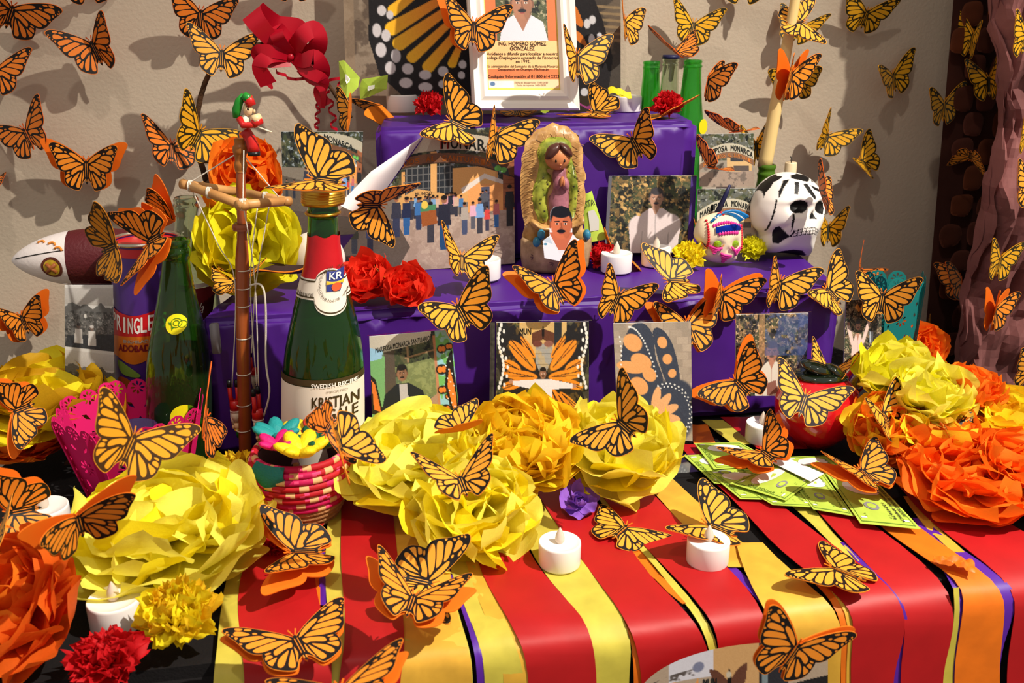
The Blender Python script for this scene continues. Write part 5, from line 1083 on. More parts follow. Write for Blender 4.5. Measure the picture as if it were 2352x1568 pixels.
# 1. big procession print with curled corner
def procession(w_, h_, seed=3):
    c = Cv(w_, h_, (120, 110, 100)); foliage(c, (0, 0, 1, .45), (46, 50, 44), seed, (150, 160, 170))
    c.rect(.33, .27, .9, .52, (214, 160, 96)); c.rect(.35, .25, .63, .45, (40, 44, 50)); 
    for i in range(9): c.line(.36 + i * .032, .22, .36 + i * .032, .46, .0025, (110, 110, 108))
    for i in range(5): c.line(.34, .25 + i * .05, .63, .25 + i * .05, .002, (100, 100, 100))
    c.rect(.50, .14, .535, .5, (216, 164, 100)); c.poly([(.3, .47), (.42, .40), (.62, .46), (.62, .54), (.3, .54)], (206, 158, 96))
    c.rect(.72, .40, .93, .60, (222, 154, 92)); c.poly([(.68, .42), (.82, .325), (.95, .39), (.95, .42), (.82, .36), (.69, .46)], (216, 206, 196)); c.rect(.80, .42, .85, .60, (70, 74, 96))
    c.rect(.93, .18, 1, .62, (150, 92, 62))
    for i in range(14): c.line(.93, .2 + i * .03, 1, .2 + i * .03, .001, (110, 66, 48))
    # sign arches
    X, Y = c.X, c.Y
    for (r0, r1, col_) in ((.0, .065, (112, 74, 52)), (.065, .075, (60, 44, 36))):
        yy = .155 + .62 * (X - .52) ** 2; m = ((Y > yy + r0) & (Y < yy + r1) & (X > .26)).astype(float); c.put(m, col_)
    yy = .02 + .55 * (X - .55) ** 2; m = ((Y > yy) & (Y < yy + .115) & (X > .34) & (X < .99)).astype(float); c.put(m, (176, 168, 150))
    c.poly([(.86, .25), (.96, .30), (.97, .36), (.88, .31)], (60, 66, 70)); c.ell(.90, .295, .02, .02, (110, 190, 90)); c.ell(.935, .31, .018, .02, (110, 190, 90))
    # road
    c.poly([(0, .62), (1, .60), (1, 1), (0, 1)], (172, 150, 136)); c.mottle((150, 128, 114), 18, .5, 8, .5, (0, .62, 1, 1)); c.mottle((198, 178, 160), 40, .62, 9, .5, (0, .62, 1, 1))
    c.poly([(0, .56), (.3, .62), (.38, .82), (.30, 1), (0, 1)], (74, 66, 60), .8)
    r = random.Random(4); cols = [(60, 90, 150), (40, 44, 60), (190, 90, 80), (120, 160, 200), (80, 82, 92), (200, 170, 150), (44, 50, 60), (210, 150, 160), (70, 120, 170), (150, 140, 120)]
    for i in range(26): x = .36 + r.random() * .56; c.person(x, .60 + r.random() * .03, .16, r.choice(cols), (52, 52, 64))
    for x, y, h, a, b in ((.30, .74, .30, (52, 54, 70), (52, 58, 84)), (.36, .73, .28, (36, 44, 74), (44, 92, 150)), (.43, .70, .24, (60, 110, 170), (50, 60, 90)), (.58, .86, .40, (38, 40, 56), (36, 74, 118)), (.50, .80, .30, (46, 56, 84), (60, 60, 70)), (.70, .76, .24, (170, 160, 150), (70, 80, 110)), (.79, .76, .26, (120, 160, 210), (60, 60, 70)), (.835, .74, .18, (206, 70, 66), (60, 60, 80)), (.89, .72, .2, (196, 110, 110), (60, 110, 170)), (.06, .84, .24, (50, 52, 46), (52, 56, 64)), (.15, .84, .24, (52, 60, 90), (40, 44, 60)), (.75, .72, .2, (220, 170, 190), (90, 90, 100)), (.97, .72, .3, (40, 40, 44), (40, 40, 44))):
        c.person(x, y, h, a, b)
    c.poly([(.44, .56), (.53, .55), (.54, .66), (.45, .68)], (150, 84, 44)); c.poly([(.44, .53), (.535, .52), (.53, .56), (.44, .57)], (70, 130, 90)); c.ell(.465, .52, .02, .03, (220, 190, 80))
    c.grain(5); return c
PT = dict(TL=(792, 318), TR=(1180, 288), BR=(1182, 604), BL=(790, 632))
def pmask(u, v): # the upper left corner is curled forward
    return ~((u * 388 + 792 < 972) & ((v * 314 + 318 - u * 30) < 312 + (972 - (u * 388 + 792)) * 1.41))
pt, pf = photo('large procession print with its upper left corner curled forward', PT['TL'], PT['TR'], PT['BR'], PT['BL'], CB3 - .004, CB3 - .022, procession(300, 240), sleeve=False, mask=pmask)
A_, B_, C_, D_ = at(974, 310, c=CB3 - .006), at(850, 486, c=CB3 - .016), at(778, 470, c=CB3 - .075), at(852, 394, c=CB3 - .06)
def flap(u, v):
    e0 = A_.lerp(B_, v); e1 = A_.lerp(D_, min(1, v * 2)) if v < .5 else D_.lerp(C_, v * 2 - 1)
    p = e0.lerp(e1, u); p += Vector((SL, -1, 0)).normalized() * .022 * math.sin(u * math.pi) * v; return p - pt.location
solidify(MB().grid(flap, 14, 16).build('curled_corner', CARD, pt), .0004)
SG1, SG2, SG3 = mat('sign black paint', (34, 40, 40), .6), mat('sign orange paint', (206, 120, 50), .6), mat('sign red paint', (180, 50, 40), .6)
def arcl(s, t, f, u0, u1, top, hv, m, k=.62, uc=.52, base=.155, bold=0):
    n = len(s); 
    for i, ch in enumerate(s):
        if ch == ' ': continue
        u = u0 + (u1 - u0) * (i + .5) / n; dv = base + top + k * (u - uc) ** 2; sl = 2 * k * (u - uc); wd = (u1 - u0) / n * .82
        lettering(ch, wd, hv, lambda x, y, u=u, dv=dv, sl=sl: f(u + x, dv - y + x * sl, .0017), m, t, bold=bold)
arcl('DOS AL SANTUARIO', pt, pf, .34, .86, .033, .04, SG2, bold=.001)
arcl('MONARCA', pt, pf, .56, .94, .062, .085, SG1, .55, .55, .02, bold=.0015); arcl('M', pt, pf, .555, .61, .062, .088, SG3, .55, .55, .02, bold=.002)
letter_on(pf, 'MUNDO', .46, .435, .10, .022, SG1, pt)

# 2. man in white shirt, in clear acrylic
def portrait(w_, h_, bg, shirt=(206, 190, 190), fx=.5, fy=.28, fr=.075, seed=1, hair=(60, 56, 60), skin=(172, 130, 108), body=.26):
    c = Cv(w_, h_); foliage(c, (0, 0, 1, 1), bg[0], seed); c.mottle(bg[1], 16, .55, seed + 5, .9); c.mottle(bg[2], 34, .66, seed + 6, .9)
    a = c.asp; c.ell(fx - body * .62, fy + .34, body * .52, .14, shirt); c.ell(fx + body * .62, fy + .33, body * .52, .14, shirt); c.poly([(fx - .07, fy + .12), (fx + .08, fy + .12), (fx + body * .9, fy + .24), (fx + body * 1.12, fy + .38), (fx + body * 1.0, 1), (fx - body * 1.0, 1), (fx - body * 1.12, fy + .38), (fx - body * .9, fy + .25)], shirt); c.line(fx, fy + .2, fx + .01, 1, .006, tuple(q * .8 for q in shirt))
    c.poly([(fx - body * .55, fy + .35), (fx - body * .5, 1), (fx - body * .58, 1)], tuple(v * .82 for v in shirt)); c.poly([(fx + body * .6, fy + .35), (fx + body * .66, 1), (fx + body * .56, 1)], tuple(v * .82 for v in shirt))
    c.poly([(fx - .05, fy + .1), (fx + .05, fy + .1), (fx + .0, fy + .21)], skin); c.face(fx, fy, fr, skin, hair); return c
c = portrait(160, 140, ((40, 40, 38), (120, 96, 60), (190, 150, 90)), (208, 192, 192), .55, .30, .075)
for x, y in ((.2, .12), (.17, .28), (.2, .42), (.42, .12), (.36, .5)): c.ell(x, y, .03, .02, (200, 160, 100), .5)
c.rect(0, 0, .035, 1, (92, 90, 100)); c.rect(.93, .02, 1, 1, (70, 44, 120)); c.grain(5)
photo('print of a man in a white shirt under clear acrylic against the purple box', (1398, 404), (1600, 402), (1590, 580), (1388, 580), CB3 - .012, CB3 - .035, c)
# 3. cottage portrait
c = Cv(130, 140, (96, 110, 84)); foliage(c, (.2, 0, .8, .45), (60, 62, 54), 21); c.poly([(.25, .35), (.78, .28), (.78, .72), (.5, .62)], (120, 128, 84)); c.mottle((150, 156, 104), 24, .5, 23, .7, (.3, .32, .78, .7))
c.poly([(.4, .9), (.78, .66), (.78, 1), (.35, 1)], (176, 140, 116)); c.rect(.17, .14, .29, 1, (88, 76, 66)); c.line(.45, .14, .45, .3, .012, (150, 120, 90)); c.line(.42, .26, .78, .2, .01, (150, 120, 90))
c.poly([(0, 0), (.75, 0), (.72, .10), (.1, .19), (0, .12)], (196, 186, 172)); c.poly([(0, .2), (.18, .22), (.14, .95), (0, .95)], (120, 170, 110)); c.poly([(0, .12), (.16, .16), (.14, .24), (0, .26)], (150, 190, 220))
c.poly([(0, .4), (.06, .45), (.14, .85), (0, .8)], (40, 34, 30)); c.poly([(.01, .45), (.05, .5), (.11, .8), (.03, .76)], (226, 120, 50))
c.rect(.76, .05, .79, .95, (190, 130, 96)); c.rect(.79, 0, 1, 1, (150, 200, 214)); c.mottle((110, 180, 90), 10, .5, 25, .9, (.79, 0, 1, 1))
for x, y, r_ in ((.86, .2, .06), (.84, .42, .07), (.83, .64, .06), (.95, .18, .05), (.85, .85, .06), (.9, .72, .05)):
    c.ell(x, y, r_, r_ * .8, (30, 26, 24)); c.ell(x - r_ * .3, y, r_ * .45, r_ * .5, (232, 130, 50)); c.ell(x + r_ * .35, y, r_ * .42, r_ * .5, (232, 130, 50))
c.poly([(.92, .95), (.86, .6), (.9, .34), (.98, .2), (1, .95)], (34, 30, 30)); c.poly([(.93, .85), (.89, .6), (.93, .4), (.97, .6), (.98, .85)], (234, 130, 52))
for i in range(16): c.ell(.88 + .09 * ((i * .37) % 1), .25 + i * .045, .008, .008, (236, 236, 232))
c.poly([(.30, .52), (.44, .52), (.6, .62), (.68, .92), (.6, .94), (.52, .75), (.5, 1), (.22, 1), (.2, .75), (.14, .9), (.1, .84), (.16, .62)], (32, 36, 46)); c.poly([(.33, .53), (.42, .53), (.44, .9), (.34, .9)], (190, 182, 184)); c.face(.37, .42, .062, (150, 108, 82), (30, 28, 28)); c.grain(5)
ta, fa = photo('cottage portrait print of a man in a dark jacket beside butterfly murals, in clear stand', (848, 772), (1036, 756), (1056, 964), (856, 992), .99, .97, c, foot=.004)
letter_on(fa, 'MARIPOSA MONARCA SANTUARIO', .40, .105, .66, .055, SG1, ta, bold=.0006, arc=lambda x: (x, -x * .12, 0))
# 4. man before painted wings
def big_wings(c, cx, cy, s, spots=True):
    """painted monarch wing pair, s = half span"""
    for d in (-1, 1):
        k = 1 / c.asp
        P_ = lambda pts: [(cx + d * x * s, cy + y * s * k) for x, y in pts]
        c.poly(P_([(.0, .1), (.45, -.75), (.8, -1.1), (1.02, -1.05), (1.02, -.2), (.85, .25), (.98, .6), (.9, 1.1), (.62, 1.45), (.3, 1.5), (.08, 1.0)]), (34, 32, 34))
        for x, y, rx, ry, an in ((.46, -.36, .40, .14, -44), (.70, -.16, .22, .10, -22), (.50, .02, .38, .10, -6), (.66, .2, .24, .09, 14), (.34, -.52, .26, .07, -52),
                                 (.30, .50, .26, .10, 62), (.50, .60, .30, .065, 52), (.60, .52, .28, .06, 38), (.36, .86, .32, .06, 68), (.20, .86, .34, .06, 82), (.12, .6, .24, .05, 88), (.50, .92, .22, .05, 60)):
            c.ell(cx + d * x * s, cy + y * s * k, s * rx, s * ry * k, (236, 138, 38), d * R(an), soft=.08)
            for o_ in (-.5, .5): c.line(cx + d * (x - rx * .8 * math.cos(R(an))) * s, cy + (y - rx * .8 * math.sin(R(an))) * s * k, cx + d * (x + rx * .95 * math.cos(R(an + 14 * o_))) * s, cy + (y + rx * .95 * math.sin(R(an + 14 * o_))) * s * k, .004, (44, 34, 30))
        if spots:
            r = random.Random(5)
            for i in range(15):
                t = i / 14; x = .93 + .06 * math.sin(t * 7); y = -.95 + t * 1.2
                c.ell(cx + d * x * s, cy + y * s * k, s * .032, s * .045 * k, (232, 228, 222)); 
                if i % 2: c.ell(cx + d * (x - .09) * s, cy + (y + .04) * s * k, s * .028, s * .04 * k, (232, 228, 222))
            for i in range(12):
                t = i / 11; a = -.2 + t * 1.9; x = .48 + .44 * math.cos(a); y = .72 + .72 * math.sin(a)
                c.ell(cx + d * x * s, cy + y * s * k, s * .034, s * .034 * k, (232, 228, 222)); c.ell(cx + d * (x * .9 + .04) * s, cy + (y * .9 + .06) * s * k, s * .026, s * .026 * k, (226, 222, 216))
    c.mottle((250, 180, 60), 12, .62, 4, .25); return c
c = Cv(150, 150, (110, 104, 90)); foliage(c, (0, 0, 1, 1), (66, 62, 52), 31); c.rect(.25, 0, .75, .32, (206, 170, 110)); c.rect(.62, 0, .7, .4, (40, 44, 50)); c.rect(.42, .2, .6, .5, (160, 156, 150))
for i in range(5): c.line(.42, .24 + i * .05, .6, .24 + i * .05, .003, (110, 108, 104))
big_wings(c, .5, .48, .48)
c.poly([(.38, .1), (.5, .06), (.62, .1), (.62, .2), (.5, .16), (.38, .2)], (96, 56, 40)); c.ell(.5, .1, .012, .06, (30, 24, 22)); c.ell(.44, .2, .05, .03, (110, 60, 50)); c.ell(.56, .2, .05, .03, (140, 90, 76))
c.poly([(.40, .53), (.6, .53), (.82, .57), (.82, .61), (.6, .62), (.59, .86), (.41, .86), (.40, .62), (.18, .58), (.18, .54)], (230, 222, 222)); c.rect(.41, .86, .59, 1, (44, 44, 52)); c.ell(.16, .545, .022, .02, (180, 130, 106)); c.ell(.84, .59, .022, .02, (180, 130, 106)); c.face(.5, .475, .036, (160, 112, 86), (30, 24, 24)); c.grain(5)
ta, fa = photo('print of a man with arms spread before painted orange wings, centre front', (1140, 740), (1352, 738), (1352, 985), (1138, 985), 1.005, .985, c, foot=.004)
letter_on(fa, 'MUN', .31, .08, .12, .06, SG1, ta, bold=.001)
MB().add([fa(-.065, 0, .0), fa(-.015, 0, .0), fa(-.015, 1, .0), fa(-.065, 1, .0)], [(3, 2, 1, 0)]).build('side_print', mat('grey text strip', (70, 66, 58), .6, rgb2=(40, 38, 34), nscale=220), ta, smooth=False)
# 5. stone wall mural with butterflies
c = Cv(130, 180, (150, 132, 116))
for r_ in range(16):
    for k_ in range(7):
        x0 = k_ * .16 - (r_ % 2) * .08; c.rect(x0 + .006, r_ / 16 + .004, x0 + .15, (r_ + 1) / 16 - .003, tuple(v * (.9 + .2 * ((r_ * 7 + k_ * 3) % 5) / 5) for v in (160, 142, 124)))
DW = (40, 46, 62); OW = (222, 150, 84)
c.poly(smooth2([(.10, .98), (.05, .6), (.09, .25), (.2, .05), (.36, .0), (.5, .1), (.53, .3), (.62, .48), (.52, .62), (.3, .86)], 3), DW); c.poly(smooth2([(.5, .08), (.62, .06), (.76, .2), (.84, .48), (.7, .54), (.58, .36)], 3), DW)
c.ell(.68, .76, .34, .27, DW); c.ell(.80, .62, .22, .14, DW)
for x, y, rx, ry, an in ((.24, .17, .10, .09, -60), (.20, .38, .07, .13, -80), (.34, .33, .09, .10, -70), (.30, .54, .10, .09, -60), (.44, .44, .08, .07, -50), (.18, .64, .05, .1, -85), (.62, .17, .07, .045, 60), (.68, .31, .06, .045, 70), (.74, .43, .05, .04, 60)): c.ell(x, y, rx, ry, OW, R(an), soft=.08)
for an in (-75, -48, -22, 4, 30, 56): c.ell(.46 + .22 * math.cos(R(an)), .80 + .15 * math.sin(R(an)), .16, .04, (226, 162, 104), R(an), soft=.08)
for i in range(20):
    t = i / 19; c.ell(.075 + .015 * math.sin(t * 9), .12 + t * .75, .010, .009, (224, 222, 218)); c.ell(.2 + t * .34, .035 + t * t * .42, .011, .008, (224, 222, 218)); an = -2.0 + t * 3.4; c.ell(.68 + .315 * math.cos(an), .76 + .245 * math.sin(an), .012, .008, (224, 222, 218)); c.ell(.68 + .285 * math.cos(an + .07), .76 + .218 * math.sin(an + .07), .010, .007, (224, 222, 218))
c.a = c.a * .88 + 20; c.grain(6)
photo('print of a butterfly mural on a stone wall in clear stand', (1408, 742), (1586, 738), (1590, 1012), (1420, 1004), .985, .955, c, foot=.004)
# 6. forest portrait, blue
c = portrait(120, 130, ((52, 50, 56), (150, 120, 84), (196, 170, 130)), (226, 204, 190), .50, .46, .085, 41, (80, 76, 76), (170, 120, 98), .22); c.rect(.86, 0, 1, 1, (50, 60, 110), .5); c.rect(.32, 0, .40, .6, (170, 130, 90), .6); c.mottle((60, 80, 140), 6, .5, 44, .55, (.4, 0, 1, .5)); c.poly([(.44, .84), (.56, .8), (.6, .95), (.44, 1)], (130, 90, 78)); c.a = c.a * 1.2 + 10; c.grain(5)
ta, fa = photo('forest portrait print with blue sky in a clear stand', (1690, 722), (1856, 718), (1850, 908), (1688, 908), .992, .988, c)
mb = MB(); a, b = fa(-.022, -.02, .006), fa(1.02, -.02, .006); a1, b1 = fa(-.022, 1.0, .006), fa(1.02, 1.0, .006); z0 = -ta.location.z + .007; n_ = Vector((SL, -1, 0)).normalized()
a0, b0 = Vector((a1.x, a1.y, z0)), Vector((b1.x, b1.y, z0)); e_ = n_ * -.05 - Vector((.02, 0, 0)); up_ = Vector((0, 0, .018))
mb.add([a1, b1, b0, a0, b0 + e_, a0 + e_, b0 + e_ * 1.1 + up_, a0 + e_ * 1.1 + up_], [(0, 1, 2, 3), (3, 2, 4, 5), (5, 4, 6, 7)]); mb.build('clear_foot', M_CLEAR, ta, smooth=False)
# 7. small portrait with raised arms
c = portrait(80, 130, ((56, 50, 46), (130, 106, 80), (190, 170, 140)), (222, 190, 180), .36, .36, .07, 51, (60, 56, 56), (176, 126, 104), .14); c.line(.22, .6, .1, .36, .045, (222, 190, 180)); c.line(.5, .58, .66, .30, .045, (222, 190, 180)); c.ell(.1, .33, .035, .025, (176, 126, 104)); c.ell(.67, .27, .035, .025, (176, 126, 104)); c.poly([(.25, .1), (.33, .06), (.4, .12), (.48, .08), (.5, .14), (.36, .17)], (220, 150, 70)); c.rect(.68, .45, .78, .6, (190, 200, 214), .8); c.grain(5)
photo('small print of a man raising both arms at the right end of the middle step', (1942, 688), (2024, 686), (2022, 850), (1936, 856), 1.085, 1.06, c)
# 8. black and white gathering photo, left
def gather(c, y0, y1):
    h = y1 - y0; c.grad(y0, y0 + h * .28, (186, 180, 176), (170, 164, 158)); X, Y = c.X, c.Y; n = c.ns(5, 61)
    c.put((((Y - y0) / h > .22 + .12 * n[0][None, :] * np.ones_like(Y)) & (Y < y1) & (Y > y0)).astype(float), (96, 94, 92)); c.mottle((60, 58, 56), 16, .5, 62, .8, (0, y0 + h * .38, 1, y1)); c.mottle((150, 144, 138), 40, .66, 63, .8, (0, y0 + h * .42, 1, y1)); c.poly([(.05, y0 + h * .8), (1, y0 + h * .72), (1, y1), (0, y1)], (44, 46, 50), .85)
    for x, y in ((.28, .78), (.55, .8)): c.person(x, y0 + h * (y + .42), h * .62, (196, 190, 186), (60, 60, 64), (110, 90, 80), (60, 56, 56) if x < .4 else (186, 180, 176))
c = Cv(90, 170, (200, 196, 192)); c.rect(0, 0, 1, .03, (210, 206, 202)); gather(c, .03, .62); c.rect(0, .62, 1, .645, (200, 196, 192)); gather(c, .645, 1.2); c.ell(.42, .30, .03, .02, (200, 196, 190)); c.grain(5)
photo('two black and white gathering photos in a clear sleeve below the football', (149, 654), (260, 654), (264, 900), (150, 880), 1.12, 1.10, c, foot=.004)
# 9. photo sleeve behind the wine bottle
c = procession(120, 100, 71); ta, fa = photo('photo sleeve with a sanctuary arch print behind the wine bottle', (646, 302), (834, 302), (826, 500), (650, 480), 1.235, 1.215, c)
letter_on(fa, 'MONARCA', .70, .12, .36, .07, SG1, ta, bold=.001, arc=lambda x: (x, x * .35, 0))
# 10. right-hand sleeve with two arch prints
def arch(w_, h_, seed):
    c = Cv(w_, h_, (150, 140, 128)); foliage(c, (0, 0, 1, .5), (96, 98, 92), seed, (170, 172, 170)); c.rect(.5, .3, .95, .72, (206, 170, 120)); c.rect(.56, .36, .8, .52, (60, 60, 66)); c.poly([(0, .72), (1, .7), (1, 1), (0, 1)], (160, 140, 126)); c.mottle((100, 90, 84), 8, .6, seed + 2, .7, (0, .6, 1, 1))
    X, Y = c.X, c.Y; yy = .18 + .8 * (X - .55) ** 2; c.put(((Y > yy) & (Y < yy + .16)).astype(float), (188, 180, 160)); c.put(((Y > yy + .16) & (Y < yy + .27)).astype(float), (126, 96, 76)); c.rect(.62, .6, .9, .7, (90, 80, 76)); return c.grain(5)
for i, (q, lb) in enumerate(((((1606, 308), (1730, 306), (1732, 428), (1606, 428)), 'upper sanctuary arch photo at the right of the upper box'), (((1602, 434), (1736, 432), (1738, 560), (1600, 562)), 'lower sanctuary arch photo behind the small sugar skull'))):
    ta, fa = photo(lb, *q, 1.235 - i * .008, 1.228 - i * .02, arch(110, 100, 81 + i))
    arcl('MARIPOSA MONARCA', ta, fa, .04, .98, .08, .11, SG1, .8, .55, .18, bold=.002); arcl('BIENVENIDOS AL SANTUARIO', ta, fa, .06, .96, .215, .075, SG2, .8, .55, .18)
# 11. wing poster board at the back
c = Cv(330, 150, (120, 104, 88)); c.mottle((150, 134, 116), 12, .5, 91, .8); c.mottle((84, 70, 60), 20, .58, 92, .7)
c.rect(0, 0, .035, 1, (150, 128, 104), .6); c.poly([(.16, 0), (.09, .22), (.085, .6), (.12, .85), (.2, 1), (.46, 1), (.46, 0)], (30, 28, 30)); c.poly([(.13, 0), (.16, 0), (.1, .2), (.09, .0)], (40, 36, 36))
def el2(x, y, rx, ry, col_, a=0): c.ell(x, y, rx, ry, col_, a)
# cells fan out from the upper right of the left wing: (x, y) in board units of 640 x 330 px with the top 110 px out of frame
PXB = lambda px, py: ((px - 785) / 640, (py + 110) / 330)
def cell(pts, col1, col2):
    P_ = smooth2([PXB(*q) for q in pts], 4); before = c.a.copy(); c.poly(P_, col1); m = np.abs(c.a - before).sum(2, keepdims=True) > 0
    t = np.clip(((c.X - .18) / .25)[..., None], 0, 1); c.a = np.where(m, np.array(col1) * (1 - t) + np.array(col2) * t, c.a)
Y1, O1 = (250, 190, 44), (236, 134, 48)
for x0, y0, x1, y1, r_ in ((896, 20, 1000, -60, 13), (892, 62, 1004, -4, 16), (908, 96, 1022, 16, 16), (936, 128, 1036, 36, 13), (972, 150, 1046, 62, 14), (1026, 143, 1050, 88, 10)):
    for t in [q / 24 for q in range(25)]:
        u, v = PXB(x0 + (x1 - x0) * t, y0 + (y1 - y0) * t); rr = r_ * (1 - .45 * t); m = tuple(a * (1 - t) + b * t for a, b in zip(Y1, O1)); c.ell(u, v, rr / 640, rr / 330, m, soft=.1)
for x, y, rx, ry in ((870, 21, 10, 12), (888, 31, 8, 10), (858, 66, 10, 16), (878, 78, 10, 14), (866, 111, 12, 17), (899, 125, 11, 16), (886, 153, 12, 15), (925, 155, 13, 13), (964, 169, 14, 11), (1005, 161, 12, 12), (920, 188, 15, 12), (964, 198, 16, 11), (1007, 191, 14, 10), (1050, 145, 9, 10), (1047, 170, 8, 9)):
    u, v = PXB(x, y); c.ell(u, v, rx / 640, ry / 330, (206, 200, 202))
# right half of the board
c.rect(.84, 0, 1, 1, (70, 64, 58)); c.mottle((110, 96, 80), 10, .55, 95, .8, (.86, 0, 1, 1))
for i in range(6): c.line(.86, .36 + i * .045, 1, .38 + i * .045, .004, (140, 120, 90))
c.poly([PXB(*q) for q in ((1310, -110), (1345, -40), (1380, 40), (1405, 130), (1395, 200), (1370, 230), (1300, 230), (1300, -110))], (36, 34, 36))
for pts in ([(1310, 10), (1318, 14), (1334, 50), (1326, 58), (1312, 40)], [(1314, 66), (1330, 76), (1342, 100), (1328, 96), (1316, 84)]): cell(pts, (222, 140, 40), (214, 120, 44))
for x, y, rx, ry in ((1343, 51, 8, 11), (1356, 42, 8, 10), (1354, 88, 8, 13), (1373, 82, 7, 11), (1336, 210, 9, 10), (1360, 150, 8, 11)): u, v = PXB(x, y); c.ell(u, v, rx / 640, ry / 330, (206, 204, 206))
c.grain(4)
ta, fa = photo('large poster board printed with a monarch wing leaning behind the white frame', (785, -110), (1425, -110), (1425, 220), (795, 220), 1.442, 1.438, c, name='poster_board', sleeve=False, cat='poster')
# 12. white frame with the missing person poster
F_ = dict(TL=(1062, -190), TR=(1308, -190), BR=(1328, 252), BL=(1084, 252))
f0, base = quadfn(F_['TL'], F_['TR'], F_['BR'], F_['BL'], 1.352, 1.292, Vector((0, 0, 0))); org = base.copy(); ff = lambda u, v, off=0: f0(u, v, off) - org
fr = thing('picture_frame', 'white wooden picture frame holding a missing person notice on the upper box', 'picture frame', org)
M_FR = mat('white painted frame', (236, 230, 222), .35, .4); IU0, IU1, IV0, IV1 = .155, .835, .08, .895
prof = [(0, 0), (0, .009), (.12, .0135), (.35, .012), (.5, .0085), (.72, .012), (.86, .0105), (1, .004), (1, 0)]
sides = [((0, 0), (1, 0), (IU1, IV0), (IU0, IV0)), ((1, 0), (1, 1), (IU1, IV1), (IU1, IV0)), ((1, 1), (0, 1), (IU0, IV1), (IU1, IV1)), ((0, 1), (0, 0), (IU0, IV0), (IU0, IV1))]
for a, b, c2, d in sides:
    mb = MB()
    def fn(u, v): 
        i = min(int(v * 8 + 1e-6), 8); t, h = prof[i]
        o0 = (a[0] + (b[0] - a[0]) * u, a[1] + (b[1] - a[1]) * u); o1 = (d[0] + (c2[0] - d[0]) * u, d[1] + (c2[1] - d[1]) * u)
        return ff(o0[0] + (o1[0] - o0[0]) * t, o0[1] + (o1[1] - o0[1]) * t, h)
    mb.grid(fn, 1, 8).build('moulding', M_FR, fr, smooth=False)
MB().add([ff(0, 0, -.001), ff(1, 0, -.001), ff(1, 1, -.001), ff(0, 1, -.001)], [(0, 1, 2, 3)]).build('back_board', mat('grey back board', (120, 112, 104), .7), fr, smooth=False)
c = Cv(150, 300, (208, 112, 66)); V0 = lambda py: (py + 155) / 370.
c.rect(.16, 0, .86, V0(98), (110, 120, 100)); foliage(c, (.16, 0, .86, V0(98)), (90, 96, 70), 101, (170, 160, 130)); yb = V0(98)
c.poly([(.2, yb), (.24, yb - .12), (.42, yb - .17), (.62, yb - .17), (.80, yb - .12), (.86, yb)], (206, 208, 218)); c.poly([(.4, yb - .17), (.64, yb - .17), (.52, yb - .06)], (160, 112, 90)); c.face(.52, yb - .24, .145, (166, 116, 92), (36, 32, 40))
c.rect(0, yb, 1, V0(165), (240, 190, 132)); c.rect(0, V0(165), 1, V0(189), (216, 120, 74)); c.rect(0, V0(189), 1, 1, (240, 200, 160)); c.rect(.02, V0(193), .36, V0(209), (214, 214, 220)); c.ell(.07, V0(200), .035, .014, (90, 120, 160)); c.line(.995, 0, .995, 1, .012, (226, 200, 90)); c.line(.005, 0, .005, 1, .012, (226, 200, 90)); c.line(0, .992, 1, .992, .012, (226, 200, 90)); c.grain(3)
gu = lambda u: IU0 + (IU1 - IU0) * u; gv = lambda v: IV0 + (IV1 - IV0) * v
c.mesh('notice', lambda u, v: ff(gu(u), gv(v), .002), M_PRINT, fr)
INK = mat('notice ink', (52, 40, 36), .6)
for s, py, wd, ht, bd in (('ING. HOMERO GÓMEZ', 104, .66, 9, .0012), ('GONZÁLEZ', 115.5, .34, 9, .0012), ('Ayúdanos a difundir para localizar a nuestro', 128, .98, 7, .0005), ('colega Chapinguero egresado de Fitotecnia', 137.5, .98, 7, .0005), ('en 1992.', 146.5, .2, 7, .0005), ('Es administrador del Santuario de la Mariposa Monarca', 158, .97, 6, .0003), ('Desapareció en Ocampo, Michoacán', 165, .7, 6, .0003), ('Cualquier Información al 01 800 614 2323', 182, .98, 7, .0007), ('Fecha de desaparición: 13/01/2020', 197, .46, 4, 0), ('Fecha de reporte: 14/01/2020', 203, .4, 4, 0)):
    cu = .5 if py < 190 else .6
    lettering(s, wd * (IU1 - IU0), ht / 430, lambda x, y, py=py, cu=cu: ff(gu(cu) + x, gv(V0(py)) - y, .0026), INK, fr, bold=bd * .35)
MB().add([ff(gu(0), gv(0), .0034), ff(gu(1), gv(0), .0034), ff(gu(1), gv(1), .0034), ff(gu(0), gv(1), .0034)], [(0, 1, 2, 3)]).build('glazing', M_CLEAR, fr, smooth=False)
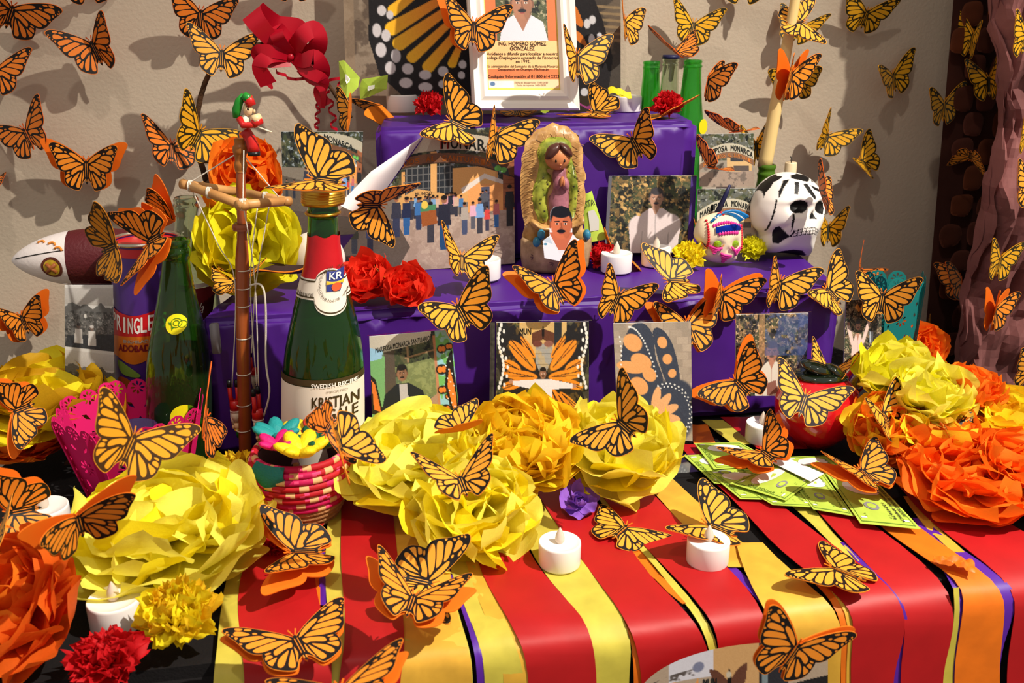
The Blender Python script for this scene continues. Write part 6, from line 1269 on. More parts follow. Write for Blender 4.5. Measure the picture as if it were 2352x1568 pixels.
# 13. half round print hanging at the table front
c = Cv(190, 60, (170, 150, 130)); c.rect(.15, 0, .4, .5, (206, 204, 214)); c.rect(.38, 0, .66, 1, (196, 154, 104)); c.ell(.3, .28, .03, .1, (120, 124, 150)); c.rect(.62, 0, .78, 1, (44, 44, 50)); c.poly([(.65, .1), (.68, .1), (.66, .9), (.63, .9)], (120, 134, 140)); c.mottle((60, 50, 44), 14, .55, 111, .8, (0, .3, .3, 1)); c.mottle((230, 140, 50), 10, .6, 112, .8, (0, .5, .3, 1))
c.poly([(.355, .36), (.40, .4), (.45, .58), (.455, .72), (.40, .8), (.375, .6)], (96, 60, 46)); c.poly([(.56, .3), (.51, .4), (.47, .58), (.47, .72), (.53, .8), (.55, .6)], (96, 60, 46)); c.ell(.462, .62, .010, .22, (24, 20, 20)); c.ell(.46, .5, .014, .06, (190, 180, 160)); c.ell(.44, .9, .05, .2, (110, 66, 54)); c.ell(.49, .92, .05, .2, (176, 120, 100)); c.poly([(.78, .7), (1, .5), (1, 1), (.8, 1)], (34, 32, 34)); c.ell(.8, .85, .02, .08, (210, 210, 206)); c.ell(.86, .92, .02, .08, (210, 210, 206)); c.grain(4)
def arcf(TL, TR, BR, BL, ct, cb, org, q0=quadfn):
    g0, b0 = q0(TL, TR, BR, BL, ct, cb, org)
    def g(u, v, off=0): T_ = 1 - math.sqrt(max(0, 1 - ((u - .72) / .74) ** 2)) * .98; return g0(u, T_ + (1 - T_) * v, off)
    return g, b0
_q = quadfn; quadfn = arcf
ta, fa = photo('half round photo print hanging over the table front with a brown butterfly picture', (1470, 1470), (1900, 1470), (1900, 1610), (1470, 1610), CE - .012, CE - .012, c, sleeve=False, mask=lambda u, v: u > -1, name='half_round_print')
quadfn = _q
letter_on(fa, 'MUN', .36, .62, .07, .2, SG1, ta, bold=.001)
# 14. cut-out bust before the figurine
CB_ = [(1264, 484), (1272, 474), (1290, 472), (1306, 478), (1313, 495), (1314, 520), (1314, 534), (1322, 545), (1336, 552), (1337, 590), (1290, 600), (1250, 592), (1246, 552), (1262, 540), (1261, 520)]
f1, base = quadfn((1240, 465), (1345, 465), (1345, 600), (1240, 600), 1.155, 1.150, Vector((0, 0, 0))); org = base.copy()
cu = thing('cut_out_portrait', 'cut-out paper bust of a moustached man in white before the haloed figurine', 'photo', org)
c = Cv(210, 270, (226, 226, 232)); c.poly([(.2, .5), (.73, .5), (.55, .8), (.4, .8)], (196, 106, 76)); c.poly([(0, .66), (.18, .56), (.42, .86), (.6, .8), (.72, .56), (1, .68), (1, 1), (0, 1)], (230, 232, 238)); c.face(.46, .36, .235, (206, 112, 76), (20, 22, 32)); c.poly([(.05, .64), (.2, .58), (.28, .7)], (190, 206, 220)); c.ell(.12, .7, .04, .02, (90, 150, 180)); c.grain(4)
PO = [((x - 1240) / 105, (y - 465) / 135) for x, y in CB_]
def cmask(u, v): return np.array([inside((a, b), PO) for a, b in zip(u, v)])
c.mesh('print', lambda u, v: f1(u, v, .001) - org, M_PRINT, cu, cmask)
# 15. origami butterfly folded from a play bill, and a bill leaning behind the figurine
BILL = mat('lime green bill paper', (172, 196, 74), .7, .2, noise=.08, nscale=80); BW = mat('bill white', (232, 230, 220), .7); BI = mat('bill ink', (96, 130, 40), .7)
p = at(836, 185, c=1.36)
ob = thing('folded_bill_butterfly', 'lime green bill folded into a butterfly in front of the wing poster', 'folded bill', p)
def qp(px, py, c_): return at(px, py, c=c_) - p
for nm, q in (('wing', [(778, 140, 1.35), (790, 138, 1.35), (826, 178, 1.37), (822, 200, 1.365), (795, 228, 1.35), (782, 196, 1.36)]), ('wing', [(832, 182, 1.37), (891, 172, 1.345), (889, 204, 1.345), (848, 222, 1.36), (828, 228, 1.365), (826, 200, 1.37)])):
    vs = [qp(*a) for a in q]; cc = sum(vs, Vector()) / 6 + Vector((0, -.004, 0)); solidify(MB().add(vs + [cc], [(i, (i + 1) % 6, 6) for i in range(6)]).build(nm, BILL, ob, smooth=False), .0005)
    MB().add([v * .25 + cc * .75 + Vector((0, -.0022, 0)) for v in vs], [tuple(range(6))]).build('printed_oval', BW, ob, smooth=False)
f1, base = quadfn((1338, 446), (1358, 437), (1392, 548), (1342, 556), 1.215, 1.205, Vector((0, 0, 0))); org = base.copy()
bl = thing('play_bill', 'lime green bill leaning between the figurine and the acrylic print', 'play money', org)
g = lambda u, v, o_=0: f1(u, v, o_) - org
MB().grid(lambda u, v: g(u, v, .002 + .003 * math.sin(u * 3)), 4, 6).build('paper', BILL, bl)
MB().grid(lambda u, v: g(.28 + .6 * u * (1 - .5 * abs(v - .5)), .36 + .42 * v, .0056), 6, 6).build('printed_oval', mat('bill portrait grey', (190, 188, 182), .7), bl); lettering('STA', .8, .14, lambda x, y: g(.5 + x, .2 - y, .0056), SG1, bl)

# ------------------------------------------------------------------ play money fan on the table
def bill(label, q, h, full=False):
    P_ = [at(x, y, z=h) for x, y in q]; org = (P_[0] + P_[2]) / 2; org.z = h
    t = thing('play_bill', label, 'play money', org, 'lime green play money fanned on the table')
    g = lambda u, v, o_=0: P_[0].lerp(P_[1], u).lerp(P_[3].lerp(P_[2], u), v) - org + Vector((0, 0, o_ + .002 * math.sin(v * 3.1) * math.sin(u * 3)))
    solidify(MB().grid(g, 5, 8).build('paper', BILL, t), .0004)
    mb = MB()
    for a, b, c_, d in ((.05, .04, .95, .055), (.05, .945, .95, .96), (.05, .04, .062, .96), (.938, .04, .95, .96)):
        mb.grid(lambda u, v: g(a + (c_ - a) * u, b + (d - b) * v, .0007), 6, 10)
    mb.build('border_print', BI, t, smooth=False)['kind'] = 'stuff'
    def oval(u0, v0, ru, rv, m, nm, o_=.0008): MB().add([g(u0 + ru * math.cos(a), v0 + rv * math.sin(a), o_) for a in [i * .314 for i in range(20)]], [tuple(range(20))]).build(nm, m, t, smooth=False)
    oval(.5, .28, .34, .16, BW, 'portrait_oval'); oval(.42, .66, .13, .075, mat('seal grey', (128, 128, 130), .7), 'seal'); oval(.42, .66, .08, .045, BILL, 'seal_centre', .001)
    for u0, v0 in ((.14, .88), (.86, .88), (.14, .1)): MB().grid(lambda u, v: g(u0 - .05 + .1 * u, v0 - .015 + .03 * v, .0009), 1, 1).build('corner_mark', BW, t, smooth=False)
    for s, u0, v0, wd in ((('UNITED STATES OF AMERICA', .80, .5, .84), ('FEDERAL RESERVE NOTE', .90, .5, .6), ('12345671', .68, .72, .3)) if full else (('THE UNITED STATES', .82, .5, .7), ('ONE DOLLAR', .1, .5, .5))):
        lettering(s, wd, .055, lambda x, y, u0=u0, v0=v0: g(u0 + y, v0 + x * .98, .0010), SG1 if full else BI, t, bold=.0015)
    lettering('12', .06, .035, lambda x, y: g(.2 + y, .84 + x, .0010), BI, t); lettering('12', .06, .035, lambda x, y: g(.62 + y, .84 + x, .0010), BI, t)
    return t
bill('play bill lowest at the left end of the fan', [(1570, 1046), (1690, 1040), (1760, 1120), (1640, 1110)], .007)
bill('play bill at the rear left with a folded edge', [(1594, 1018), (1700, 1016), (1790, 1068), (1640, 1078)], .0105)
bill('play bill in the left middle of the fan, mostly covered', [(1620, 1080), (1730, 1078), (1830, 1150), (1700, 1146)], .008)
bill('play bill under the shaded one in the fan', [(1690, 1110), (1780, 1090), (1880, 1166), (1775, 1160)], .009)
bill('play bill with a shaded underside in the middle of the fan', [(1676, 1110), (1800, 1060), (1866, 1104), (1805, 1150)], .0125)
bill('play bill behind, toward the red jar', [(1800, 1050), (1900, 1046), (1960, 1100), (1866, 1108)], .008)
bill('play bill second from the right end of the fan', [(1800, 1082), (1890, 1086), (1962, 1186), (1868, 1170)], .010)
bill('nearest and rightmost play bill with its lettering readable', [(1896, 1086), (2008, 1102), (2116, 1216), (1976, 1202)], .012, True)
P_ = [at(*q, z=.0165) for q in ((1752, 1052), (1800, 1048), (1892, 1088), (1862, 1106))]; org = sum(P_, Vector()) / 4
tag(solidify(MB().grid(lambda u, v: P_[0].lerp(P_[1], u).lerp(P_[3].lerp(P_[2], u), v) - org, 2, 4).build('white_paper_slip', CARD, loc=org, smooth=False), .0004), 'white paper slip lying on the green play money', 'paper slip')
# ------------------------------------------------------------------ figures and carved things
def frame_at(px, py, c=None, z=None):
    """origin and pixel scale: local x right along the altar, z up, y into the altar"""
    p = at(px, py, c=c, z=z); return p, m_per_px(p)
def P2(poly, k, ox, oy): return [((x - ox) * k, (oy - y) * k) for x, y in poly]
def relief(parent, name, poly, k, ox, oy, bulge, base, m, step=None, n=3):
    o = pillow(P2(poly, k, ox, oy), bulge, step=step, n=n).build(name, m, parent); o.location = (0, -base, 0); return o
# --- haloed figurine
OX, OY = 1275, 625
p, k = frame_at(OX, 613, z=T2); k *= 1.03
v = thing('haloed_figurine', 'ceramic haloed woman figurine in a green mantle with praying hands', 'figurine', (p.x, p.y, T2 + .0005), rz=RZ)
cz = lambda x, y: (1180 + x / 4.614, 300 + y / 4.614)
C_ = lambda *q: [cz(q[i], q[i + 1]) for i in range(0, len(q), 2)]
M_HALO = mat('bronze gold glaze', (196, 152, 92), .36, .5, rgb2=(150, 108, 60), nscale=60, bump=.3, bscale=120)
M_GRN = mat('mottled green glaze', (176, 180, 66), .4, .5, rgb2=(86, 100, 20), nscale=70); M_SK = mat('brown clay skin', (196, 124, 78), .45, .4); M_HAIR = mat('dark brown glaze', (74, 40, 32), .35, .5)
M_PK = mat('dusty pink glaze', (182, 120, 132), .45, .4, rgb2=(140, 84, 96), nscale=90); M_STN = mat('speckled stone glaze', (184, 154, 118), .5, .35, rgb2=(140, 112, 82), nscale=70, bump=.4, bscale=120); M_BLU = mat('teal blue glaze', (44, 120, 150), .35, .5)
relief(v, 'halo', C_(390, 45, 470, 75, 540, 85, 600, 140, 655, 175, 668, 240, 700, 300, 708, 390, 705, 470, 740, 560, 742, 610, 720, 650, 745, 760, 735, 900, 722, 1000, 720, 1100, 730, 1250, 130, 1250, 118, 1060, 90, 940, 78, 820, 70, 700, 70, 560, 85, 440, 80, 380, 110, 300, 120, 230, 180, 170, 230, 110, 310, 90), k, OX, OY, .008, .0, M_HALO, n=2)
for i in range(10):   # rays pressed into the halo, both sides
    y = 262 + i * 74
    for s_, x0, x1 in ((-1, 215 - (i > 3) * 30, 110 - (i > 2) * 15), (1, 600 + (i > 4) * 45, 690 + (i > 3) * 20)):
        a, b, d = cz(x0, y - 30), cz(x1, y), cz(x0, y + 34)
        if y < 960: MB().tube([((a[0] - OX) * k, -.009, (OY - a[1]) * k), ((b[0] - OX) * k, -.0098, (OY - b[1]) * k), ((d[0] - OX) * k, -.009, (OY - d[1]) * k)], .00045, 6).build('halo_ray', mat('bright gold ridge', (204, 160, 98), .36, .5), v)
for x, y, x2, y2, x3, y3 in ((265, 135, 300, 210, 330, 160), (390, 100, 420, 170, 450, 110), (520, 105, 540, 190, 570, 190), (170, 265, 250, 262, 240, 330)):
    pts = [cz(x, y), cz(x2, y2), cz(x3, y3)]; MB().tube([((q[0] - OX) * k, -.0095, (OY - q[1]) * k) for q in pts], .00045, 6).build('halo_ray', mat('bright gold ridge', (204, 160, 98), .36, .5), v)
relief(v, 'mantle', C_(400, 180, 480, 185, 545, 215, 575, 270, 580, 400, 612, 480, 640, 600, 650, 700, 640, 850, 615, 990, 560, 1000, 555, 700, 525, 560, 540, 470, 400, 500, 330, 500, 380, 560, 375, 640, 345, 740, 340, 850, 365, 960, 340, 1010, 265, 1030, 220, 930, 185, 800, 190, 680, 225, 560, 245, 440, 230, 330, 260, 240, 320, 190), k, OX, OY, .012, .006, M_GRN, n=2)
relief(v, 'dress', C_(380, 520, 430, 470, 510, 470, 525, 560, 555, 690, 560, 900, 540, 1000, 380, 1000, 345, 860, 350, 760, 385, 690), k, OX, OY, .013, .006, M_PK)
for q in ((415, 610), (490, 620)):
    x, y = cz(*q); MB().ball(((x - OX) * k, -.020, (OY - y) * k), (9 * k, .006, 15 * k), seg=16, rot=Matrix.Rotation(.25 * (1 if q[0] < 450 else -1), 3, 'Y')).build('sleeve', M_PK, v)
for s_ in (-1, 1):
    x, y = cz(447 + s_ * 10, 590); MB().ball(((x - OX) * k, -.027, (OY - y) * k), (3.2 * k, .0035, 11 * k), seg=14, rot=Matrix.Rotation(-.1 * s_, 3, 'Y')).build('praying_hand', M_SK, v)
x, y = cz(420, 365); hc = ((x - OX) * k, -.014, (OY - y) * k); rh = 28 * k
MB().ball(hc, (rh, .016, rh * .98), seg=28).build('head', M_SK, v)
for s_, q in ((-1, C_(420, 225, 370, 225, 310, 260, 282, 330, 284, 376, 340, 372, 400, 330, 425, 285)), (1, C_(415, 222, 480, 230, 530, 270, 552, 320, 550, 358, 500, 355, 440, 325, 420, 285))):
    relief(v, 'hair', q, k, OX, OY, .010, .022, M_HAIR)
for xx in (378, 463): x, y = cz(xx, 388); MB().ball(((x - OX) * k, hc[1] - .0146, (OY - y) * k), (2.2 * k, .0018, 3.4 * k), seg=12).build('eye', mat('black glaze', (20, 14, 12), .3), v)
x, y = cz(424, 447); MB().tube([((x - OX) * k - .0015, hc[1] - .013, (OY - y) * k), ((x - OX) * k, hc[1] - .0138, (OY - y) * k - .0007), ((x - OX) * k + .0015, hc[1] - .013, (OY - y) * k)], .0004, 6).build('mouth', M_PK, v)
x, y = cz(425, 425); MB().ball(((x - OX) * k, hc[1] - .0152, (OY - y) * k), (.0014, .0016, .0012), seg=10).build('nose', M_SK, v)
for i, (xx, yy) in enumerate(((270, 560), (315, 625), (285, 730), (240, 810), (285, 890), (275, 980), (580, 480), (610, 575), (580, 655), (628, 700), (598, 775), (590, 560), (600, 880))):
    x, y = cz(xx, yy); mb = MB()
    for a in (0, 1.05, 2.1): mb.tube([((x - OX) * k + 3 * k * math.cos(a) * s_, -.0186, (OY - y) * k + 3 * k * math.sin(a) * s_) for s_ in (-1, 1)], .0003, 5)
    mb.build('star_mark', mat('black glaze'), v)['kind'] = 'stuff'
rb_ = 74 * k; mb = MB()
mb.lathe([(.0001, 0), (rb_ * .98, 0), (rb_ * 1.03, .004), (rb_ * 1.08, 30 * k), (rb_ * 1.07, 52 * k), (rb_ * 1.02, 58 * k), (rb_ * .95, 58 * k), (rb_ * .86, 52 * k), (rb_ * .82, 30 * k), (.0001, 28 * k)], 48)
mb.v = [(x, y * .62 - .004, z * (1 + (.22 if z > .02 else 0) * (abs(x) / rb_) ** 2 )) for x, y, z in mb.v]; mb.build('bowl_base', M_STN, v)
for xx, yy in ((185, 1340), (365, 1390), (770, 1365)):
    x, y = cz(xx, yy); mb = MB(); X_ = (x - OX) * k; Z_ = (OY - y) * k; Y_ = -.004 - .62 * math.sqrt(max(0, (rb_ * 1.02) ** 2 - X_ ** 2)) - .0006
    for j in range(10): a = j * .628; mb.tube([(X_ + 2 * k * math.cos(a), Y_, Z_ + 2 * k * math.sin(a)), (X_ + 9.5 * k * math.cos(a), Y_ + .0006, Z_ + 9.5 * k * math.sin(a))], .0006, 5)
    o = mb.build('pressed_flower', mat('plum glaze', (92, 62, 62), .5), v); o['kind'] = 'stuff'
for q in ((250, 1120), (205, 1195), (720, 1140)):
    x, y = cz(*q); MB().ball(((x - OX) * k, -.022, (OY - y) * k), (9 * k, .006, 12 * k), seg=14).build('blue_bead', M_BLU, v)
relief(v, 'angel_collar', C_(160, 1000, 200, 985, 300, 1040, 420, 1050, 600, 1030, 690, 960, 720, 1000, 700, 1060, 560, 1100, 300, 1110, 190, 1070), k, OX, OY, .016, .006, M_HALO)

# --- big papier mache skull, painted per vertex
def head_mesh(name, nu, nv, shape, paint, m, parent):
    """closed surface over the sphere; shape(a, t) -> local point, paint(x, z) on the front"""
    V_ = []; Cc = []; F_ = []
    for j in range(nv + 1):
        t = math.pi * j / nv
        for i in range(nu):
            a = 2 * math.pi * i / nu; q, uv = shape(a, t); V_.append(q); Cc.append(paint(*uv, q))
    for j in range(nv):
        for i in range(nu): i2 = (i + 1) % nu; F_.append((j * nu + i, (j + 1) * nu + i, (j + 1) * nu + i2, j * nu + i2))
    me = bpy.data.meshes.new(name); me.from_pydata(V_, [], F_); ca = me.color_attributes.new('Col', 'FLOAT_COLOR', 'POINT')
    ca.data.foreach_set('color', np.array([(*lin(c_), 1) for c_ in Cc], dtype=np.float32).ravel()); me.polygons.foreach_set('use_smooth', [True] * len(F_)); me.materials.append(m); return link(name, me, parent)
SX, SY = 1815, 612
p, k = frame_at(SX, 600, z=T2)
sk = thing('painted_skull', 'large white papier mache skull painted with black crackle lines', 'skull', (p.x, p.y + .035, T2), rz=RZ)
q8 = lambda x, y: (1700 + x / 3.607, 400 + y / 3.607)
Q_ = lambda *q: [q8(q[i], q[i + 1]) for i in range(0, len(q), 2)]
SKO = Q_(400, 66, 520, 85, 620, 150, 690, 240, 718, 340, 716, 440, 690, 520, 660, 600, 645, 700, 625, 772, 540, 765, 430, 745, 330, 735, 230, 725, 185, 690, 172, 640, 172, 560, 120, 500, 100, 400, 110, 310, 150, 220, 230, 130, 320, 80)
def radial(poly, cx, cy):
    P_ = [(x - cx, cy - y) for x, y in smooth2(poly, 4)]; A_ = sorted((math.atan2(y, x), math.hypot(x, y)) for x, y in P_)
    A_ = [(A_[-1][0] - 2 * math.pi, A_[-1][1])] + A_ + [(A_[0][0] + 2 * math.pi, A_[0][1])]
    xs, ys = zip(*A_); return lambda a: float(np.interp(a, xs, ys))
CX, CY = 1815, 505; rad = radial(SKO, CX, CY)
BLK = [Q_(318, 290, 345, 255, 400, 250, 455, 265, 470, 300, 455, 335, 420, 355, 360, 355, 320, 335), Q_(540, 290, 560, 270, 610, 275, 655, 300, 665, 350, 640, 390, 590, 375, 555, 345), Q_(512, 338, 558, 412, 480, 405),
       Q_(220, 480, 250, 462, 345, 550, 270, 620, 225, 612), Q_(690, 480, 680, 560, 640, 620, 610, 600, 640, 540),
       Q_(380, 75, 450, 70, 520, 85, 555, 105, 500, 122, 420, 105, 360, 92), Q_(375, 115, 415, 118, 375, 205, 348, 200), Q_(440, 130, 480, 132, 540, 230, 520, 252, 470, 190), Q_(505, 140, 560, 165, 630, 195, 600, 205, 540, 180),
       Q_(350, 100, 290, 150, 232, 240, 240, 190, 300, 110), Q_(320, 85, 240, 130, 170, 210, 150, 250, 160, 200, 230, 120, 290, 90), Q_(650, 200, 695, 240, 715, 320, 690, 290, 635, 220), Q_(560, 115, 620, 160, 590, 140, 545, 125), Q_(327, 360, 350, 360, 342, 450, 338, 510, 326, 440), Q_(660, 385, 690, 400, 695, 450, 680, 430)]
BLK_T = [(q8(215, 250), q8(185, 410)), (q8(182, 425), q8(172, 515)), (q8(345, 540), q8(360, 500))]
LN = [Q_(350, 500, 430, 472, 520, 470, 590, 510), Q_(345, 525, 430, 497, 520, 495, 600, 535), Q_(345, 550, 430, 525, 520, 520, 600, 560)] + [[q8(352 + i * 31, 492 - 22 * math.sin(i * .42)), q8(350 + i * 32, 552 - 26 * math.sin(i * .42))] for i in range(9)]
def dseg(x, y, a, b):
    dx, dy = b[0] - a[0], b[1] - a[1]; t = max(0, min(1, ((x - a[0]) * dx + (y - a[1]) * dy) / (dx * dx + dy * dy + 1e-9))); return math.hypot(x - a[0] - t * dx, y - a[1] - t * dy)
def skpaint(px, py, q):
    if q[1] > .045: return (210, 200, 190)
    if py < 590:
        for b in BLK:
            if inside((px, py), b): return (18, 16, 16)
    for l_ in LN:
        for a, b in zip(l_, l_[1:]):
            if dseg(px, py, a, b) < .85: return (24, 20, 20)
    for a, b in BLK_T:
        if dseg(px, py, a, b) < 1.6: return (24, 20, 20)
    if q8(0, 0)[1] and inside((px, py), Q_(300, 745, 340, 700, 430, 680, 520, 700, 590, 760, 560, 790, 320, 790)): return (40, 26, 44)
    return (236, 228, 220)
def socket(px, py):
    d = 0
    for cx, cy, rx, ry, dp in ((1700 + 393 / 3.607, 400 + 305 / 3.607, 23, 16, .012), (1700 + 603 / 3.607, 400 + 330 / 3.607, 19, 17, .011), (1700 + 515 / 3.607, 400 + 385 / 3.607, 11, 12, .006), (1700 + 280 / 3.607, 400 + 545 / 3.607, 20, 24, .007)):
        d += dp * math.exp(-(((px - cx) / rx) ** 2 + ((py - cy) / ry) ** 2) ** 1.5)
    d -= .005 * math.exp(-(((px - 1840) / 40) ** 2 + ((py - 540) / 18) ** 2)) + .003 * math.exp(-(((px - 1815) / 70) ** 2 + ((py - 472) / 8) ** 2))
    if py > 578: d += .016 * math.exp(-(((px - 1828) / 36) ** 2 + ((py - 606) / 12) ** 2))
    return d
def skshape(a, t):
    r_ = rad(a if a <= math.pi else a - 2 * math.pi); s_ = math.sin(t); x = r_ * s_ * math.cos(a); z = r_ * s_ * math.sin(a)
    y = -math.cos(t) * (.046 if t < math.pi / 2 else .060); px, py = CX + x, CY - z
    if t < math.pi / 2: y += socket(px, py) * (1 - s_ ** 6)
    return Vector((x * k, y, (SY - py) * k)), (px, py)
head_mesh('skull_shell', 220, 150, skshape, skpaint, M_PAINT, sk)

# --- small sugar skull
GX, GY = 1655, 624
p, k = frame_at(GX, 612, z=T2)
gs = thing('sugar_skull', 'small ivory sugar skull with blue icing hair and green jewel eyes', 'skull', (p.x, p.y + .018, T2), rz=RZ)
q4 = lambda x, y: (1590 + x / 9.8, 480 + y / 9.8)
G_ = lambda *q: [q4(q[i], q[i + 1]) for i in range(0, len(q), 2)]
rg_ = radial(G_(300, 300, 500, 250, 700, 260, 880, 320, 1000, 420, 1070, 600, 1100, 850, 1100, 1100, 1030, 1230, 1010, 1340, 850, 1410, 650, 1400, 400, 1350, 230, 1230, 190, 1050, 100, 900, 20, 800, 10, 650, 80, 450, 180, 350), 1652, 568)
def gshape(a, t):
    r_ = rg_(a if a <= math.pi else a - 2 * math.pi); s_ = math.sin(t); x = r_ * s_ * math.cos(a); z = r_ * s_ * math.sin(a); px, py = 1652 + x, 568 - z
    y = -math.cos(t) * (.024 if t < math.pi / 2 else .028)
    if t < math.pi / 2:
        for cx, cy, rr, dp in ((1634, 571, 11, .005), (1677, 572, 11, .005), (1660, 585, 7, .003)): y += dp * math.exp(-((px - cx) ** 2 + (py - cy) ** 2) / rr ** 2)
    return Vector((x * k, y, (GY - py) * k)), (px, py)
head_mesh('skull_body', 60, 40, gshape, lambda x, y, q: (240, 222, 186), mat('ivory sugar', attr=True, rough=.6, spec=.3, transl=.1), gs)
def onskull(x, y, off=0):
    px, py = q4(x, y); dx, dz = px - 1652, 568 - py; r_ = math.hypot(dx, dz); s_ = min(.98, r_ / max(rg_(math.atan2(dz, dx)), 1)); return Vector((dx * k, -math.sqrt(1 - s_ * s_) * .024 - off, (GY - py) * k))
PKI = mat('hot pink icing', (232, 60, 150), .4, .4); RDI = mat('red icing', (206, 28, 46), .45, .4); BLI = mat('blue icing', (16, 112, 176), .35, .45); JEW = mat('green jewel', (150, 190, 20), .05, .8, coat=1, metal=.4); FOIL = mat('blue foil', (20, 60, 190), .14, .6, metal=.85)
for x, y in ((430, 880), (850, 905)):
    mb = MB(); c0 = onskull(x, y, -.003); mb.lathe([(.0001, .0035), (6 * k, .003), (9.6 * k, .0008), (9.6 * k, 0), (.0001, 0)], 10, c0, rot=Matrix.Rotation(R(90), 3, 'X')); mb.build('jewel_eye', JEW, gs, smooth=False)
for nm, pts in (('cheek_icing', [[(250, 930), (400, 980), (520, 960)], [(270, 970), (380, 1020), (460, 1000)], [(310, 1020), (380, 1050), (410, 1040)], [(340, 1070), (360, 1100), (385, 1070)]]), ('cheek_icing', [[(740, 950), (800, 1010), (850, 1060), (880, 1160)], [(850, 1040), (920, 1040), (1000, 1000)], [(860, 1080), (930, 1080), (990, 1040)], [(860, 1130), (900, 1130), (930, 1090)]]), ('mouth_icing', [[(500, 1090), (620, 1140), (770, 1170)], [(520, 1140), (640, 1190), (760, 1190)], [(550, 1200), (640, 1230), (720, 1220)], [(580, 1260), (630, 1275), (680, 1255)], [(600, 1310), (630, 1320), (650, 1300)]])):
    mb = MB(); [mb.tube([onskull(x, y, .001) for x, y in q], 2.7 * k, 8) for q in pts]; mb.build(nm, PKI, gs)
for nm, m_, pts in (('upper_icing_band', PKI, [(330 + i * 58, 470 - 90 * math.sin(i * .27) + i * 6) for i in range(12)]), ('lower_icing_band', PKI, [(440 + i * 62, 640 - 20 * math.sin(i * .45)) for i in range(8)]), ('red_icing_border', RDI, [(200 + i * 2, 380 + i * 55) for i in range(11)]), ('red_icing_border', RDI, [(1060 + i * 5, 540 + i * 52) for i in range(11)])):
    mb = MB(); [mb.ball(onskull(x, y, .001), (3.4 * k, 2.8 * k, (5 if 'band' in nm else 3.2) * k), seg=10) for x, y in pts]; mb.build(nm, m_, gs)['kind'] = 'stuff'
mb = MB().grid(lambda u, v: onskull(350 + 650 * u, 500 - 60 * math.sin(u * 2.2) + 130 * v + 20 * u, .0018), 16, 4); solidify(mb.build('foil_band', FOIL, gs), .0006)
for i in range(7): mb = MB().tube([onskull(280 + i * 30 + 740 * t, 400 - i * 20 - (210 - i * 12) * math.sin(t * 2.9) + 90 * t, .0012 + i * .0002) for t in [j / 9 for j in range(10)]], 3.2 * k, 8); mb.build('icing_hair', BLI if i not in (3,) else WHITE, gs)
mb = MB(); [mb.ball(onskull(500 + i * 50, 200 - (i % 2) * 30 + 60, .002), 4 * k, seg=10) for i in range(3)]; mb.build('icing_tuft', RDI, gs)['kind'] = 'stuff'
# pin with navy ribbon end above it
pq = at(1668, 445, c=1.2); tag(MB().tube([Vector((-.012, 0, -.03)), Vector((.0, 0, 0)), Vector((.004, 0, .012))], [.004, .003, .0015], 6).build('navy_clip', mat('navy cap'), loc=pq), 'small navy ribbon clip hanging in front of the right arch photos', 'clip')

# --- round white painted ball behind the wine bottle
p, k = frame_at(731, 655, z=T2)
wbq = thing('painted_ball_skull', 'white round sugar skull with orange swirls behind the wine bottle', 'skull', p)
MB().ball((0, 0, 62 * k), (66 * k, 45 * k, 64 * k), seg=28).build('body', mat('white sugar', (226, 216, 208), .6), wbq)
for x, z, r_ in ((-50, 80, 9), (-52, 62, 6), (-44, 100, 8), (-40, 45, 6)): MB().ball((x * k, -22 * k, z * k), (r_ * k * .6, 3 * k, r_ * k * 1.6), seg=10, rot=Matrix.Rotation(.4, 3, 'Y')).build('orange_swirl', mat('orange icing', (230, 140, 50), .5), wbq)
MB().ball((52 * k, -18 * k, 55 * k), (6 * k, 4 * k, 9 * k), seg=12).build('blue_dot', BLI, wbq)

# --- leather ball (american football shape) on a hidden stand
p0 = at(225, 590, c=1.21); k = m_per_px(p0)
fb = thing('decorated_football', 'maroon football with white pointed ends and a round yellow badge', 'ball', p0, rz=RZ)
A0, RR = 185 * k, 66 * k
def fbf(s_): return RR * max(0.0, 1 - abs(s_) ** 2.1) ** .72
def spindle(s0, s1, off=0, n=24, seg=40):
    mb = MB(); prof = [(max(1e-4, fbf(s0 + (s1 - s0) * i / n) + off), A0 * (s0 + (s1 - s0) * i / n)) for i in range(n + 1)]; mb.lathe(prof, seg, rot=Matrix.Rotation(R(90), 3, 'Y')); return mb
M_MR = mat('maroon leather', (84, 22, 28), .5, .4, bump=.5, bscale=300); M_WL = mat('white leather', (226, 216, 214), .5, .4, bump=.2, bscale=200)
spindle(-1, -.30, .0003).build('white_end', M_WL, fb); spindle(-.30, .60).build('maroon_body', M_MR, fb); spindle(.60, 1, .0003).build('white_end', M_WL, fb)
def onfb(s_, a, off=.0008): r_ = fbf(s_) + off; return Vector((s_ * A0, -r_ * math.cos(a), r_ * math.sin(a)))
for nm, m_, rr, of in (('badge', mat('badge rim brown', (96, 44, 30), .5), 24, .0010), ('badge_face', mat('badge yellow', (196, 164, 40), .5, noise=.3, nscale=200), 18, .0016)):
    c0 = onfb(-.47, -.12, of); mb = MB(); n_ = 20; mb.add([c0] + [onfb(-.47 + rr * k * math.cos(i * .314) / A0, -.12 + rr * k * math.sin(i * .314) / fbf(-.47), of) for i in range(n_)], [(0, 1 + i, 1 + (i + 1) % n_) for i in range(n_)]); mb.build(nm, m_, fb)
for s_ in (-1, 1): MB().tube([onfb(-.47 - .055, -.12 - .16 * s_, .0022), onfb(-.47, -.12, .003), onfb(-.47 + .055, -.12 + .16 * s_, .0022)], .0022, 8).build('badge_cross', mat('badge cross brown', (150, 84, 40), .5), fb)
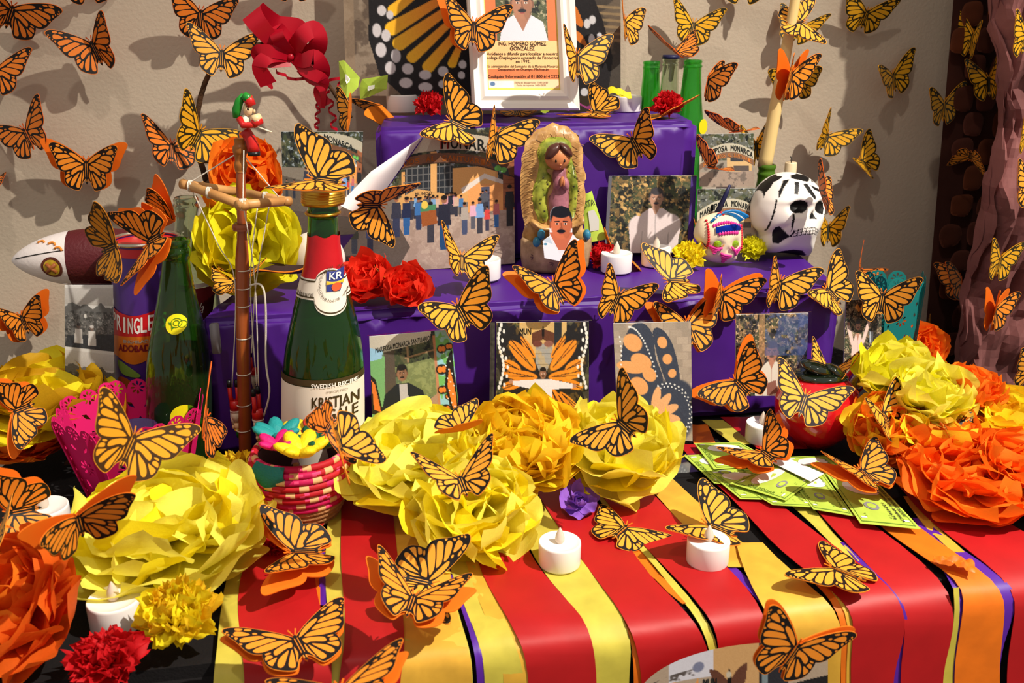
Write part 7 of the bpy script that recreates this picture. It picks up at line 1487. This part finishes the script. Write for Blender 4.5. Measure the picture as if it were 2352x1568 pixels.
for s0, a0 in ((-.30 - .16, .75), (-.38, .5), (-.6, 1.0)): MB().tube([onfb(s0 + .05 * math.cos(t), a0 + .16 * math.sin(t), .001) for t in (0, .6, 1.2, 1.8, 2.4)], .0014, 6).build('orange_mark', mat('orange icing'), fb)
MB().tube([onfb(-.93 + .62 * t, .42 + .1 * t, .0006) for t in [i / 12 for i in range(13)]], .0006, 5).build('stitched_seam', BLACK, fb)
zb_ = p0.z - RR; tag(MB().lathe([(.0001, 0), (.03, 0), (.026, .01), (.022, zb_ * .6), (.03, zb_ - .004), (.034, zb_ + .002), (.0001, zb_)], 24).build('ball_stand', mat('black stand', (24, 22, 24), .5), loc=(p0.x + .02, p0.y, 0)), 'dark stand carrying the football behind the black and white photos', 'stand')

# --- wooden flyers pole toy
YT = at(562, 1066, z=0).y
WD = mat('red brown varnished wood', (166, 84, 38), .32, .5, rgb2=(128, 58, 22), nscale=14, coat=.3); WL = mat('light turned wood', (176, 112, 50), .4, .4, rgb2=(140, 84, 34), nscale=30); BMB = mat('bamboo', (206, 156, 96), .4, .4, rgb2=(170, 116, 62), nscale=26)
STR = mat('white cotton string', (226, 218, 204), .8, .2, bump=.6, bscale=1500)
def rp(px, py, Y=None): return rowpt(px, py, YT if Y is None else Y)[0]
org = rp(564, 1058)
tp = thing('flyers_pole_toy', 'tall wooden flying dancers pole toy with bamboo frame and strings', 'wooden toy', org)
sh(turned([(564, 1058, 14), (562, 950, 15), (560, 850, 15.5), (558, 750, 15.5), (557, 640, 15.5), (556, 590, 15), (556, 556, 12), (556, 530, 11), (555, 470, 11), (553, 420, 10.5), (553, 392, 10.5)], YT, 24), org).build('pole', WD, tp)
sh(turned([(553, 394, 12), (553, 378, 15), (552, 368, 12), (552, 356, 14), (552, 348, 17), (552, 336, 17), (552, 330, 13), (552, 318, 15)], YT, 24), org).build('turned_cap', WL, tp)
sh(turned([(556, 528, 20), (556, 522, 22), (556, 516, 22), (556, 512, 18)], YT, 24, n=1), org).build('pole_ring', WD, tp)
for py in (618, 660, 700, 774, 856, 927, 985):
    c, kk = rowpt(560, py, YT); mb = MB().tube([(c.x + 16.3 * kk * math.cos(a), YT + 16.3 * kk * math.sin(a), c.z + .0006 * math.sin(a)) for a in [j * .3927 for j in range(16)]], .0006, 6, closed=True); sh(mb, org).build('string_ring', STR, tp)
Lf, Ft, Rt, Bk = rp(428, 424), rp(556, 470, YT - .045), rp(655, 462), rp(545, 440, YT + .05)
for a, b in ((Lf, Ft), (Ft, Rt), (Lf, Bk), (Bk, Rt)):
    d = (b - a).normalized() * .006; sh(MB().tube([a - d, a.lerp(b, .5), b + d], .0048, 10), org).build('bamboo_rod', BMB, tp)
for q, s_ in ((Lf.lerp(Ft, .08), 0), (Lf.lerp(Ft, .42), 0), (Ft, 0), (Ft.lerp(Rt, .06), 0), (Bk.lerp(Rt, .6), 0)):
    mb = MB()
    for j in range(3): mb.tube([(q.x + (j - 1) * .0014, q.y + .0056 * math.cos(a), q.z + .0056 * math.sin(a)) for a in [i * .785 for i in range(8)]], .0007, 5, closed=True)
    o = sh(mb, org).build('string_knot', STR, tp); o['kind'] = 'stuff'
top_ = rp(552, 350)
cords = [([rp(548, 350), Lf]), ([rp(556, 352), rp(640, 452)]), ([rp(560, 345, YT - .02), rp(558, 462, YT - .04)]), ([rp(436, 426), rp(500, 560), rp(540, 650), rp(533, 888)]), ([rp(592, 470), rp(575, 650), rp(590, 890)]), ([rp(618, 476), rp(588, 650), rp(578, 810)]), ([rp(560, 480, YT - .03), rp(585, 640, YT - .02), rp(594, 885, YT - .02)])]
for c_ in cords: sh(MB().tube(catmull(c_, 6), .0007, 6), org).build('cord', STR, tp)
sh(MB().tube(catmull([rp(575, 655, YT - .02), rp(600, 655, YT - .03), rp(610, 700, YT - .03), rp(611, 830, YT - .03), rp(619, 900, YT - .03), rp(606, 955, YT - .02)], 6), .0011, 6), org).build('loose_cord', STR, tp)
# carved flautist on top
RC = mat('red toy paint', (190, 28, 26), .3, .5); CRM = mat('cream toy paint', (226, 196, 150), .4); GRC = mat('green toy paint', (30, 130, 40), .35); WT_ = mat('off white toy paint', (224, 214, 190), .4); BKP = mat('black toy paint', (22, 22, 22), .35)
fg = rp(570, 350, YT - .006); kf = m_per_px(fg)
fl_ = thing('carved_flautist', 'small carved flute player in red with green feather hat on the pole', 'figurine', fg)
def L_(px, py, dy=0): return Vector(((px - 570) * kf, dy, (350 - py) * kf))
def prof_tube(pts, name, m_, sx=1.0): # stack of (px, py, hw)
    mb = MB(); mb.tube([L_(x, y) for x, y, r_ in pts], [r_ * kf for x, y, r_ in pts], 14); return mb.build(name, m_, fl_)
prof_tube([(583, 357, 14), (583, 348, 14.5)], 'boots', BKP); prof_tube([(583, 348, 14), (582, 335, 14), (578, 320, 13), (570, 306, 13), (566, 300, 14)], 'breeches', RC); prof_tube([(563, 302, 12), (566, 290, 13), (568, 275, 11), (574, 268, 6)], 'white_shirt', WT_)
for s_ in (-1, 1): MB().tube([L_(562, 272, s_ * .006 - .002), L_(572, 286, s_ * .004 - .008), L_(590, 286, -.010), L_(602, 280, -.006)], [.0035, .0035, .003, .0026], 8).build('arm', RC if s_ < 0 else WT_, fl_)
MB().ball(L_(578, 254), (11 * kf, 10 * kf, 15 * kf), seg=20).build('head', CRM, fl_)
MB().ball(L_(592, 258), (3 * kf, 3 * kf, 5 * kf), seg=10).build('nose', CRM, fl_); MB().ball(L_(582, 252, -.006), (.0012, .001, .0014), seg=8).build('eye', BKP, fl_)
MB().tube([L_(577, 240), L_(583, 236), L_(588, 246)], [.0062, .0066, .0045], 12).build('red_cap', RC, fl_); MB().tube([L_(575, 233), L_(584, 221)], [.006, .0045], 12).build('cap_top', GRC, fl_)
MB().tube([L_(572, 222), L_(560, 236), L_(552, 256), L_(549, 272)], [.003, .0042, .0045, .003], 10).build('green_feather', GRC, fl_)
MB().tube([L_(592, 284, -.010), L_(608, 276, -.004)], .0042, 10).build('red_drum', RC, fl_); MB().tube([L_(592, 274, -.010), L_(606, 270, -.004)], .0042, 10).build('hand', CRM, fl_); MB().tube([L_(600, 290, -.008), L_(632, 302, -.008)], .0009, 6).build('flute', WT_, fl_)
# flying dancers hanging head down
def dancer(px, py, label, ang=0, s=1.0, dy=0):
    """px, py = soles of the feet (top)"""
    p_ = rp(px, py, YT + dy); kd = m_per_px(p_) * s; t = thing('hanging_dancer', label, 'figurine', p_, 'carved dancers hanging upside down from the pole', rz=ang)
    Q = lambda x, y, d=0: Vector((x * kd, d * kd, -y * kd))
    for x in (-8.5, 8.5):
        MB().tube([Q(x, -10), Q(x, 6)], [5 * kd, 5.5 * kd], 10).build('boot', BKP, t); MB().tube([Q(x, 6), Q(x, 30), Q(x * .8, 44)], [4.8 * kd, 5 * kd, 6 * kd], 10).build('trouser_leg', RC, t)
        MB().tube([Q(x * .9, 64), Q(x * 1.05, 84), Q(x * .95, 100)], [4.5 * kd, 4.6 * kd, 3.6 * kd], 10).build('arm', WT_, t); MB().ball(Q(x * .95, 106), (4 * kd, 4 * kd, 6 * kd), seg=10).build('hand', CRM, t)
    MB().tube([Q(0, 40), Q(0, 50), Q(0, 64)], [11 * kd, 12.5 * kd, 12.5 * kd], 16).build('trunks', RC, t); MB().tube([Q(0, 64), Q(0, 80), Q(0, 92)], [11.5 * kd, 11 * kd, 7 * kd], 16).build('white_shirt', WT_, t)
    MB().tube([Q(0, 63), Q(0, 66.5)], [13 * kd, 13 * kd], 16).build('waist_cord', STR, t); MB().ball(Q(0, 103), (8 * kd, 8 * kd, 10 * kd), seg=14).build('head', CRM, t); MB().tube([Q(0, 108), Q(0, 122), Q(0, 134)], [5 * kd, 4 * kd, 3 * kd], 10).build('feather_crest', GRC, t)
    MB().tube([Q(0, 112), Q(0, 116)], [7 * kd, 6.5 * kd], 12).build('yellow_band', mat('yellow toy paint', (226, 180, 30), .4), t)
dancer(535, 882, 'hanging carved dancer left of the wooden pole', .1); dancer(587, 900, 'hanging carved dancer right of the wooden pole, turned sideways', 1.2, 1.05, -.02); dancer(581, 812, 'hanging carved dancer behind, highest right of the pole', .9, .8, .03)

# --- woven basket with palm flowers
p = at(700, 1176, z=.002); k = m_per_px(p)
bk = thing('woven_basket', 'small woven palm basket with pink and red checks full of palm flowers', 'basket', (p.x, p.y, .001))
TAN = mat('natural palm straw', (190, 140, 92), .7, .3, bump=.8, bscale=400, rgb2=(150, 104, 62), nscale=120)
WV = [mat('magenta straw', (190, 22, 84), .6, .3), mat('red straw', (180, 24, 36), .6, .3), mat('cream straw', (222, 176, 120), .6, .3), mat('pink straw', (224, 70, 120), .6, .3)]
prof = [(74, 6), (80, 19), (86, 32), (91, 45), (96, 58), (101, 73), (106, 88), (109, 103), (110, 118), (109, 133), (106, 147), (100, 160)]
r2 = random.Random(3)
for i, (rr, zz_) in enumerate(prof):
    R1 = rr * k; tr_ = (8.2 if i > 3 else 7.2) * k; seg = 72; mb = MB()
    mb.tube([(R1 * math.cos(a), R1 * math.sin(a), zz_ * k) for a in [j * 2 * math.pi / seg for j in range(seg)]], tr_, 8, closed=True)
    if i > 3:
        for f in range(len(mb.f)):
            s_ = f // 8; blk = (s_ + i * 1) // 2; mb.m[f] = (2 if (blk + 2 * i) % 4 == 0 else (0 if (blk // 7 + i // 3) % 2 else 1)) if r2.random() > .12 else 3
    mb.build('coil', WV if i > 3 else TAN, bk)
MB().lathe([(.0001, .001), (76 * k, .001), (80 * k, 10 * k), (104 * k, 100 * k), (96 * k, 156 * k), (90 * k, 152 * k), (96 * k, 100 * k), (70 * k, 12 * k), (.0001, 10 * k)], 36).build('lining', mat('dark basket lining', (60, 24, 30), .8), bk)
def Bk_(px, py, dy=0): q = at(px, py, c=p.y - SL * p.x + dy) - bk.location; return q
mb = MB().grid(lambda u, v: (lambda a, rr: Vector((rr * math.sin(a), -rr * math.cos(a), (166 - 74 * v * (1 - .7 * abs(u - .45) * 1.6)) * k)))(-.85 + .75 * u, (103 + 14 * math.sin(v * 3)) * k), 12, 8); solidify(mb.build('teal_cloth_flap', mat('teal woven cloth', (30, 116, 116), .8, bump=.6, bscale=500), bk), .001)
MB().tube(catmull([Vector((math.sin(a) * 117 * k, -math.cos(a) * 117 * k, z_ * k)) for a, z_ in ((-.72, 128), (-.7, 100), (-.5, 84), (-.45, 78), (-.5, 72))], 5), .0007, 5).build('orange_thread', mat('orange thread', (220, 100, 40), .7), bk)
for nm, col_, px, py, dx, r_ in (('pink_palm_flower', (216, 20, 110), 638, 1026, 0, 24), ('yellow_palm_flower', (232, 200, 30), 683, 1012, .03, 30), ('yellow_palm_flower', (238, 206, 24), 695, 1040, -.02, 32), ('green_palm_flower', (16, 84, 56), 735, 1022, .0, 30), ('red_palm_flower', (214, 60, 44), 730, 995, .03, 24), ('teal_palm_leaf', (30, 140, 140), 640, 1004, .035, 30)):
    q = at(px, py, c=p.y - SL * p.x - .03 + dx) - bk.location; q.z = max(q.z, 158 * k); r_ *= 1.8; m_ = mat(nm.replace('_', ' ') + str(col_[0]), col_, .55, .35, bump=.5, bscale=300)
    for j in range(6):
        a = j * 1.047 + rnd.random(); d = Vector((math.cos(a), math.sin(a), .45)) * r_ * k * .5
        MB().ball(q + d, (r_ * k * .62, r_ * k * .34, r_ * k * .2), seg=12, rot=Matrix.Rotation(a, 3, 'Z') @ Matrix.Rotation(-.5, 3, 'Y')).build(nm, m_, bk)
MB().tube([Vector((0, -.02, 60 * k)), Vector((0, -.02, 148 * k))], .003, 8).build('stem', TAN, bk)

# --- red ribbon bow and twigs
RBN = mat('glossy red ribbon', (206, 20, 46), .34, .5, transl=.3)
c0 = at(668, 130, c=1.40); kb = m_per_px(c0)
bow = thing('ribbon_bow', 'glossy red ribbon bow with curled tails tied to a twig', 'bow', c0)
def W_(px, py, dy=0): return Vector(((px - 668) * kb, (px - 668) * kb * SL + dy, (130 - py) * kb))
def ribbon(name, pts, wid, n=7, tw=0, parent=bow, m_=RBN):
    """pts: (px, py, dy); wid px; the ribbon's width lies across the path"""
    C_ = catmull([W_(*q) for q in pts], n); mb = MB(); N = len(C_); vs = []
    for i, q in enumerate(C_):
        t = (C_[min(i + 1, N - 1)] - C_[max(i - 1, 0)]).normalized(); side = t.cross(Vector((0, 1, 0))); side = side.normalized() if side.length > 1e-3 else Vector((1, 0, 0))
        ang = tw * i / N; side = side * math.cos(ang) + Vector((0, 1, 0)) * math.sin(ang); w_ = (wid if not hasattr(wid, '__len__') else wid[0] + (wid[1] - wid[0]) * i / (N - 1)) * kb / 2
        vs += [q - side * w_, q + side * w_]
    mb.add(vs, [(i * 2, i * 2 + 1, i * 2 + 3, i * 2 + 2) for i in range(N - 1)]); o = mb.build(name, m_, parent); solidify(o, .0004); return o
ribbon('loop', [(672, 125, 0), (640, 95, -.02), (612, 55, -.03), (598, 35, -.02)], (30, 52)); ribbon('loop', [(606, 32, -.02), (640, 62, .005), (690, 70, .01), (676, 122, .0)], (54, 30))
ribbon('loop', [(672, 125, 0), (700, 88, -.02), (728, 70, -.02), (738, 90, -.02), (726, 116, -.01), (690, 128, 0)], (34, 46), tw=.5); ribbon('loop', [(668, 128, 0), (655, 90, -.03), (650, 70, -.02), (664, 96, -.01), (672, 125, 0)], (30, 44), tw=.9)
ribbon('loop', [(672, 128, 0), (640, 118, -.02), (606, 118, -.02), (618, 136, -.01), (668, 134, 0)], (26, 38), tw=.4); ribbon('loop', [(674, 130, 0), (700, 138, -.02), (732, 130, -.03), (742, 160, -.02), (720, 176, -.01), (690, 150, 0)], (28, 44), tw=.5)
ribbon('loop', [(668, 130, 0), (630, 128, -.02), (606, 150, -.02), (618, 190, -.01)], (24, 40)); ribbon('loop', [(676, 130, 0), (706, 160, -.02), (742, 180, -.02), (730, 210, -.01), (742, 240, -.01)], (26, 30))
ribbon('tail', [(676, 132, 0), (712, 170, -.01), (738, 205, -.015), (736, 245, -.01)], (30, 8)); ribbon('tail', [(618, 186, -.01), (626, 200, -.01)], (18, 4))
def curl(pts, amp, turns, wid=7, name='curled_tail'):
    C_ = catmull([W_(*q) for q in pts], 24); N = len(C_); mb = MB(); vs = []
    for i, q in enumerate(C_):
        a = turns * 2 * math.pi * i / N; o_ = Vector((math.cos(a), math.sin(a), 0)) * amp * kb; vs += [q + o_ + Vector((0, 0, -wid * kb / 2)), q + o_ + Vector((0, 0, wid * kb / 2))]
    mb.add(vs, [(i * 2, i * 2 + 1, i * 2 + 3, i * 2 + 2) for i in range(N - 1)]); o = mb.build(name, RBN, bow); solidify(o, .0004)
curl([(735, 205, -.01), (722, 240, 0), (715, 292, 0)], 6, 5); curl([(745, 205, -.01), (752, 250, 0), (755, 296, 0)], 8, 3); curl([(630, 160, 0), (670, 180, 0), (700, 175, 0)], 4, 4); curl([(740, 190, 0), (775, 180, 0), (770, 210, 0)], 6, 2)
MB().ball((0, -.004, 0), (9 * kb, 7 * kb, 9 * kb), seg=12).build('knot', RBN, bow)
TWG = mat('brown twig bark', (92, 66, 44), .8, .2, rgb2=(60, 42, 28), nscale=60, bump=.8, bscale=200)
def twig(label, pts, c_, r0=7, r1=4, **kw):
    W3 = [at(x, y, c=c_ + d) for x, y, d in pts]; k_ = m_per_px(W3[0]); C_ = catmull(W3, 8); N = len(C_); org = W3[0]
    mb = MB(); mb.tube([q + Vector((mnoise.noise(q * 60), 0, mnoise.noise(q * 60 + Vector((9, 0, 0))))) * .0012 - org for q in C_], [(r0 + (r1 - r0) * i / N) * k_ for i in range(N)], 10); tag(mb.build('twig', TWG, loc=org), label, 'twig')
twig('brown twig rising behind the bamboo frame up to the pale butterfly', [(492, 480, .05), (466, 390, .02), (450, 320, .02), (458, 240, .01), (478, 175, 0), (500, 150, 0), (560, 112, 0), (620, 96, 0)], 1.40)
twig('thin brown twig running from the red bow down to the purple box', [(640, 100, 0), (700, 130, .02), (745, 180, .02), (775, 225, .02), (806, 270, 0)], 1.42, 4, 5)
# dark dried leaf with orange edge behind the pole
p = at(640, 640, c=1.10)
lf = thing('dark_dried_leaf', 'dark curled paper leaf with an orange edge behind the wooden pole', 'paper leaf', p)
def lff(u, v): x = -.045 + .085 * u; wd = .018 * math.sin(math.pi * min(1, u * .95 + .03)) ** .6; return Vector((x, (v - .5) * wd * 2, .004 + .012 * u + .004 * math.sin(u * 6) + .003 * math.cos(v * 6)))
solidify(MB().grid(lff, 16, 6).build('blade', mat('dark brown card', (52, 32, 34), .7), lf), .0006); MB().tube([lff(i / 12, .0) for i in range(13)], .0009, 6).build('edge', BF['o'][2], lf)
# confetti and scraps on the upper box
for i, (px, py, cc, nm) in enumerate(((1265, 252, (226, 210, 40), 'yellow'), (1232, 256, (150, 190, 200), 'pale blue'), (1250, 259, (170, 190, 60), 'green'), (1300, 254, (120, 50, 140), 'violet'), (1340, 250, (150, 60, 120), 'plum'), (1415, 222, (236, 214, 30), 'bright yellow'), (1432, 226, (236, 220, 60), 'pale yellow'))):
    q = at(px, py, z=T3 + .001) if i < 5 else at(px, py, c=1.36); a = rnd.random() * 3
    mb = MB().grid(lambda u, v: Vector(((u - .5) * .022, (v - .5) * .012, .003 * math.sin(u * 5 + a) + (v * .008 if i > 4 else v * .003) + .003)), 5, 3)
    tag(solidify(mb.build('tissue_scrap', mat('tissue ' + nm, cc, .6, transl=.3), loc=q, rot=(0, 0, a * .2)), .0003), nm + ' tissue paper scrap lying on the upper box near the white frame', 'paper scrap')
# small white block with clip at the left end of the middle step
q = at(497, 800, c=1.03); tag(sh(slab(q.x - .0045, q.x + .0045, 1.028, 1.034, q.z - .006, q.z + .028, .001), q).build('grey_tape', mat('grey tape', (120, 116, 122), .5), loc=q), 'strip of grey tape on the left front of the long purple box', 'tape')
